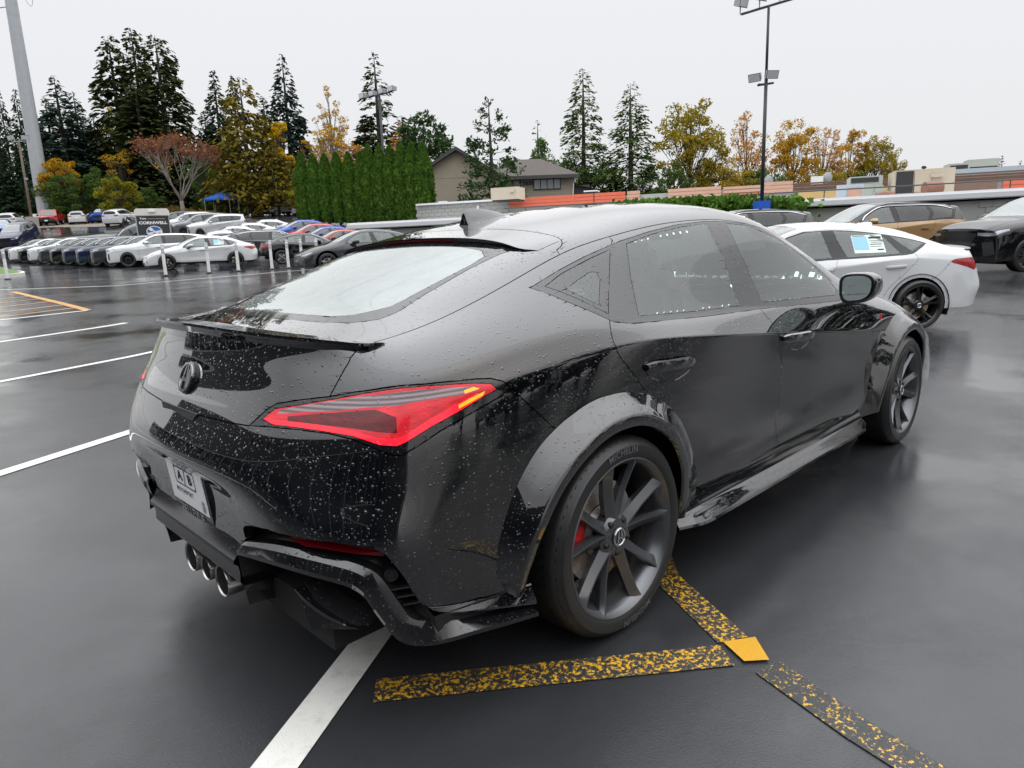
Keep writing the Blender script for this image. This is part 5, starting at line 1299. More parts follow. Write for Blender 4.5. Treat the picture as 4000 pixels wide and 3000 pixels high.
    b=MB();b.box((1.35*xs,0,.36*zs),(4.0*xs,1.25*ys,.26*zs));b.box((1.36*xs,0,.36*zs),(1.72*xs,1.62*ys,.26*zs))
    for cx in (0,2.736): b.box((cx*xs,0,.40*zs),(.74*xs,1.3*ys,.50*zs))
    b.build('underbody',M['under'],root)
    b=MB()
    for sy in (-1,1):
        for x in (.88,0): b.box((x*xs,sy*.37*ys,.86*zs),(.18,.46,.62),rot=Matrix.Rotation(-.25,3,'Y'));b.box(((x-.10)*xs,sy*.37*ys,1.10*zs),(.10,.25,.18))
    b.build('seats',M['seat'],root)
    b=MB();b.box((2.12*xs,0,.84*zs),(.5,1.4,.2));b.build('dashboard',M['interior'],root)
    b=MB();b.box((3.755*xs,0,.42*zs),(.012,.30,.10));b.build('number_plate',M['white_plate'],root) if opt.get('plate') else None
    if opt.get('rplate'):
        b=MB();b.box((-.965*xs,0,.68*zs),(.02,.30,.13));b.build('number_plate',M['white_plate'],root)
    return root
def SP_y(SP,S,x,z,fr):
    i,j=SP.loc((x,0,z),'xz',fr);return SP.at(i,j)[1]
def repaint(root,mat,old):
    for o in root.children_recursive:
        if o.type=='MESH':
            for k,sl in enumerate(o.material_slots):
                if sl.material in old: sl.link='OBJECT';sl.material=mat
def car_paint(name,base,metal=0): return paint(name,base,metal=metal,rough=.05,wet=False,spec=.7)
M['glass_bgdark']=glass_mat('dark car glass',(.06,.07,.07),1.0,wet=False)
M['glass_bg']=glass_mat('car glass clear',(.42,.50,.47),1.15,wet=False,mist=.16)
M['glass_screen']=glass_mat('windscreen glass',(.42,.50,.47),1.4,wet=False,mist=.34)  # extra mist pales the sloping screens in place of mirrored sky
M['grille']=plain('black grille',(.010,.010,.010),rough=.3)
P_=dict(white=car_paint('white paint',(.60,.61,.62)),black=car_paint('black car paint',(.004,.0042,.005)),grey=car_paint('dark grey paint',(.032,.034,.038)),navy=car_paint('navy paint',(.010,.016,.045)),
  silver=car_paint('silver paint',(.30,.31,.32)),blue=car_paint('bright blue paint',(.012,.06,.36)),red=car_paint('red paint',(.42,.018,.02)),pearl=car_paint('pearl grey paint',(.16,.165,.175)),tan=car_paint('tan paint',(.36,.22,.10)))
PH=plain('placeholder paint',(.5,.5,.5))
# prototypes
def put(root,l,t,head,dz=0):
    """stand a car on the lot: its middle at lateral l, depth t; heading in degrees"""
    x,y=world(l,t);h=R_(head);cx=1.35
    X,Y=x-math.cos(h)*cx,y-math.sin(h)*cx
    zr=float(ground_z(X,Y));zf=float(ground_z(X+2.736*math.cos(h),Y+2.736*math.sin(h)))
    lx,ly=-math.sin(h),math.cos(h)
    xm,ym=X+cx*math.cos(h),Y+cx*math.sin(h)
    zl=float(ground_z(xm+lx*.8,ym+ly*.8));zr2=float(ground_z(xm-lx*.8,ym-ly*.8))
    fw=Vector((2.736*math.cos(h),2.736*math.sin(h),zf-zr)).normalized();lf=Vector((1.6*lx,1.6*ly,zl-zr2)).normalized()
    up=fw.cross(lf).normalized();lf=up.cross(fw)
    m=Matrix(((fw.x,lf.x,up.x,X),(fw.y,lf.y,up.y,Y),(fw.z,lf.z,up.z,zr+dz),(0,0,0,1)))
    root.matrix_world=m;return root
BG_FAST=build_fastback(dict(name='white_fastback_car',hi=False,sport=False,mat=PH,label='x'))
finish_fastback(BG_FAST,dict(style='pair',mats=dict(rim=M['rim_black'],caliper=M['grey_metal']),mirror=PH))
BG_SPORT=build_fastback(dict(name='black_fastback_car',hi=False,sport=True,mat=PH,label='x'))
finish_fastback(BG_SPORT,dict(style='split',mats=dict(rim=M['rim'])))
SUV=build_suv(dict(name='large_suv',mat=PH,label='x',zs=1.215,xs=1.06,ys=1.06,R=.38,brightline=True,rim='rim_black'))
SUV_RAIL=build_suv(dict(name='large_suv',mat=PH,label='x',zs=1.22,xs=1.03,ys=1.04,R=.37,rails='trim',brightline=True,rim='rim'))
CROSS=build_suv(dict(name='crossover_car',mat=PH,label='x',zs=1.18,xs=.97,ys=1.0,R=.355,rim='rim',clad=False,rplate=True))
WAGON=build_suv(dict(name='hatchback_car',mat=PH,label='x',zs=1.05,xs=.95,ys=.98,R=.32,rim='rim_silver',rplate=True))
_used=set()
def car(proto,name,paint,label,l,t,head,group=None,cat='car',dz=0):
    src=proto['root'] if isinstance(proto,dict) else proto
    if src.name in _used: r=copy_tree(src)
    else: r=src;_used.add(src.name)
    r.name=name
    repaint(r,P_[paint],list(P_.values())+[PH])
    tag(r,label,cat,group);put(r,l,t,head,dz);return r
HL=135.8
def nose(l,t,head,back=2.4):
    h=R_(head);hx,hy=math.cos(h),math.sin(h);hl=hx*_Rt[0]+hy*_Rt[1];ht=hx*_F[0]+hy*_F[1]
    return l-hl*back,t-ht*back
R1=car(BG_FAST,'white_fastback_car','white','white fastback with price sheet in its rear side window, right of the black car',3.86,9.58,137)
L1=car(BG_FAST,'white_fastback_car','white','white fastback behind the white posts, nearest of the angled left row',-13.6,31.1,158)
G='suvs parked in the angled row on the left'
row=[('white','white suv with black lower grille right behind the white fastback'),('grey','dark grey suv between the white suv and the navy pair'),('navy','navy suv nearer to the posts of the navy pair'),('navy','navy suv next to the black suv, farther of the navy pair'),
 ('black','black suv between the farther navy suv and a grey one'),('grey','grey suv between the black suv and the second white suv of the row'),('white','white suv between a grey and a black suv deep in the angled row'),('black','black suv between two white suvs near the far end of the row'),('white','white suv next to last at the far left end of the row'),('grey','dark grey suv at the far left end of the angled row')]
for i,(c,lb) in enumerate(row):
    l,t=nose(-20.78-1.86*i,36.5+1.72*i,158,2.45);car(SUV,'large_suv',c,lb,l,t,158,G,'suv')
L3=car(BG_SPORT,'black_fastback_car','black','black fastback seen from behind with grey wheels behind the white posts',-9.79,34.4,-22)
car(SUV,'large_suv','grey','dark grey suv with bright window line, its tail beside the white fastback',-12.83,38.6,-22,None,'suv')
car(SUV,'large_suv','navy','dark blue suv showing only its tail behind the dark grey one',-15.16,42.6,-22,None,'suv')
l,t=nose(-7.42,24.3,160,2.35);car(BG_SPORT,'grey_fastback_car','grey','dark grey fastback half hidden by the rear glass of the black car',l,t,160)
# white saloons and suvs climbing the slope
G='white fastbacks in the middle rows'
for i,(px,d,lb) in enumerate(((-20.41,46,'white fastback in the middle row nearest the white suv roof'),(-20.1,48,'white fastback second from the front in the middle row'),(-19.72,50,'white fastback in the centre of the middle row'),(-19.31,52,'white fastback next to last in the middle row'),(-18.68,54,'white fastback at the far end of the middle row by the blue car'))):
    car(BG_FAST,'white_fastback_car','white',lb,px,d,158,G)
G='suvs in the upper row beside the trailer'
for c,px,d,lb in (('navy',-29.04,62,'navy suv right beside the dark trailer in the upper row'),('white',-27.14,60,'white suv in the upper row between navy and grey suvs'),('pearl',-25.41,58.5,'pale grey suv squeezed between two white suvs in the upper row'),('white',-23.43,57,'white suv at the right end of the upper row by the fence')):
    car(CROSS,'crossover_car',c,lb,px,d,158,G,'suv')
# cars before the clipped hedge
G='cars parked below the tall clipped hedge'
for pr,nm,c,px,d,lb in ((BG_FAST,'blue_fastback_car','blue',-15.6,53,'bright blue car farthest left below the tall hedge'),(BG_FAST,'red_fastback_car','red',-13.83,50,'red car between the two blue cars below the hedge'),(BG_FAST,'blue_fastback_car','blue',-12.29,47.5,'bright blue car between the two red cars below the hedge'),
  (BG_FAST,'red_fastback_car','red',-10.72,44.5,'red car beside the black car below the hedge'),(BG_FAST,'black_fastback_car','black',-8.95,41.5,'black car between the red car and the grey suv'),(SUV,'large_suv','grey',-6.93,38.5,'grey suv with bright window line beside the black car'),
  (SUV,'large_suv','pearl',-4.96,36,'paler grey suv second from right below the hedge'),(SUV,'large_suv','grey',-3.02,33.5,'grey suv rightmost below the hedge, by the roof fin')):
    car(pr,nm,c,lb,px,d,158,G,'suv' if pr is SUV else 'car')
# right hand side
car(SUV_RAIL,'large_suv','black','black suv with white wheel caliper glints at the right edge facing left',12.72,16.6,150,None,'suv')
TAN=car(SUV_RAIL,'large_suv','tan','tan suv with black roof rails behind the white fastback',10.02,19.3,140,None,'suv')
car(SUV_RAIL,'large_suv','black','black suv with bright window line below the lamp post with blue foot',7.2,22.0,137,None,'suv')
# hilltop
car(CROSS,'crossover_car','navy','navy suv driving down at the left edge, seen from the front',-39.35,56.5,-122,None,'suv')
car(WAGON,'hatchback_car','white','white hatchback seen from behind on the gravel by the tall pole',-48.45,80,72,None,'hatchback')
car(CROSS,'crossover_car','blue','blue suv facing down the slope beside the white crossover',-46.92,82,-118,None,'suv')
car(CROSS,'crossover_car','white','white crossover seen from behind at the top of the lot',-39.27,72,48,None,'suv')
car(CROSS,'crossover_car','white','white suv seen from behind at the far left edge',-50.87,72.5,70,None,'suv')
car(WAGON,'hatchback_car','blue','blue hatchback cut by the left edge behind the navy suv',-44.39,62,-100,None,'hatchback')
car(BG_FAST,'dark_fastback_car','grey','dark grey car half hidden behind the trailer, facing left',-30.58,57.5,150)
car(BG_FAST,'silver_fastback_car','silver','silver saloon seen from behind beyond the wooden fence',-23.4,84,20)
car(BG_FAST,'white_fastback_car','white','white car roof showing behind the navy suvs of the angled row',-29.18,48.5,150)
car(BG_FAST,'red_fastback_car','red','red car roof showing between white roofs behind the angled row',-25.26,46.5,150)
car(BG_FAST,'white_fastback_car','white','white car roof showing left of the red roof behind the row',-26.78,47.4,150)

def pickup(label,l,t,head,paint):
    """crew cab pickup: tub, cab, bed"""
    r=empty('pickup_truck',(0,0,0),label=label,cat='pickup');pm=P_[paint]
    def sec(x,w0,w1,z0,z1): return [(x,-w0,z0),(x,-w0*1.02,(z0+z1)/2),(x,-w1,z1),(x,w1,z1),(x,w0*1.02,(z0+z1)/2),(x,w0,z0)]
    b=MB();b.loft([sec(-1.15,.86,.84,.55,1.08),sec(-.9,.88,.86,.5,1.1),sec(1.1,.88,.86,.48,1.1),sec(2.3,.88,.85,.48,1.1),sec(2.5,.88,.82,.48,1.08),sec(3.5,.86,.74,.5,1.02),sec(3.72,.78,.66,.52,.92)],closed=True);b.F+=[(0,1,2,3,4,5)];b.M+=[0];k=len(b.V);b.F.append(tuple(range(k-6,k)));b.M.append(0);b.build('body',pm,r,smooth=True,ang=30,recalc=True)
    b=MB();b.loft([[(x,-w*.86,1.08),(x2,-w*.70,1.70),(x2,w*.70,1.70),(x,w*.86,1.08)] for x,x2,w in ((.55,.75,1),(1.0,.95,1),(1.7,1.5,1),(2.55,1.85,1))],closed=False);b.F+=[(0,1,2,3)];b.M+=[0];k=len(b.V);b.F.append((k-1,k-2,k-3,k-4));b.M.append(0);b.build('cab',pm,r,recalc=True)
    b=MB();b.add([(2.52,-.74,1.12),(1.90,-.60,1.66),(1.90,.60,1.66),(2.52,.74,1.12)],[(0,3,2,1)]);b.build('windscreen',M['glass_bg'],r)
    for s in (-1,1):
        for x0,x1,y0,y1 in ((.72,1.38,.84,.90),(1.46,2.25,1.46,1.78)):
            b=MB();b.add([(x0,s*.865,1.13),(x1,s*.865,1.13),(y1 if x0>1 else 1.38,s*.715,1.62),(y0 if x0>1 else .84,s*.715,1.62)],[(0,1,2,3)] if s<0 else [(0,3,2,1)]);b.build('window',M['glass_bgdark'],r)
        b=MB();b.box((3.66,s*.60,.90),(.12,.30,.16));b.build('headlamp',M['headlamp'],r)
        b=MB();b.box((2.35,s*1.0,1.16),(.12,.2,.18));b.build('door_mirror',M['trim'],r)
        for cx in (0,2.9): bg_wheel(r,(cx,s*.78,.38),s,R=.38,w=.26,rr=.22,mat='rim_silver')
    b=MB();b.box((3.74,0,.86),(.06,.74,.20));b.build('grille',M['trim'],r);b=MB();b.box((3.78,0,.58),(.14,1.66,.22));b.build('bumper',M['trim'],r);b=MB();b.box((3.86,0,.60),(.02,.30,.14));b.build('number_plate',M['white_plate'],r)
    b=MB();b.box((1.4,0,.45),(4.2,1.3,.3));b.build('underbody',M['under'],r)
    return put(r,l,t,head)
pickup('red crew cab pickup seen from the front on the gravel by the tall steel pole',-50.95,79,-112,'red')
pickup('silver white pickup behind the board fence next to the silver saloon',-26.55,86,165,'silver')

for o in TAN.children:
    if o.name.split('.')[0] in ('roof','hood','rear_pillar','front_pillar','tailgate') :
        for sl in o.material_slots:
            if sl.material==P_['tan']: sl.material=P_['black']

# unseen suvs added beyond the right edge as dark reflections for the doors
G='unseen suvs added beyond the right edge'
for k,(wx,wy,hd,c) in enumerate(((21.5,-4.2,150,'black'),(21.0,-9.0,158,'grey'),(18.5,-13.0,140,'navy'),(14.5,-16.5,120,'black'),(9.5,-18.0,100,'grey'))):
    car(SUV_RAIL,'large_suv',c,('first','second','third','fourth','fifth')[k]+' unseen suv beyond the right edge, counted from the black suv in view',float(lat(wx,wy)),float(dep(wx,wy)),hd,G,'suv')
def stripe(name,P,w,mat,label,dz=.004,cat='road marking',group=None):
    """painted band along P (x,y), following the ground"""
    P=np.asarray(P,float);Q=[]
    for a,b in zip(P[:-1],P[1:]):
        k=max(1,int(np.linalg.norm(b-a)/.5))
        Q+= [a+(b-a)*i/k for i in range(k)]
    Q.append(P[-1]);Q=np.array(Q);V=[]
    for i,q in enumerate(Q):
        d=Q[min(i+1,len(Q)-1)]-Q[max(i-1,0)];d/=np.linalg.norm(d);nrm=np.array([-d[1],d[0]])
        for s in (-1,1):
            x,y=q+nrm*s*w/2;V.append((x,y,float(ground_z(x,y))+dz))
    F=[(2*i,2*i+1,2*i+3,2*i+2) for i in range(len(Q)-1)]
    F=[f[::-1] for f in F]
    o=mesh(name,V,F,mat);tag(o,label,cat,group);return o
def paint_mat(name,col,worn,scale=60,thr=.5):
    """road paint; worn = share of bare asphalt showing"""
    N=NT(name);co=N.coord('Object')
    f=N.noise(scale,5,.72,co);m=N.ramp(f,[(thr+worn-.04,1),(thr+worn+.04,0)]) if worn<0 else N.ramp(f,[(thr-.015+worn*.2,0),(thr+.015+worn*.2,1)])
    base=N.mix(N.noise(5,5,.6,co),tuple(c*.82 for c in col),col)
    dirt=N.mix(N.math('MULTIPLY',N.ramp(N.noise(14,6,.7,co),[(.5,0),(.75,1)]),.35),base,(.12,.12,.12))
    N.set(base=N.mix(m,(.035,.036,.038),dirt) if worn else dirt,rough=.28,spec=.5,normal=N.bump(N.noise(180,3,.7,co),.003,.8));return N.m
M['line_white']=paint_mat('white road paint',(.78,.77,.72),0)
M['line_yellow']=paint_mat('worn yellow road paint',(.80,.44,.015),.35,80,.47)
M['line_yellow_thin']=paint_mat('very worn yellow road paint',(.72,.42,.03),.60,80,.46)
M['line_yellow_solid']=paint_mat('yellow road paint',(.70,.36,.01),0)
M['line_orange']=paint_mat('orange road paint',(.62,.30,.05),0)
w=.115
stripe('parking_line',[(-.18,-.10),(-1.62,-1.03)],w,M['line_white'],'broad white line running out from under the bumper of the black car')
stripe('parking_line',[(-4.2,1.18),(-1.10,2.83),(.6,3.74)],.11,M['line_white'],'white parking line that ends at the left side of the black car')
stripe('parking_line',[(-4.5,4.8),(-.52,6.88),(2.9,8.66)],.12,M['line_white'],'white parking line second from the black car on the left')
stripe('parking_line',[(-2.4,9.85),(.08,11.05),(2.05,11.66)],.13,M['line_white'],'shorter white parking line below the hatched yellow corner')
stripe('parking_line',[(-1.6,13.95),(.58,14.52),(2.12,14.56)],.12,M['line_white'],'white line along the near edge of the hatched corner')
stripe('parking_line',[(1.6,24.2),(4.5,21.3),(12.0,21.6)],.11,M['line_white'],'thin faint white line across the wet lot before the posts')
stripe('hatch_border',[(2.06,22.4),(2.13,14.60)],.16,M['line_orange'],'long yellow border of the hatched no-parking corner')
for k,u in enumerate((.12,.3,.47,.63,.8,.93)):
    y=22.2-7.3*u;stripe('hatch_line',[(2.06,y),(-2.2,y-.9)],.10,M['line_orange'],('farthest','second farthest','third farthest','third nearest','second nearest','nearest')[k]+' thin yellow stripe inside the hatched no-parking corner',group='stripes of the hatched corner')
stripe('yellow_line',[(-.715,-.59),(.10,-1.23)],.105,M['line_yellow'],'worn yellow line behind the rear wheel meeting the bright yellow square')
stripe('yellow_line',[(1.25,-.07),(.40,-.82),(.185,-1.205)],.105,M['line_yellow'],'worn yellow line coming out from behind the rear wheel')
stripe('yellow_line',[(.125,-1.345),(.03,-1.62),(-.03,-1.86)],.10,M['line_yellow_thin'],'faint yellow line leaving the bright square towards the viewer')
o=mesh('yellow_square',[(x,y,.008) for x,y in ((.10,-1.285),(.150,-1.190),(.240,-1.250),(.155,-1.335))],[(0,3,2,1)],M['line_yellow_solid']);tag(o,'bright unworn yellow patch where the yellow lines meet','road marking')
# white flexible posts on the kerb line
def bollard(x,y,label,group):
    r=empty('bollard',(x,y,float(ground_z(x,y))),label=label,cat='post',group=group)
    b=MB();b.lathe([(0,0),(.115,0),(.115,.025),(.07,.05),(0,.05)],16,axis='z');b.build('base',M['trim'],r,smooth=True,ang=40)
    b=MB();b.lathe([(.060,.05),(.056,.3),(.054,.75),(.050,.80),(.050,.84),(.054,.86),(.054,1.00),(.048,1.02),(.048,1.05),(.053,1.07),(.05,1.11),(0,1.12)],14,axis='z');b.build('tube',M['post_white'],r,smooth=True,ang=40)
    for z in (.80,.90): 
        b=MB();b.lathe([(.0565,z),(.0565,z+.07)],14,axis='z');b.build('reflective_band',M['band'],r,smooth=True)
    return r
def _pw():
    N=NT('white post plastic');co=N.coord('Object');N.set(base=N.mix(N.ramp(N.noise(7,5,.7,co),[(.5,0),(.8,.5)]),(.76,.76,.74),(.45,.44,.40)),rough=.45);return N.m
M['post_white']=_pw();M['band']=plain('silver reflective band',(.55,.56,.57),rough=.3,metal=.3)
for px,d,lb in ((-12.34,25.0,'white post nearest the nose of the white fastback'),(-11.11,25.8,'white post in front of the doors of the white fastback'),(-10.25,26.4,'white post at the tail of the white fastback'),(-9.17,27.0,'white post before the tail of the black fastback'),(-8.65,27.4,'white post before the rear wheel of the black fastback'),(-8.28,28.0,'shorter yellowed white post before the rear door of the black fastback'),(-7.76,28.4,'white post before the front wheel of the black fastback'),(-19.12,26.5,'white post at the far left beside the grass kerb')):
    x,y=world(px,d);bollard(x,y,lb,'white posts along the kerb')
# ------------------------------------------------------------------ poles, wires, trailer, fence, verge
M['galv']=noisy('galvanised steel',(.36,.38,.40),.12,1.5,.5,0,metal=.3)
M['dark_pole']=plain('dark bronze pole',(.03,.032,.034),rough=.5)
M['lamp_housing']=plain('grey lamp housing',(.30,.31,.32),rough=.5)
M['lamp_glass']=plain('lamp glass',(.55,.57,.58),rough=.2)
M['wood_pole']=noisy('weathered pole wood',(.14,.11,.09),.3,3,.8)
M['concrete']=noisy('stained concrete',(.30,.29,.27),.2,2,.8)
M['wire']=plain('grey cable',(.20,.21,.22),rough=.6)
M['fence_wood']=noisy('weathered fence board',(.15,.125,.11),.35,4,.85)
M['blue_paint']=plain('blue painted foot',(.01,.10,.55),rough=.5)
def floodlight(parent,c,yaw,w=.46,h=.34,d=.24,tilt=.5):
    rot=Matrix.Rotation(yaw,3,'Z')@Matrix.Rotation(tilt,3,'Y')
    b=MB();P=lambda x,y,z:tuple(Vector(c)+rot@Vector((x,y,z)))
    f=[P(d/2,-w/2,-h/2),P(d/2,w/2,-h/2),P(d/2,w/2,h/2),P(d/2,-w/2,h/2)];k=[P(-d/2,-w*.33,-h*.36),P(-d/2,w*.33,-h*.36),P(-d/2,w*.33,h*.36),P(-d/2,-w*.33,h*.36)]
    b.loft([f,k],closed=True);b.poly(k[::-1]);o=b.build('flood_lamp',M['lamp_housing'],parent,recalc=True)
    g=[P(d/2+.006,-w*.46,-h*.44),P(d/2+.006,w*.46,-h*.44),P(d/2+.006,w*.46,h*.44),P(d/2+.006,-w*.46,h*.44)]
    b=MB();b.poly(g);b.build('lamp_glass',M['lamp_glass'],o);return o
# steel transmission pole at the left edge
x,y=world(-56.02,86);z=float(ground_z(x,y))
r=empty('steel_pole',(x,y,z-1),label='tall tapered grey steel power pole leaning over the left edge',cat='power pole')
b=MB()
for h0,h1,r0,r1 in ((0,12,.86,.74),(12,24.5,.75,.62),(24.5,40,.63,.44)): b.tube([(0,0,h0),(0,0,h1)],[r0,r1],12)
b.build('shaft',M['galv'],r,smooth=True,ang=20)
dr=Vector((_Rt[0],_Rt[1],0))
for h,L in ((27.4,2.2),(31.8,2.2),(35.6,2.0)):
    for s in (1,-1):
        b=MB();b.tube([dr*(s*.5)+Vector((0,0,h-.1)),dr*(s*(.5+L))+Vector((0,0,h+.15))],[.10,.07],8)
        b.tube([dr*(s*(.45+L))+Vector((0,0,h+.15)),dr*(s*(.5+L))+Vector((0,0,h-.25))],.09,8);b.build('insulator_arm',M['dark_pole'],r)
        b=MB();b.tube(catmull([dr*(s*(.5+L))+Vector((0,0,h-.2)),dr*(s*(.5+L*.75))+Vector((0,0,h-2.0)),dr*(s*(.8))+Vector((0,0,h-.9+1.6))],6),.025,5);b.build('jumper_cable',M['wire'],r)
# cables
for k,(h,dl,dt,dh,lb) in enumerate(((28.8,34,30,27,'power line rising to the right from the steel pole'),(31.2,40,14,30,'upper power line leaving the steel pole to the right'),(25.5,-40,-10,-6,'power line leaving the steel pole past the left edge'))):
    a=np.array([x,y,z-1+h]);e=world(-56.02+dl,86+dt);q=np.array([e[0],e[1],z+h+dh]);P=[a+(q-a)*u-np.array([0,0,3.0*4*u*(1-u)*.25]) for u in np.linspace(0,1,14)]
    b=MB();b.tube(P,.055,5);tag(b.build('power_line',M['wire']),lb,'cable')
# floodlight pole with timber mast on the hill
x,y=world(-51.11,76);z=float(ground_z(x,y));r=empty('flood_light_pole',(x,y,z-.2),label='timber light pole with two lamps at the left behind the navy suv',cat='light pole')
b=MB();b.tube([(0,0,0),(0,0,9.1)],[.15,.10],10);b.build('mast',M['wood_pole'],r,smooth=True)
b=MB();b.box((0,0,.6),(.9,.9,1.3),rz=.3);b.build('footing',M['concrete'],r)
b=MB();b.tube([Vector((0,0,9.0))-dr*.75,Vector((0,0,9.0))+dr*.75],.045,6);b.build('cross_arm',M['galv'],r)
for s in (-1,1): floodlight(r,Vector((0,0,9.4))+dr*s*.75,math.atan2(-_F[1],-_F[0])+s*.5,.75,.5,.35,.3)
b=MB();b.box((0.1,0,5.2),(.3,.3,.2));b.build('camera_box',M['lamp_housing'],r)
# lamp pole behind the clipped hedge
x,y=world(-10.7,63.5);z=float(ground_z(x,y));r=empty('flood_light_pole',(x,y,z),label='dark light pole with four lamps rising behind the clipped hedge',cat='light pole')
b=MB();b.tube([(0,0,0),(0,0,10.8)],[.13,.10],8);b.build('mast',M['dark_pole'],r,smooth=True)
b=MB();b.tube([Vector((0,0,10.8))-dr*1.35-Vector((0,0,.25)),Vector((0,0,10.8))+dr*1.2+Vector((0,0,.25))],.06,6);b.build('cross_arm',M['dark_pole'],r)
for k in range(4): floodlight(r,Vector((0,0,11.0-.25+.17*k))+dr*(-1.35+.85*k),math.atan2(-_F[1],-_F[0])-.8,.75,.42,.55,.05)
b=MB();b.box((0,0,3.4),(.34,.34,.55));b.build('control_box',M['post_white'],r)
# lamp post with blue foot, right of centre
x,y=world(8.74,24);z=float(ground_z(x,y));r=empty('lamp_post',(x,y,z),label='slim dark lamp post with blue foot behind the right hand suvs',cat='lamp post')
LT_=8.6-z;b=MB();b.box((0,0,1.0),(.44,.44,2.02),rz=.8);b.build('foot',M['blue_paint'],r)
b=MB();b.tube([(0,0,2.0),(0,0,6.0)],[.062,.055],10);b.tube([(0,0,6.0),(0,0,LT_)],[.045,.040],10);b.build('mast',M['dark_pole'],r,smooth=True)
b=MB();b.tube([Vector((0,0,LT_-.22))-dr*.88,Vector((0,0,LT_)),Vector((0,0,LT_+.22))+dr*.9],.04,6)
b.tube([(0,0,5.75),Vector((0,0,5.75))-dr*.25],.03,6);b.tube([Vector((0,0,5.72))-dr*.28,Vector((0,0,5.78))+dr*.25],.035,6);b.build('cross_arm',M['dark_pole'],r)
cy=math.atan2(-_F[1],-_F[0])
for k,(o,h) in enumerate(((-.92,LT_+.12),(-.30,LT_+.30),(.35,LT_+.5),(.95,LT_+.65))):
    floodlight(r,Vector((0,0,h))+dr*o,cy+.6,.40,.26,.30,.25)
    b=MB();b.tube([Vector((0,0,h-.36))+dr*o,Vector((0,0,h-.08))+dr*o],.02,6);b.build('lamp_stem',M['galv'],r)
floodlight(r,Vector((0,0,5.98))-dr*.34,cy-.7,.40,.26,.30,.35);floodlight(r,Vector((0,0,6.06))+dr*.14,cy+.1,.42,.26,.30,.35)
# dark trailer with a painted tool-brand board
x,y=world(-25.59,51);z=2.45;r=empty('box_trailer',(x,y,z),math.atan2(_Rt[1],_Rt[0])+.44,label='dark box trailer with pale rounded top and CORNWELL lettering',cat='trailer')
M['trailer_dark']=noisy('dark trailer skin',(.028,.030,.033),.2,2,.4);M['trailer_top']=plain('pale trailer roof cap',(.62,.61,.57),rough=.4);M['sign_white']=plain('white sign print',(.75,.75,.73),rough=.5);M['sign_blue']=plain('blue print',(.03,.12,.42),rough=.5);M['sign_red']=plain('red print',(.45,.03,.04),rough=.5)
b=MB();b.box((0,1.9,1.0),(2.10,3.8,2.0));b.build('body',M['trailer_dark'],r)
b=MB();b.loft([[(-1.13,yy,1.98),(-1.13,yy,2.30),(-1.0,yy,2.46),(1.0,yy,2.46),(1.13,yy,2.30),(1.13,yy,1.98)] for yy in (-.10,4.0)],closed=True);b.F.append((0,1,2,3,4,5));b.M.append(0);b.build('roof_cap',M['trailer_top'],r,recalc=True)
b=MB();b.box((0,-.16,2.28),(.42,.12,.16));b.build('roof_lamp',M['sign_white'],r)
for s in (-1,1): b=MB();b.box((s*1.07,-.04,1.0),(.07,.10,2.0));b.build('corner_post',M['galv'],r)
b=MB();b.box((0,-.03,1.96),(2.2,.06,.06));b.build('cross_rail',M['galv'],r)
def tsign(s,size,cx,cz,width=1.0,bold=.002,name='lettering'):
    V,F=text_mesh(s,size,0,bold,width);b=MB();b.add([(cx+a,-.012,cz+c) for a,c,_ in V],F);return b.build(name,M['sign_white'],r)
tsign('CORNWELL',.27,.0,1.45,1.25,.012);tsign('Tom',.17,-.62,1.76,1.3,.008)
b=MB();b.add([(-.30,-.012,1.735),(.80,-.012,1.735),(.80,-.012,1.75),(-.30,-.012,1.75)],[(0,1,2,3)]);b.build('sign_rule',M['sign_white'],r)
n=32;b=MB();b.poly([(.02+.52*math.cos(2*math.pi*q/n),-.014,.82+.42*math.sin(2*math.pi*q/n)) for q in range(n)]);b.build('round_emblem',M['sign_white'],r)
b=MB();b.poly([(.02+.47*math.cos(a),-.018,.82+.37*math.sin(a)) for a in np.linspace(.35,math.pi+.2,18)]);b.build('emblem_field',M['sign_blue'],r)
for k in range(3): b=MB();b.box((.16+.05*k,-.018,.72-.12*k),(.52-.16*k,.006,.06));b.build('emblem_stripe',M['sign_red'],r)
b=MB();b.box((.0,-.022,.86),(.60,.006,.09),rot=Matrix.Rotation(.7,3,'Y'));b.box((-.2,-.023,1.0),(.22,.006,.2),rot=Matrix.Rotation(.7,3,'Y'));b.build('emblem_tool',M['sign_white'],r)
for s in (-1,1): b=MB();b.lathe([(.1,-.1),(.32,-.1),(.32,.1),(.1,.1)],18,axis='x',c=(s*1.0,2.2,-.1));b.build('wheel',M['tyre'],r,smooth=True,ang=40)
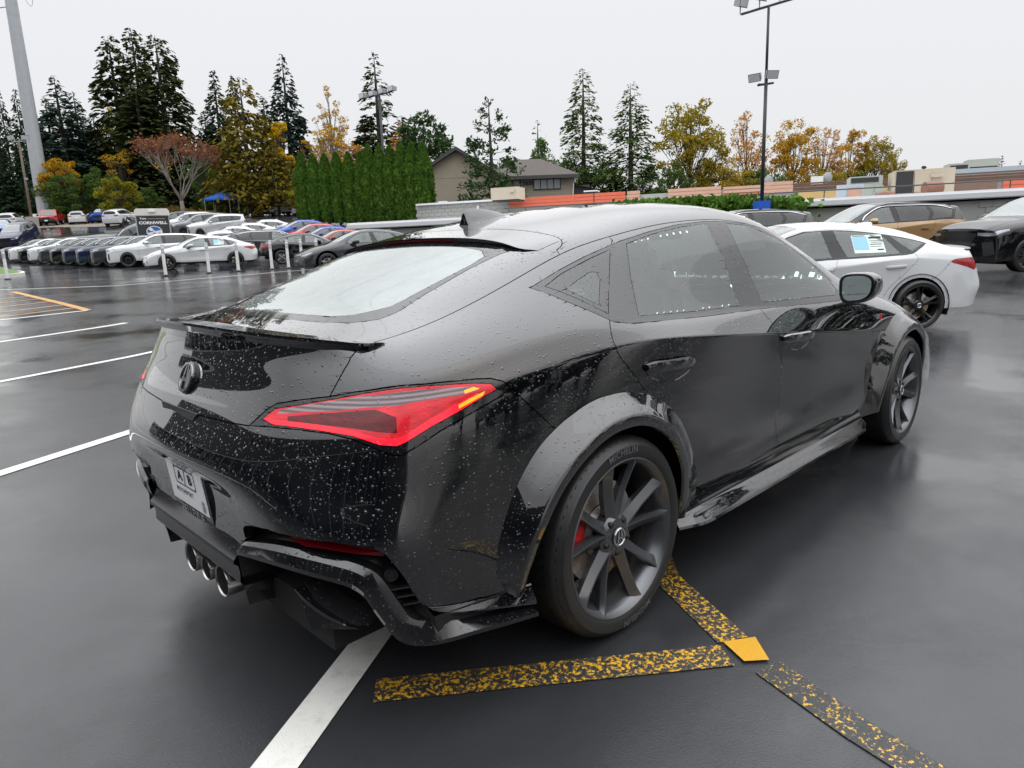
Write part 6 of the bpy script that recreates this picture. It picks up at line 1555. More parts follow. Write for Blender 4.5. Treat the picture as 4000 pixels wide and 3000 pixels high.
# board fence climbing the slope
pts=[world(a,b_) for a,b_ in ((-31.09,67),(-26.58,65),(-24.69,64.5),(-21.44,62.5),(-19.15,61.5),(-16.23,60.5))]
fr=empty('board_fence',(pts[0][0],pts[0][1],0),label='weathered grey board fence running down behind the middle rows',cat='fence')
pp=catmull([(a,b_,0) for a,b_ in pts],8)[:,:2];acc=0;bd=[];last=pp[0]
bm_=MB();bm_.box((0,0,.85),(.14,.02,1.7));proto=None
dist=np.concatenate([[0],np.cumsum(np.linalg.norm(np.diff(pp,axis=0),axis=1))])
for k,s in enumerate(np.arange(0,dist[-1],.15)):
    q=np.array([np.interp(s,dist,pp[:,0]),np.interp(s,dist,pp[:,1])]);q2=np.array([np.interp(s+.1,dist,pp[:,0]),np.interp(s+.1,dist,pp[:,1])])
    o=proto.copy() if proto else bm_.build('board',M['fence_wood'],fr)
    if proto: COL.objects.link(o)
    proto=proto or o
    hf=float(np.interp(s/dist[-1],[0,.3,.45,.66,1],[1.3,.95,.85,.5,.4]))
    o.scale=(1,1,hf/1.7);o.location=(q[0]-pts[0][0],q[1]-pts[0][1],float(ground_z(*q))+random.uniform(-.03,.03));o.rotation_euler=(0,random.uniform(-.01,.01),math.atan2(q2[1]-q[1],q2[0]-q[0]))
proto=None
for s in np.arange(0,dist[-1],2.4):
    q=np.array([np.interp(s,dist,pp[:,0]),np.interp(s,dist,pp[:,1])])+_F*.09;b=MB();hf=float(np.interp(s/dist[-1],[0,.3,.45,.66,1],[1.3,.95,.85,.5,.4]));b.box((q[0]-pts[0][0],q[1]-pts[0][1],float(ground_z(*q))+hf*.5),(.1,.1,hf*1.04));b.build('fence_post',M['fence_wood'],fr)
# blue canopies beyond the fence
for k,(px,lb) in enumerate(((-33.66,'bright blue canopy tent beyond the board fence, left one'),(-33.04,'darker blue canopy tent beyond the board fence, right one'))):
    d=84+k;x,y=world(px,d);z=float(ground_z(x,y));r=empty('canopy_tent',(x,y,z),.8,label=lb,cat='tent')
    b=MB();b.add([(-1.5,-1.5,2.2),(1.5,-1.5,2.2),(1.5,1.5,2.2),(-1.5,1.5,2.2),(0,0,3.0)],[(0,1,4),(1,2,4),(2,3,4),(3,0,4)]);b.loft([[(-1.5,-1.5,2.0),(1.5,-1.5,2.0),(1.5,1.5,2.0),(-1.5,1.5,2.0)],[(-1.5,-1.5,2.2),(1.5,-1.5,2.2),(1.5,1.5,2.2),(-1.5,1.5,2.2)]],closed=True)
    b.build('canopy',plain('blue canopy cloth',(.01,.12,.60) if k==0 else (.012,.05,.22),rough=.7),r)
    for sx in (-1,1):
        for sy in (-1,1): b=MB();b.tube([(sx*1.45,sy*1.45,0),(sx*1.45,sy*1.45,2.2)],.03,6);b.build('leg',M['galv'],r)
# motorcycle by the white crossover
x,y=world(-36.0,68);z=float(ground_z(x,y));r=empty('motorcycle',(x,y,z),2.6,label='dark motorcycle standing in front of the white crossover',cat='motorcycle')
for cx in (-.72,.72): b=MB();b.lathe([(.20,-.06),(.31,-.07),(.33,0),(.31,.07),(.20,.06)],18,c=(cx,0,.33),closed=True);b.lathe([(.0,.01),(.2,.01)],12,c=(cx,0,.33));b.build('wheel',M['tyre'],r,smooth=True,ang=40)
b=MB();b.tube([(-.72,0,.33),(-.3,0,.5),(.35,0,.75),(.5,0,.95)],[.04,.1,.09,.05],8);b.tube([(.72,.09,.33),(.48,.09,1.0)],.03,6);b.tube([(.72,-.09,.33),(.48,-.09,1.0)],.03,6);b.build('frame',M['under'],r,smooth=True)
b=MB();b.box((0,0,.45),(.5,.34,.36));b.build('engine',M['grey_metal'],r)
b=MB();b.loft([[(xx,w*c,zz+h*s) for c,s in ((-1,-.6),(-1,.3),(-.4,1),(.4,1),(1,.3),(1,-.6))] for xx,w,zz,h in ((-.05,.12,.85,.10),(.15,.16,.9,.14),(.40,.10,.92,.08))],closed=True);b.build('fuel_tank',M['gloss_black'],r,smooth=True,ang=50)
b=MB();b.box((-.38,0,.82),(.62,.28,.10),rot=Matrix.Rotation(.12,3,'Y'));b.build('seat',M['trim'],r)
b=MB();b.tube([(.40,-.38,1.08),(.48,-.1,1.02),(.48,.1,1.02),(.40,.38,1.08)],.02,6);b.build('handlebar',M['chrome'],r)
b=MB();b.box((-.75,0,.86),(.42,.42,.34));b.build('pannier_box',P_['red'],r)
# white bin beside the steel pole
x,y=world(-53.14,80.5);z=float(ground_z(x,y));b=MB();b.box((x,y,z+.62),(1.5,1.0,1.2),rz=.9);tag(b.build('storage_bin',M['post_white']),'white box bin between the steel pole and the red pickup','bin')
# kerbed grass verge at the left edge
vp=[world(-21.6,26.8),world(-20.3,27.6),world(-20.5,29.5),world(-25.0,34.0),world(-33.0,37),world(-30,28)]
def verge():
    N=NT('wet grass');co=N.coord('Object');N.set(base=N.mix(N.noise(6,5,.7,co),(.035,.09,.012),(.10,.20,.03)),rough=.7);return N.m
M['grass']=verge()
c=np.mean([(a,b_) for a,b_ in vp],axis=0)
b=MB();zz=[float(ground_z(a,b_)) for a,b_ in vp];zm=max(zz)
b.add([(c[0],c[1],zm+1.0)]+[(a,b_,float(ground_z(a,b_))+.13) for a,b_ in vp],[(0,1+i,1+(i+1)%6) for i in range(6)]);b.build('grass_verge',M['grass'],recalc=True)['kind']='structure'
b=MB();L=catmull([(a,b_,0) for a,b_ in vp],6,closed=True);R=[]
for i,q in enumerate(L):
    d=L[(i+1)%len(L)]-L[i-1];d/=np.linalg.norm(d);nn=np.array([d[1],-d[0],0]);z=float(ground_z(q[0],q[1]))
    R.append([tuple(q+nn*.0+np.array([0,0,z-.1])),tuple(q+np.array([0,0,z+.15])),tuple(q-nn*.16+np.array([0,0,z+.15])),tuple(q-nn*.16+np.array([0,0,z-.1]))])
R.append(R[0]);b.loft(R);b.build('kerb',noisy('pale kerb concrete',(.62,.61,.58),.15,2,.7),recalc=True)['kind']='structure'
# gravel shoulder on the hill
def grav():
    N=NT('wet gravel');co=N.coord('Object');N.set(base=N.mix(N.noise(1.2,6,.7,co),(.10,.085,.065),(.24,.20,.15)),rough=.6,normal=N.bump(N.noise(25,3,.7,co),.02));return N.m
V=[];F=[];tt=np.linspace(71.5,100,10);ll=np.linspace(-110,-34,24)
for i,t in enumerate(tt):
    for l in ll: 
        x,y=world(l,t+(1.5*math.sin(l*.5) if i==0 else 0));V.append((x,y,float(ground_z(x,y))+.02))
k=len(ll);F=[(i*k+j,i*k+j+1,(i+1)*k+j+1,(i+1)*k+j) for i in range(len(tt)-1) for j in range(k-1)]
tag(mesh('gravel_shoulder',V,F,grav(),smooth=True),kind='structure')
# price sheets in the white fastback windows
M['sheet']=plain('price sheet paper',(.70,.80,.74),rough=.5);M['sheet_blue']=plain('pale blue print',(.28,.56,.72),rough=.5)
def sheet(car,s,label):
    o0=BG_FAST['surf'](.65,1.08)-.006
    def q(x,z): return (x,s*(BG_FAST['surf'](x,z)-.004),z)
    def patch(name,x0,x1,z0,z1,mat,par,d=0):
        V=[];n=4
        for i in range(n+1):
            for j in range(n+1):
                x=x0+(x1-x0)*i/n;z=z0+(z1-z0)*j/n;p=q(x,z);V.append((p[0],p[1]+s*d,p[2]))
        F=[(i*(n+1)+j,(i+1)*(n+1)+j,(i+1)*(n+1)+j+1,i*(n+1)+j+1) for i in range(n) for j in range(n)]
        return mesh(name,V,F,mat,par)
    m=patch('price_sheet',.42,.82,1.00,1.22,M['sheet'],car,.006)
    patch('sheet_picture',.62,.81,1.04,1.20,M['sheet_blue'],car,.009)
    for k,(a,b_,c,d) in enumerate(((.44,.60,1.175,1.195),(.44,.60,1.145,1.150),(.44,.58,1.125,1.130),(.44,.60,1.10,1.108),(.46,.60,1.075,1.08),(.44,.52,1.03,1.045),(.64,.80,1.207,1.214))): patch('sheet_line',a,b_,c,d,M['letter_black'],car,.009)
for cr in (R1,L1): sheet(cr,1,'')
# ------------------------------------------------------------------ trees
def fol(name,cols,trans=.3,nscale=.25):
    N=NT(name);t=N.t
    g=N.n('NewGeometry');co=N.coord('Object')
    f=N.math('ADD',N.math('MULTIPLY',g.outputs['Random Per Island'],.55),N.math('MULTIPLY',N.noise(nscale,3,.6,co),.75));f=N.math('SUBTRACT',f,.15,clamp=True)
    col=N.ramp(f,[(i/(len(cols)-1),c) for i,c in enumerate(cols)])
    d=N.n('BsdfDiffuse');N.l(col,d.inputs[0]);tr=N.n('BsdfTranslucent');N.l(col,tr.inputs[0]);m=N.n('MixShader');m.inputs[0].default_value=trans
    N.l(d.outputs[0],m.inputs[1]);N.l(tr.outputs[0],m.inputs[2]);N.l(m.outputs[0],N.out.inputs[0]);return N.m
LF={
 'fir':fol('fir needles',[(0.016,0.030,0.020),(0.032,0.053,0.030),(0.052,0.078,0.041)],.15),
 'fir_blue':fol('blue fir needles',[(0.022,0.041,0.032),(0.042,0.070,0.054),(0.074,0.110,0.079)],.15),
 'spruce':fol('spruce needles',[(0.021,0.031,0.014),(0.039,0.057,0.023),(0.071,0.083,0.032),(0.081,0.069,0.034)],.15),
 'gold':fol('golden cedar sprays',[(0.050,0.053,0.013),(0.138,0.112,0.019),(0.263,0.181,0.025)],.25),
 'pine':fol('pine needles',[(0.026,0.052,0.023),(0.058,0.101,0.039),(0.104,0.150,0.058)],.2),
 'larch':fol('light conifer needles',[(0.047,0.074,0.024),(0.088,0.128,0.041),(0.142,0.169,0.057)],.25),
 'green':fol('green leaves',[(0.036,0.072,0.017),(0.072,0.127,0.029),(0.137,0.195,0.042)],.35),
 'olive':fol('olive yellow leaves',[(0.105,0.119,0.020),(0.280,0.224,0.025),(0.560,0.378,0.028)],.4),
 'amber':fol('golden leaves',[(0.204,0.120,0.017),(0.480,0.282,0.022),(0.672,0.408,0.030)],.45),
 'yellow':fol('bright yellow leaves',[(0.264,0.187,0.013),(0.605,0.407,0.017),(0.748,0.550,0.033)],.45),
 'orange':fol('pale orange leaves',[(0.230,0.115,0.034),(0.513,0.270,0.068),(0.702,0.405,0.095)],.4),
 'rust':fol('rusty leaves',[(0.110,0.044,0.024),(0.220,0.094,0.053),(0.308,0.143,0.066)],.35),
 'yg':fol('yellow green leaves',[(0.078,0.111,0.016),(0.221,0.221,0.026),(0.468,0.351,0.033)],.4),
 'thuja':fol('clipped hedge foliage',[(0.034,0.078,0.016),(0.078,0.163,0.025),(0.155,0.264,0.043)],.25,1.2),
 'farg':fol('haze-tinted green leaves',[(0.091,0.111,0.091),(0.143,0.163,0.130)],.3),  # far trees: distance haze is mixed into the leaf colours
 'farf':fol('haze-tinted fir needles',[(0.077,0.098,0.091),(0.112,0.133,0.119)],.2),
 'fary':fol('haze-tinted yellow leaves',[(0.240,0.204,0.108),(0.408,0.324,0.156)],.3),
 'faro':fol('haze-tinted orange leaves',[(0.336,0.192,0.096),(0.504,0.288,0.132)],.3),
 'brush':fol('autumn brush',[(0.072,0.066,0.026),(0.180,0.120,0.036),(0.288,0.192,0.048)],.3),
}
M['bark']=noisy('wet bark',(.055,.045,.038),.35,3,.9);M['bark_pale']=noisy('pale grey bark',(.20,.175,.15),.25,3,.9)
rng=np.random.default_rng(11)
def quads(name,C,A,B,mat,parent):
    """leaf cards: centre C, half axes A,B"""
    n=len(C);V=np.empty((n,4,3));V[:,0]=C-A-B*.55;V[:,1]=C+A*.9-B*.75;V[:,2]=C+A+B*.35;V[:,3]=C-A*.7+B
    me=bpy.data.meshes.new(name);me.vertices.add(4*n);me.vertices.foreach_set('co',V.reshape(-1).astype(np.float32))
    me.loops.add(4*n);me.loops.foreach_set('vertex_index',np.arange(4*n,dtype=np.int32));me.polygons.add(n)
    me.polygons.foreach_set('loop_start',np.arange(0,4*n,4,dtype=np.int32))
    try: me.polygons.foreach_set('loop_total',np.full(n,4,dtype=np.int32))
    except Exception: pass
    me.materials.append(mat);me.update();me.validate();return link(name,me,parent)
def unit_(v): return v/np.maximum(1e-9,np.linalg.norm(v,axis=-1,keepdims=True))
def sph(n): return unit_(rng.normal(size=(n,3)))
def conifer(kind,h,r,mat,tiers=44,per=8,droop=.25,p=.8,base=.06,spray=.62,dens=1.0,gap=.1,top_open=0,tuft=False,wid=.30):
    root=bpy.data.objects.new('tree',None);COL.objects.link(root)
    b=MB();b.tube([(0,0,-.5),(.0,0,h*.4),(.05,0,h*.8),(.05,0,h*.99)],[h*.016+.06,h*.011+.04,h*.005+.02,.015],7)
    C=[];A=[];Bs=[]
    for t in np.linspace(base,.985,tiers):
        z=h*t;L0=r*((1-t)**p)*(1.0 if t>base+.06 else .8)
        k=max(3,int(per*(1-.45*t)))
        for q in range(k):
            if rng.random()<gap+top_open*t*.4: continue
            az=rng.uniform(0,2*np.pi);L=L0*rng.uniform(.70,1.15)+.15
            out=np.array([np.cos(az),np.sin(az),0]);rise=rng.uniform(-.02,.25)*(1 if t>.5 else .4)
            if L>r*.55 and rng.random()<.35: b.tube([(0,0,z),tuple(out*L*.6+np.array([0,0,z+rise*L*.6-droop*L*.25]))],[.04,.012],4,cap=False)
            n=max(2,int(L/.34*dens*2.2));u=np.sqrt(rng.uniform(.05,1,n)) if not tuft else rng.uniform(.55,1.0,n)
            P=out*(u*L)[:,None];P[:,2]+=z+rise*L*u-droop*L*u*u+rng.normal(size=n)*.06*L
            side=np.array([-out[1],out[0],0]);wj=rng.normal(size=n)*L*.20*u;P+=side*wj[:,None];P[:,2]+=rng.normal(size=n)*.10
            if tuft:
                D=unit_(sph(n)+np.array([0,0,.6])+out*.5)
            else:
                D=unit_(out*1.0+side*(rng.normal(size=n)*.75)[:,None]+np.stack([0*u,0*u,-droop*2.2*u-.10+rng.normal(size=n)*.22],1))
            s=spray*rng.uniform(.6,1.25,n)*(.55+.45*min(1,L/2.0))
            W=unit_(np.cross(D,sph(n)*.9+np.array([0,0,1.2])))
            C.append(P+D*s[:,None]*.3);A.append(D*s[:,None]*.5);Bs.append(W*(s*wid)[:,None])
    b.build('trunk',M['bark'],root,smooth=True)
    quads('crown',np.concatenate(C),np.concatenate(A),np.concatenate(Bs),mat,root);return root
def broad(kind,h,r,mat,blobs=34,leaves=150,size=.30,cb=.18,pw=1.0,bark='bark',sparse=0,shell=False,flat=1.0,twig=True,mat2=None,frac2=0):
    root=bpy.data.objects.new('tree',None);COL.objects.link(root)
    b=MB();H0=h*cb;b.tube([(0,0,-.5),(.05,0,H0*.6),(0,.05,H0),(.1,0,h*.55),(.05,.05,h*.86)],[.035*h**.7+.05,.03*h**.7,.024*h**.7,.07,.02],8)
    C=[];cc=(h+H0)/2;hh=(h-H0)/2
    cen=[]
    for _ in range(blobs*6):
        d=sph(1)[0];rad=rng.uniform(.25,1)**.5
        q=np.array([d[0]*r*rad*.88,d[1]*r*rad*.88,cc+d[2]*hh*rad*.92])
        tz=(q[2]-H0)/(h-H0);lim=r*(np.sin(np.pi*min(1,max(0,tz))**pw)**.55)*1.0
        if np.hypot(q[0],q[1])>max(lim,.3): continue
        if shell and q[2]<H0+(h-H0)*.45: continue
        if all(np.linalg.norm((q-c)*np.array([1,1,.8]))>r*.15 for c in cen): cen.append(q)
        if len(cen)>=blobs: break
    for q in cen:
        a=np.array([0,0,max(H0*.8,min(q[2]*.62,h*.6))]);m=(a+q)/2+np.array([0,0,-.06*h*rng.random()])
        if twig: b.tube([tuple(a),tuple(m),tuple(q)],[.07 if r>3 else .045,.04,.012],5,cap=False)
        if twig:
            for _ in range(3): 
                e=q+sph(1)[0]*r*.22+np.array([0,0,.1*r]);b.tube([tuple((m+q)/2),tuple(e)],[.022,.008],4,cap=False)
        n=int(leaves*rng.uniform(.6,1.3)*(1-sparse));R=r*rng.uniform(.15,.27)
        P=q+sph(n)*(R*rng.uniform(.25,1,n)**.5)[:,None]*np.array([1,1,.8*flat]);C.append(P)
    C=np.concatenate(C);n=len(C);D=sph(n);W=unit_(np.cross(D,sph(n)));s=size*.62*rng.uniform(.55,1.2,n)
    b.build('trunk',M[bark],root,smooth=True)
    A=D*s[:,None]*.55;Bq=W*s[:,None]*.5
    if mat2 is not None:
        k=(C[:,2]>h*(1-frac2)+rng.normal(size=n)*h*.08);quads('crown',C[~k],A[~k],Bq[~k],mat,root);quads('crown_top',C[k],A[k],Bq[k],mat2,root)
    else: quads('crown',C,A,Bq,mat,root)
    return root
def umbrella(h,r):
    root=bpy.data.objects.new('tree',None);COL.objects.link(root);b=MB();tips=[]
    fork=h*.20;b.tube([(0,0,-.4),(.05,0,fork*.6),(0,0,fork)],[.34,.24,.20],8)
    def grow(p,d,L,rad,k):
        e=p+d*L;b.tube([tuple(p),tuple(p+d*L*.5+sph(1)[0]*L*.05),tuple(e)],[rad,rad*.8,rad*.55],5,cap=False)
        if k==0: tips.append(e);return
        for _ in range(3 if k>1 else 4):
            nd=unit_(d+sph(1)[0]*.55+np.array([0,0,.18]));grow(e,nd,L*rng.uniform(.62,.85),rad*.55,k-1)
    for q in range(7):
        az=2*np.pi*q/7+rng.uniform(-.3,.3);s=rng.uniform(.35,.95);grow(np.array([0,0,fork]),unit_(np.array([np.cos(az)*s,np.sin(az)*s,1.0])),h*.23,.11,3)
    tips=np.array(tips);sc=np.array([r/max(1e-3,np.percentile(np.hypot(tips[:,0],tips[:,1]),92)),0,h/np.percentile(tips[:,2],97)])
    b.V=[(x*(1+(sc[0]-1)*min(1,z/(h*.5))),y*(1+(sc[0]-1)*min(1,z/(h*.5))),z*sc[2] if z>0 else z) for x,y,z in b.V]
    tips=tips*np.array([sc[0],sc[0],sc[2]])
    b.build('trunk',M['bark_pale'],root,smooth=True)
    t=tips[tips[:,2]>h*.42];C=np.repeat(t,7,axis=0)+rng.normal(size=(len(t)*7,3))*np.array([.35,.35,.25]);n=len(C);D=sph(n);s=.26*rng.uniform(.5,1.2,n)
    quads('crown',C,D*s[:,None]*.55,unit_(np.cross(D,sph(n)))*s[:,None]*.5,LF['rust'],root)
    t=tips[(tips[:,0]*_Rt[0]+tips[:,1]*_Rt[1]<-r*.45)&(tips[:,2]<h*.75)]
    if len(t):
        C=np.repeat(t,9,axis=0)+rng.normal(size=(len(t)*9,3))*.3;n=len(C);D=sph(n);s=.3*rng.uniform(.5,1.2,n);quads('low_leaves',C,D*s[:,None]*.55,unit_(np.cross(D,sph(n)))*s[:,None]*.5,LF['yellow'],root)
    return root
KIND={
 'fir':(lambda v:conifer('fir',18,3,LF['fir'],tiers=50,per=11,droop=.30,gap=.03),18,3,3,'fir_tree'),
 'fir_blue':(lambda v:conifer('fir',19,3.6,LF['fir_blue'],tiers=50,per=12,droop=.22,gap=.03,top_open=.4),19,3.6,2,'fir_tree'),
 'fir_open':(lambda v:conifer('fir',22,4,LF['spruce'],tiers=40,per=8,droop=.20,gap=.14,base=.10,dens=1.0),22,4,1,'fir_tree'),
 'spruce':(lambda v:conifer('spruce',24,3.5,LF['spruce'],tiers=58,per=11,droop=.34,p=.50,gap=.05,top_open=.1),24,3.5,3,'spruce_tree'),
 'goldcedar':(lambda v:conifer('cedar',15,5.4,LF['gold'],tiers=26,per=10,droop=.34,p=.62,gap=.08,base=.15,spray=.55,dens=1.0,wid=.30),15,5.4,2,'cedar_tree'),
 'larch':(lambda v:conifer('larch',23,4,LF['larch'],tiers=54,per=11,droop=.26,p=.62,gap=.06,base=.03,spray=.46),23,4,2,'conifer_tree'),
 'snag':(lambda v:conifer('snag',16,1.9,LF['larch'],tiers=34,per=5,droop=.2,p=.8,gap=.35),16,1.9,1,'conifer_tree'),
 'pine':(lambda v:conifer('pine',10.4,3.9,LF['pine'],tiers=26,per=15,droop=.12,p=.48,gap=.02,base=.10,spray=.34,dens=2.2,tuft=True,wid=.34),10.4,3.9,1,'pine_tree'),
 'openpine':(lambda v:conifer('pine',10.2,2.8,LF['pine'],tiers=19,per=8,droop=.05,p=.62,gap=.12,base=.10,spray=.30,dens=2.6,tuft=True,wid=.34),10.2,2.8,1,'pine_tree'),
 'gold_b':(lambda v:broad('b',17,2.5,LF['olive'],38,120,.34),17,2.5,1,'broadleaf_tree'),
 'yellow':(lambda v:broad('b',12,1.7,LF['yellow'],35,120,.30,cb=.3),12,1.7,1,'broadleaf_tree'),
 'poplar':(lambda v:broad('b',17,2.6,LF['amber'],64,68,.30,cb=.10,sparse=.1,bark='bark_pale'),17,2.6,2,'poplar_tree'),
 'orange':(lambda v:broad('b',10,3,LF['orange'],41,88,.32,sparse=.2),10,3,1,'broadleaf_tree'),
 'orange_s':(lambda v:broad('b',13,2,LF['orange'],32,64,.3,sparse=.3),13,2,1,'broadleaf_tree'),
 'bare':(lambda v:broad('b',9.4,2.7,LF['orange'],41,20,.26,sparse=.3,bark='bark_pale'),9.4,2.7,1,'broadleaf_tree'),
 'maple_g':(lambda v:broad('m',12,4,LF['green'],57,136,.36,cb=.05),12,4,3,'broadleaf_tree'),
 'maple_y':(lambda v:broad('m',20,4.8,LF['olive'],89,120,.40,cb=.08),20,4.8,2,'maple_tree'),
 'maple_a':(lambda v:broad('m',19,4,LF['amber'],73,104,.40,cb=.10,sparse=.05),19,4,2,'maple_tree'),
 'maple_o':(lambda v:broad('m',19,4,LF['orange'],73,84,.36,cb=.10,sparse=.15),19,4,2,'maple_tree'),
 'autumn':(lambda v:broad('m',8,3,LF['green'],54,120,.32,cb=.10,mat2=LF['amber'],frac2=.45),8,3,1,'maple_tree'),
 'autumn2':(lambda v:broad('m',9.4,2.2,LF['amber'],38,56,.28,sparse=.3),9.4,2.2,1,'maple_tree'),
 'yellowgreen':(lambda v:broad('m',6,2.4,LF['yg'],44,112,.30,cb=.05),6,2.4,1,'broadleaf_tree'),
 'greenbush':(lambda v:broad('m',4.5,2.8,LF['green'],41,120,.30,cb=.02),4.5,2.8,1,'bush'),
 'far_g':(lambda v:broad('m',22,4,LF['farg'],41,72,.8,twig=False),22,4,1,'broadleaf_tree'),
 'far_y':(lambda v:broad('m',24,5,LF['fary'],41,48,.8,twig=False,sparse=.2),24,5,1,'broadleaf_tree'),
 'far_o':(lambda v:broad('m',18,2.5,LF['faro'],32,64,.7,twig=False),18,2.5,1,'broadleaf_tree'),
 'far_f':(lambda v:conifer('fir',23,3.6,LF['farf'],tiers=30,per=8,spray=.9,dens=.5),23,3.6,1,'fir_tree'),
}
_made={}
def plant(kind,x,y,z,h,r,label):
    if kind=='umbrella': root=umbrella(h,r);nm='maple_tree';sc=(1,1,1)
    else:
        fn,h0,r0,nv,nm=KIND[kind];L=_made.setdefault(kind,[])
        if len(L)<nv: root=fn(len(L));L.append(root);
        else: root=copy_tree(L[_plant_n.get(kind,0)%nv])
        _plant_n[kind]=_plant_n.get(kind,0)+1;f=1.3 if KIND[kind][4] in ('fir_tree','spruce_tree','conifer_tree','pine_tree') else 1.12;sc=(f*r/r0,f*r/r0,h/h0)
    root.name=nm;root.location=(x,y,z);root.scale=sc;root.rotation_euler=(0,0,rng.uniform(0,6.28) if kind!='umbrella' else 0);tag(root,label,'bush' if nm=='bush' else 'tree');return root
_plant_n={}
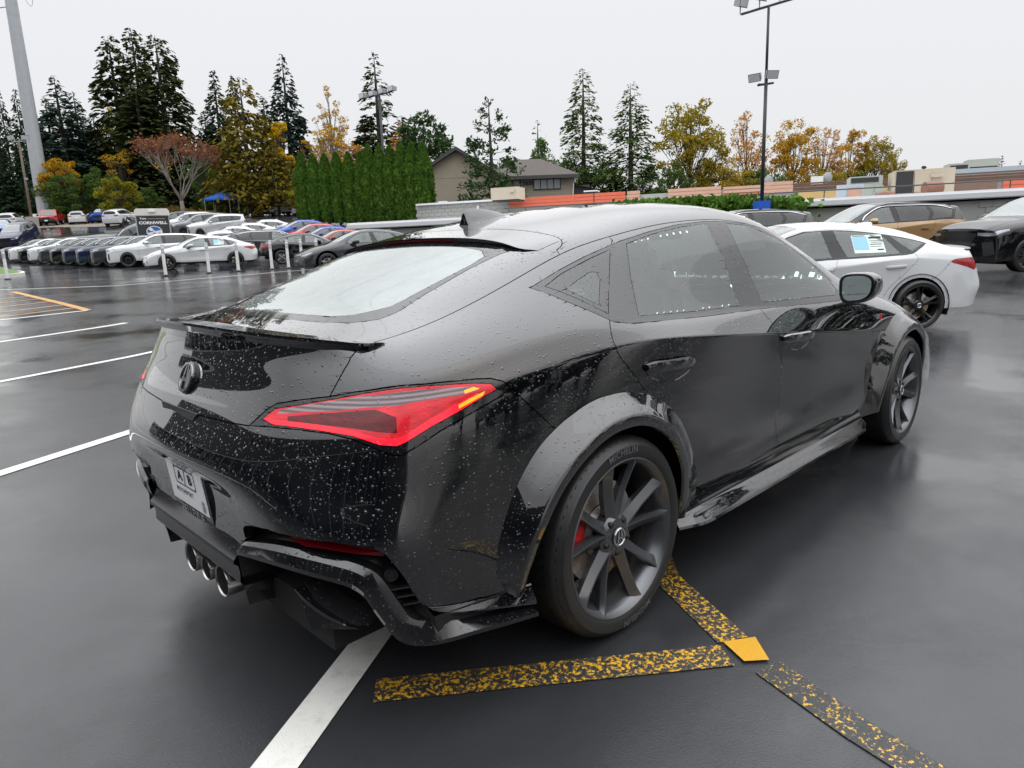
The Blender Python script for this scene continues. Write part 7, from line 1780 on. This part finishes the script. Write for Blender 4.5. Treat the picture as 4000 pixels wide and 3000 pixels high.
TREES=[('fir', 17.5, 123.1, 7.02, 16.6, 2.03, 'dark fir at the far left edge behind the steel pole'),
('fir', 20.1, 126.3, 7.23, 19.8, 1.69, 'pointed dark fir just left of the steel pole'),
('fir', 20.9, 119.8, 6.98, 18.8, 1.76, 'slim dark fir just right of the steel pole'),
('fir', 21.2, 113.8, 6.75, 17.3, 1.82, 'dark fir between the slim fir and the big blue green fir'),
('fir', 23.3, 114.6, 6.92, 17.2, 2.66, 'dark fir overlapping the left side of the big blue green fir'),
('fir_blue', 23.0, 106.2, 6.5, 18.8, 3.87, 'big blue green fir with feathery top right of the steel pole'),
('fir_blue', 25.6, 109.5, 6.79, 17.3, 3.39, 'blue green fir against the right flank of the biggest one'),
('fir', 26.6, 105.7, 6.66, 14.3, 2.68, 'low dark fir left of the tall three topped spruces'),
('fir', 15.9, 107.4, 6.21, 10.6, 2.03, 'short dark fir low at the left edge'),
('gold_b', 31.6, 118.0, 7.31, 17.7, 2.44, 'golden tree peeping out left of the tall spruces'),
('spruce', 29.8, 105.4, 6.78, 24.3, 3.65, 'left one of the three tall ragged spruces'),
('spruce', 32.7, 105.4, 6.92, 25.7, 3.32, 'tallest middle one of the three ragged spruces'),
('spruce', 33.9, 100.0, 6.7, 24.0, 3.87, 'right one of the three tall ragged spruces'),
('spruce', 30.4, 99.0, 6.51, 17.5, 3.87, 'shorter spruce filling the foot of the three tall ones'),
('fir', 41.2, 100.1, 6.99, 20.4, 2.71, 'pointed dark fir behind the golden drooping cedar'),
('fir', 40.6, 103.6, 7.12, 15.3, 2.77, 'dark fir between the tall spruces and the golden cedar'),
('goldcedar', 36.5, 81.6, 5.89, 16.5, 5.47, 'large golden olive cedar with drooping layered boughs'),
('goldcedar', 37.8, 77.5, 5.77, 8.8, 3.23, 'smaller golden olive cedar leaning against the large one'),
('fir', 44.3, 101.4, 7.15, 20.2, 2.51, 'dark fir top just showing over the golden cedar'),
('fir_blue', 49.2, 95.2, 7.1, 22.7, 3.46, 'tall blue green fir with bare tip behind the clipped hedge'),
('fir', 47.8, 99.4, 7.2, 17.3, 2.96, 'dark fir left of the fir with the bare tip'),
('yellow', 39.6, 78.6, 5.9, 11.7, 1.54, 'narrow bright yellow tree beside the golden cedar'),
('poplar', 51.5, 87.2, 6.92, 17.6, 2.53, 'tall thin leaved golden poplar behind the hedge'),
('poplar', 48.7, 84.2, 6.65, 12.4, 3.19, 'lower bushy golden poplar behind the hedge'),
('orange', 52.4, 83.5, 6.77, 9.8, 2.99, 'orange brown tree low between poplar and open fir'),
('fir_open', 59.8, 87.7, 7.24, 22.9, 4.09, 'tall open fir behind the four lamp light pole'),
('fir', 59.5, 91.0, 7.29, 13.8, 4.03, 'dark fir low behind the four lamp light pole'),
('fir', 62.4, 85.3, 7.19, 13.9, 3.95, 'dark fir behind the dense green pine'),
('bare', 45.4, 81.6, 6.35, 9.4, 2.56, 'nearly bare tree with rusty leaves left of the poplar'),
('pine', 46.8, 60.1, 5.31, 10.6, 3.81, 'dense green pine right behind the end of the hedge'),
('orange_s', 59.5, 82.3, 7.04, 13.1, 1.76, 'thin orange tree behind the dense green pine'),
('openpine', 43.4, 45.9, 4.04, 10.6, 2.69, 'open pine with tufted branches in front of the house'),
('snag', 80.9, 75.1, 4.67, 16.1, 1.79, 'thin half bare conifer right of the open pine'),
('maple_g', 77.9, 70.1, 1.8, 16.0, 4.13, 'green broadleaf tree behind the roof of the house'),
('maple_g', 76.5, 64.0, 0.44, 13.6, 3.26, 'green broadleaf tree at the right corner of the house'),
('larch', 75.9, 61.7, 0.47, 24.7, 3.85, 'taller of the two light green conifers right of the house'),
('larch', 77.3, 54.7, 0.46, 21.7, 4.08, 'shorter broader one of the two light green conifers'),
('maple_g', 76.0, 58.7, 0.47, 12.6, 4.3, 'green broadleaf tree low between the two light green conifers'),
('maple_g', 77.4, 51.8, 0.45, 11.4, 2.99, 'green broadleaf tree right of the shorter light green conifer'),
('maple_y', 88.4, 52.4, 0.46, 21.5, 5.29, 'tall yellow green maple, first of the autumn row'),
('maple_o', 101.8, 50.7, 0.47, 20.6, 4.1, 'pale orange maple behind the lamp post'),
('maple_y', 90.2, 47.9, 0.43, 12.6, 4.39, 'low yellow green maple left of the lamp post'),
('maple_a', 109.1, 46.5, 0.49, 19.9, 3.88, 'golden maple right of the lamp post'),
('maple_o', 114.5, 44.1, 0.54, 18.9, 3.49, 'thin brownish orange maple between two golden ones'),
('maple_a', 119.7, 41.9, 0.53, 18.7, 3.56, 'golden maple second from the right in the autumn row'),
('maple_y', 120.6, 38.2, 0.54, 17.0, 3.49, 'olive yellow maple near the right end of the autumn row'),
('maple_y', 127.3, 37.4, 0.57, 15.1, 2.36, 'thin yellow tree at the right end of the autumn row'),
('maple_g', 96.3, 44.7, 0.48, 11.2, 4.48, 'green bushy tree at the foot of the lamp post trees'),
('maple_g', 81.4, 50.7, 0.45, 11.8, 2.93, 'green bushy tree at the foot of the first autumn maple'),
('maple_y', 109.0, 40.9, 0.46, 11.6, 4.6, 'olive bushy tree below the orange maples'),
('maple_g', 114.8, 38.2, 0.49, 10.8, 4.1, 'green bushy tree at the right foot of the autumn row'),
('autumn', 20.2, 97.4, 5.89, 8.3, 2.85, 'rounded orange topped maple right of the steel pole'),
('maple_g', 20.4, 94.4, 5.75, 6.2, 3.0, 'green tree overlapping the orange topped maple'),
('maple_g', 23.4, 94.3, 5.91, 6.7, 2.39, 'green tree right of the orange topped maple'),
('autumn2', 26.6, 97.0, 6.22, 9.5, 2.03, 'orange leaved tree left of the tall spruces foot'),
('yellowgreen', 23.6, 88.4, 5.61, 6.2, 2.28, 'yellow green tree left of the rusty umbrella shaped tree'),
('maple_g', 27.8, 93.0, 6.07, 4.2, 2.33, 'dark green bush left of the rusty umbrella shaped tree'),
('umbrella', 28.0, 81.2, 5.46, 9.1, 4.02, 'umbrella shaped bare maple with rusty leaves on top'),
('greenbush', 35.2, 85.8, 6.05, 3.8, 2.8, 'bright green bush right of the umbrella shaped tree'),
('yellowgreen', 38.8, 73.6, 5.61, 3.6, 2.06, 'yellow bush at the left foot of the clipped hedge'),
('maple_g', 35.4, 94.2, 6.51, 8.1, 2.37, 'green tree between umbrella tree and golden cedar'),
('greenbush', 19.4, 106.9, 6.36, 4.6, 2.32, 'green bush right at the foot of the steel pole'),
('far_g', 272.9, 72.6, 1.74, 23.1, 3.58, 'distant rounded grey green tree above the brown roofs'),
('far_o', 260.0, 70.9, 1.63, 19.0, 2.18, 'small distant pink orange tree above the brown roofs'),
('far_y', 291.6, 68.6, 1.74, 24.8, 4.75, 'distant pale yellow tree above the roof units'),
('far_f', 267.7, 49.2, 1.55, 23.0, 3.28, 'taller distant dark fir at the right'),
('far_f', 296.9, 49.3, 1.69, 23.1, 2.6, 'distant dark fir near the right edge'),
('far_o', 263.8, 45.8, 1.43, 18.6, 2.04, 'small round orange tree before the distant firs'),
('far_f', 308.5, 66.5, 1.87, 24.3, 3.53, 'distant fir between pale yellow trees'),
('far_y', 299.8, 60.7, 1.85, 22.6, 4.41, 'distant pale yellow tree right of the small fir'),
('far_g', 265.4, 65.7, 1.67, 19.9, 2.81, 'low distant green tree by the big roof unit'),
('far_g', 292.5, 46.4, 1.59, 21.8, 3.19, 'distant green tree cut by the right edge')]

for tr_ in TREES: plant(*tr_)
# clipped columns of the tall hedge: each a plant of its own
def column(h,r):
    root=bpy.data.objects.new('hedge_column',None);COL.objects.link(root);n=6500
    t=rng.uniform(0,1,n)**.9;z=.35+t*(h-.35);az_=rng.uniform(0,2*np.pi,n);lim=r*(np.minimum(1,(1-t)/.34)**.75)*np.minimum(1,.75+t*2)*(1+.10*np.sin(az_*3+t*9));az=az_;rad=lim*rng.uniform(.72,1.04,n)
    C=np.stack([rad*np.cos(az),rad*np.sin(az),z],1);out=np.stack([np.cos(az),np.sin(az),0*az],1);D=unit_(out*.35+np.array([0,0,1.0])+sph(n)*.55);W=unit_(np.cross(D,out+sph(n)*.5));s=.24*rng.uniform(.6,1.3,n)
    b=MB();b.tube([(0,0,-.3),(0,0,h*.6)],[.09,.03],6);b.tube([(.15,0,-.3),(.1,.05,h*.3)],[.06,.03],6);b.build('trunk',M['bark'],root)
    quads('foliage',C,D*s[:,None]*.6,W*s[:,None]*.42,LF['thuja'],root);return root
cols=[column(6.0,.62) for _ in range(3)];ci=0
hedge=[(686+i*24.5,348-1.2*i+(3 if i%2 else 0),63-.35*i,.62) for i in range(6)]+[(826+i*22.5,334-1.2*i+(4 if i%3==1 else 0),60.5-.45*i,.66) for i in range(6)]
for i,(px,tp,d,r) in enumerate(hedge):
    l=(px*1.80832-2000)/2666.4*d;x,y=world(l,d);z=float(ground_z(x,y));o=cols[i] if i<3 else copy_tree(cols[i%3])
    hz=6.15 if i<6 else 6.55
    o.name='hedge_column';o.location=(x,y,z-.1);o.scale=(r/.62*1.12,r/.62*1.12,(hz+rng.uniform(-.12,.12))/6.0);o.rotation_euler=(0,0,rng.uniform(0,6.28))
    od=('first','second','third','fourth','fifth','last')[i%6]
    tag(o,'clipped green evergreen column, %s from the left in the %s block of the tall hedge'%(od,'lower left' if i<6 else 'taller right'),'hedge plant',group='columns of the tall clipped hedge')
# brown brush along the top of the lot
def brush(P,h,w,n,mat,name,label,size=.3):
    P=catmull([(a,b_,0) for a,b_ in P],10)[:,:2];k=rng.integers(0,len(P),n);base=P[k]+rng.normal(size=(n,2))*w
    z=np.array([float(ground_z(a,b_)) for a,b_ in P])[k];C=np.stack([base[:,0],base[:,1],z+rng.uniform(0,1,n)**.8*h*(.7+.3*np.sin(k*.37))],1);D=sph(n);s=size*rng.uniform(.5,1.2,n)
    o=quads(name,C,D*s[:,None]*.6,unit_(np.cross(D,sph(n)))*s[:,None]*.5,mat,None);tag(o,label,None,kind='stuff');return o
brush([world(-92,92),world(-66,90),world(-50,91),world(-38,90)],2.2,1.0,9000,LF['brush'],'brush_hedge','brown and yellow brush along the upper edge of the lot')
brush([world(-70,99),world(-45,98),world(-30,96),world(-12,92),world(0,90)],5.5,1.6,16000,LF['fir'],'undergrowth','dark undergrowth below the tall trees')
brush([world(10,104),world(26,108),world(45,116)],5.0,2.0,9000,LF['green'],'undergrowth','green undergrowth below the autumn maples',.45)
for k,(wx,wy) in enumerate(((46,-12),(44,-20),(40,-28),(34,-34),(26,-38),(16,-40))):  # unseen trees added to darken what the car doors mirror
    plant('maple_g' if k%2 else 'fir',wx,wy,float(ground_z(wx,wy)),13+k,4.5,('first','second','third','fourth','fifth','last')[k]+' unseen tree added beyond the right edge, counted from the low buildings')
# ------------------------------------------------------------------ buildings
FANG=math.atan2(_Rt[1],_Rt[0])
def board_mat(n,c): return noisy(n,c,.16,3,.75)
M['board_brown']=board_mat('brown stained board',(.125,.075,.055));M['board_brown2']=board_mat('lighter brown board',(.19,.12,.09));M['board_peach']=board_mat('faded peach board',(.52,.31,.22));M['board_orange']=board_mat('orange red board',(.62,.13,.07));M['board_ochre']=board_mat('ochre panel',(.52,.36,.15))
M['cmu']=noisy('grey concrete block',(.34,.34,.32),.12,2.5,.85);M['roof_white']=noisy('pale roof coating',(.62,.63,.64),.10,1.2,.5);M['gutter']=plain('white gutter',(.72,.73,.74),rough=.4)
M['ac_beige']=noisy('beige roof unit',(.52,.45,.35),.08,1.5,.6);M['ac_grey']=noisy('grey green roof unit',(.40,.43,.38),.08,1.5,.6);M['ac_dark']=plain('dark coil grille',(.03,.03,.032),rough=.7);M['sheet_blue_grey']=noisy('blue grey sheet metal',(.42,.47,.52),.08,1.5,.45);M['rust']=noisy('rusty metal',(.24,.11,.07),.3,4,.7);M['win_dark']=plain('dark window glass',(.02,.024,.028),rough=.08)
# long low building on the right: local x along its front, y towards the back
bx,by=world(.3,38.2);A=empty('commercial_building',(bx,by,0),FANG-R_(19.8),label='long low building with orange and brown board parapet and pale flat roof',cat='building')
def bboard(x0,x1,y,z0,z1,mat,name='board',th=.05):
    b=MB();b.box(((x0+x1)/2,y+random.uniform(-.006,.006),(z0+z1)/2),(x1-x0,th,z1-z0-.018));return b.build(name,mat,A)
b=MB();b.box((18,-4,2.42),(46.5,8.2,.16));b.build('flat_roof',M['roof_white'],A)
b=MB();b.box((18,.25,1.9),(47,.3,3.5));b.box((18,6,1.85),(46,11,3.4));b.build('upper_wall',M['cmu'],A)
# front wall of block courses
b=MB();b.box((18,-7.72,1.1),(46.2,.2,2.3));b.build('front_wall',M['cmu'],A)
pr=None
for row in range(4):
    for k in range(36):
        if pr is None:
            q=MB();q.box((0,0,0),(.385,.03,.185));pr=q.build('block',M['cmu'],A);o=pr
        else: o=pr.copy();COL.objects.link(o)
        o.location=(20+k*.4+(.2 if row%2 else 0),-7.835+random.uniform(-.004,.004),2.12-row*.2)
for z,h,mt in ((2.36,.10,'gutter'),(2.52,.16,'gutter')): b=MB();b.box((18,-8.0+ (0 if z<2.4 else .12),z),(46.6,.12,h));b.build('gutter',M[mt],A)
b=MB();b.tube([(2,-6.6,2.95),(40,-6.6,2.95)],.025,6)
for x in range(3,40,3): b.tube([(x,-6.6,2.5),(x,-6.6,2.95)],.02,5)
b.build('roof_rail',M['dark_pole'],A)
for z0,z1,mt in ((3.34,3.42,'board_brown2'),(3.42,3.50,'board_brown'),(3.50,3.58,'board_brown2'),(3.58,3.66,'board_brown'),(3.66,3.75,'board_brown')): 
    bboard(14.2,19.0,.05,z0,z1,M[mt]);bboard(19.02,27.0,.05,z0,z1,M[mt]);bboard(27.02,41,.05,z0+.02,z1+.02,M[mt])
for z0,z1 in ((2.72,2.93),(2.93,3.13),(3.13,3.33)): bboard(22.6,41,.0,z0,z1,M['board_orange'])
for x0,x1 in ((14.4,16.9),(16.95,19.4)): bboard(x0,x1,.0,2.72,3.33,M['board_ochre'],'panel')
bboard(19.5,22.4,.0,2.72,3.33,M['board_brown2'],'panel')
for z0,z1 in ((3.34,3.51),(3.51,3.68),(3.68,3.85)):
    bboard(-.1,4.55,.0,z0,z1,M['board_orange']);bboard(4.6,6.2,.0,z0,z1,M['board_orange'])
    bboard(6.3,6.95,.0,z0,z1,M['board_peach']);bboard(8.35,10.9,.0,z0-.02,z1-.02,M['board_peach']);bboard(11.0,12.7,-.02,z0-.05,z1-.08,M['board_orange' if z0<3.4 else 'board_peach']);bboard(12.75,14.15,-.04,z0+.02,z1+.02,M['board_peach'])
for x0,x1 in ((24.4,25.9),(26.8,28.6),(30.5,32.6)):
    b=MB();b.box(((x0+x1)/2,-.06,3.10),(x1-x0,.06,.24));w=b.build('window',M['win_dark'],A);b=MB();b.box(((x0+x1)/2,-.08,3.24),(x1-x0+.12,.06,.05));b.build('window_head',M['dark_pole'],A)
b=MB();b.box((32,1.2,3.86),(22,.1,.30));b.build('metal_parapet',M['sheet_blue_grey'],A)
# block wall section at the left end with its pale cap
for row in range(5):
    for k in range(14):
        o=pr.copy();COL.objects.link(o);o.location=(-5.6+k*.4+(.2 if row%2 else 0),.06+random.uniform(-.004,.004),3.62-row*.2);
b=MB();b.box((-2.8,.05,3.80),(5.8,.34,.10));b.build('wall_cap',M['gutter'],A);b=MB();b.box((-2.9,.23,2.3),(5.7,.3,2.9));b.build('end_wall',M['cmu'],A)
b=MB();b.tube([(-1.9,-.1,2.6),(-1.9,-.1,3.55)],.07,8);b.build('vent_pipe',M['gutter'],A)
def unit(name,l,t,z0,w,d,h,mat,label,extra=None,rz=-R_(19.8)):
    x,y=world(l,t);r=empty(name,(x,y,z0),FANG+rz,label=label,cat='roof unit')
    b=MB();b.box((0,0,h/2+.06),(w,d,h));b.build('casing',mat,r);b=MB();b.box((0,0,.03),(w*.94,d*.9,.07));b.build('base_rail',M['dark_pole'],r)
    if extra:
        for (nm,c,s,mt) in extra: q=MB();q.box(c,s);q.build(nm,mt,r)
    return r
unit('roof_unit',17.22,29.3,2.72,2.15,1.5,.98,M['ac_beige'],'big beige roof unit with black coil panel on the low building',[('coil_grille',(-.70,-.77,.56),(.62,.04,.86),M['ac_dark']),('access_panel',(-.05,-.77,.56),(.58,.03,.8),M['ac_beige']),('hood',(.42,-.86,.75),(.42,.2,.12),M['ac_beige'])])
unit('roof_unit',15.51,30.5,2.66,1.25,1.2,.95,M['ac_grey'],'grey green roof unit with louvred top left of the beige one',[('louvre',(-.06+.0,-.62,.85),(1.05,.03,.20),M['ac_dark']),('side_box',(.5,-.66,.45),(.3,.16,.3),M['ac_grey'])])
unit('roof_unit',14.07,28.8,2.58,.98,.25,.62,M['sheet_blue_grey'],'blue grey sheet metal screen beside the grey green unit',[('rusty_panel',(.16,-.16,.30),(.50,.05,.46),M['board_peach'])])
unit('roof_unit',15.88,36,3.55,.55,.5,.62,M['post_white'],'small white roof unit above the brown boards')
unit('roof_unit',4.53,37,3.05,.62,.6,.82,M['ac_dark'],'black roof unit with white lid between peach boards',[('lid',(0,0,.92),(.70,.7,.06),M['post_white'])])
unit('roof_unit',0.15,37.5,3.65,1.5,1.2,.62,M['ac_beige'],'beige roof unit in front of the house number',[('hood',(.45,-.66,.5),(.26,.14,.18),M['ac_beige'])])
unit('roof_unit',24.23,38,4.3,1.0,1.0,.42,M['ac_grey'],'distant low roof unit left of two behind the brown boards',[('louvre',(0,-.52,.25),(.8,.03,.26),M['ac_dark'])])
unit('roof_unit',26.87,40,4.7,1.5,1.0,.40,M['ac_grey'],'distant flat roof unit right of two behind the brown boards')
unit('roof_unit',-3.64,41,3.4,.42,.4,.55,M['post_white'],'small louvred white box at the end of the block wall')
x,y=world(16.55,27.3);r=empty('roof_vent',(x,y,2.5),FANG,label='round rusty roof vent before the big beige unit',cat='vent')
b=MB();b.lathe([(.0,-.32),(.24,-.32),(.24,.32),(.22,.32),(.0,.30)],20,axis='x',c=(0,0,.42));b.build('drum',M['rust'],r,smooth=True,ang=40);b=MB();b.box((0,0,.12),(.3,.34,.26));b.build('neck',M['grey_metal'],r)
x,y=world(15.13,28);b=MB();b.lathe([(.0,.42),(.30,.36),(.36,.22),(.30,.08),(.2,0)],18,axis='z',c=(x,y,2.5));tag(b.build('roof_turbine',M['rust'],smooth=True),'small dark round turbine vent left of the rusty drum vent','vent')
for px_,py_,t_,lb in ((16.38,3.55,36,'satellite dish right of the small white roof unit'),(13.39,3.5,36,'satellite dish beside the lamp post')):
    x,y=world(px_,t_);r=empty('satellite_dish',(x,y,py_),FANG+.6,label=lb,cat='dish');b=MB();b.tube([(0,0,0),(0,0,.5)],.03,6);b.tube([(0,0,.35),(.45,-.1,.45)],.015,5);b.build('mount',M['galv'],r)
    b=MB();b.lathe([(.0,.0),(.15,.02),(.28,.08)],16,axis='x',c=(-.05,0,.6));b.build('reflector',M['lamp_housing'],r,smooth=True)
# ivy hedge in front of it
IV=[world(4.59,26.6),world(7.4,25.8),world(10.19,25.2)]
P=catmull([(a,b_,0) for a,b_ in IV],12)[:,:2];n=9000;k=rng.integers(0,len(P),n);tz=rng.uniform(0,1,n);top=2.72+.22*np.sin(k*.9)*.5+np.where(k>18,-.08*(k-18)*.45,0)
C=np.stack([P[k,0]+rng.normal(size=n)*.42,P[k,1]+rng.normal(size=n)*.42,.5+tz**.6*(top-.5)],1);D=sph(n);s=.17*rng.uniform(.6,1.25,n)
hd=quads('ivy_hedge',C,D*s[:,None]*.6,unit_(np.cross(D,sph(n)))*s[:,None]*.55,LF['thuja'],None);tag(hd,'low ivy hedge running before the long building, left of the lamp post','hedge')
# house on the hill
hz=[11.14,8.21,10.43,8.06,6.91]
hx,hy=world(0,72);H=empty('house',(hx,hy,0),FANG,label='beige shingled house with dark hipped roof and number 13606',cat='house')
hl=dict(gl=-9.62,ga=-4.69,gr=-0.16,el=-2.37,er=7.55,wl=0.71,wr=6.96,rl=0.44,rr=3.92)
M['siding']=noisy('beige shingle siding',(.36,.31,.24),.08,1.5,.85);M['roofing']=noisy('dark asphalt shingle',(.085,.072,.064),.25,2.5,.9);M['eave']=plain('dark brown eave board',(.060,.055,.055),rough=.7);M['house_glass']=plain('house window glass',(.20,.22,.23),rough=.06,spec=.8);M['number_black']=plain('black house number',(.015,.015,.015),rough=.6)
ez,rz_,az=hz[1],hz[2],hz[0]
b=MB();b.box(((hl['wl']+hl['wr'])/2,4.2,ez-1.6),(hl['wr']-hl['wl'],8,3.3));b.box(((hl['gl']+hl['gr'])/2,2.8,ez-1.6),((hl['gr']-hl['gl'])*.92,8,3.3))
g0,g1=hl['gl']+.4,hl['gr']-.4;b.prism([(g0,-1.2,ez),(g1,-1.2,ez),(hl['ga'],-1.2,az-.25)],(0,6,0));b.build('wall',M['siding'],H,recalc=True)
for row in range(13):                                     # lapped courses of the siding
    z=ez-.12-row*.25
    q=MB();q.box(((hl['wl']+hl['wr'])/2,.185,z),(hl['wr']-hl['wl']+.01,.05,.235),rot=Matrix.Rotation(.05,3,'X'));q.build('siding_course',M['siding'],H)
b=MB();e0,e1,r0,r1=hl['el'],hl['er'],hl['rl'],hl['rr']
b.add([(e0,-.7,ez+.05),(e1,-.7,ez+.05),(e1,9.1,ez+.05),(e0,9.1,ez+.05),(r0,4.2,rz_),(r1,4.2,rz_)],[(0,1,5,4),(1,2,5),(2,3,4,5),(3,0,4)])
b.add([(hl['gl']-.3,-1.9,ez-.1),(hl['ga'],-1.9,az),(hl['gr']+.3,-1.9,ez-.1),(hl['gl']-.3,7,ez-.1),(hl['ga'],7,az),(hl['gr']+.3,7,ez-.1)],[(0,1,4,3),(1,2,5,4)]);b.build('roof',M['roofing'],H)
b=MB();b.box(((e0+e1)/2,-.72,ez-.10),(e1-e0,.08,.34))
for xa,xb in ((hl['gl']-.3,hl['ga']),(hl['gr']+.3,hl['ga'])): b.loft([[(xa,-1.93,ez-.42),(xb,-1.93,az-.32)],[(xa,-1.93,ez-.1),(xb,-1.93,az+.02)]])
b.build('eave_board',M['eave'],H)
def hwin(px0,px1,n,z0,z1):
    b=MB();b.box(((px0+px1)/2,.10,(z0+z1)/2),(px1-px0,.10,z1-z0));f=b.build('window',M['eave'],H);w=(px1-px0-.12)/n
    for k in range(n): q=MB();q.box((px0+.06+w*(k+.5),.03,(z0+z1)/2),(w-.10,.03,z1-z0-.20));q.build('pane',M['house_glass'],f)
hwin(2.87,5.7,4,hz[4],hz[3]);hwin(-0.0,1.63,2,hz[4]+.1,hz[3])
hwin(-3.2,-2.62,1,hz[4]-.2,hz[3]-.1)
V,F=text_mesh('13606',.62,0,.012,1.0,1.05);b=MB();b.add([(2.25+x,.09,7.58+y) for x,y,_ in V],F);b.build('house_number',M['number_black'],H)
b=MB();b.box((hl['wr']+1.0,4.5,ez-1.9),(1.8,5,2.2));b.build('annex',M['eave'],H);b=MB();b.add([(hl['wr'],1.6,ez-.75),(hl['wr']+2.4,1.6,ez-1.2),(hl['wr']+2.4,7.4,ez-1.2),(hl['wr'],7.4,ez-.75)],[(0,1,2,3)]);b.build('annex_roof',M['roofing'],H)
b=MB();b.tube([(hl['wr']+.1,-.6,ez-.3),(hl['wr']+.0,.0,ez-.7),(hl['wr']-.1,.05,ez-3)],.06,6);b.build('downpipe',M['gutter'],H)
# low wall of the neighbouring yard seen through the hedge trunks
b=MB();x,y=world(-16.17,70);b.box((x,y,float(ground_z(x,y))+.9),(7,.2,1.8),rz=FANG);tag(b.build('yard_wall',M['gutter']),'pale yard wall seen between the trunks of the clipped hedge','wall')
# showroom behind the viewer, mirrored in the tail of the black car
S_=empty('showroom',(-12.5,-2,0),label='dark showroom front with tall glazing facing the tail of the black car',cat='building')
b=MB();b.box((-2.1,-6,3.0),(4,84,6.0));b.box((-2,-16,3.0),(22,4,6.0));b.build('wall',plain('charcoal cladding',(.022,.023,.025),rough=.5),S_)
for k in range(22):
    y0=-13+k*2.5;b=MB();b.box((.0,y0+1.25,1.75),(.12,2.36,3.1));w=b.build('window',M['win_dark'],S_)
    b=MB();b.box((.03,y0,1.75),(.16,.07,3.2));b.build('mullion',M['galv'],w)
b=MB();b.box((.06,14,3.40),(.16,55,.10));b.build('transom',M['galv'],S_)
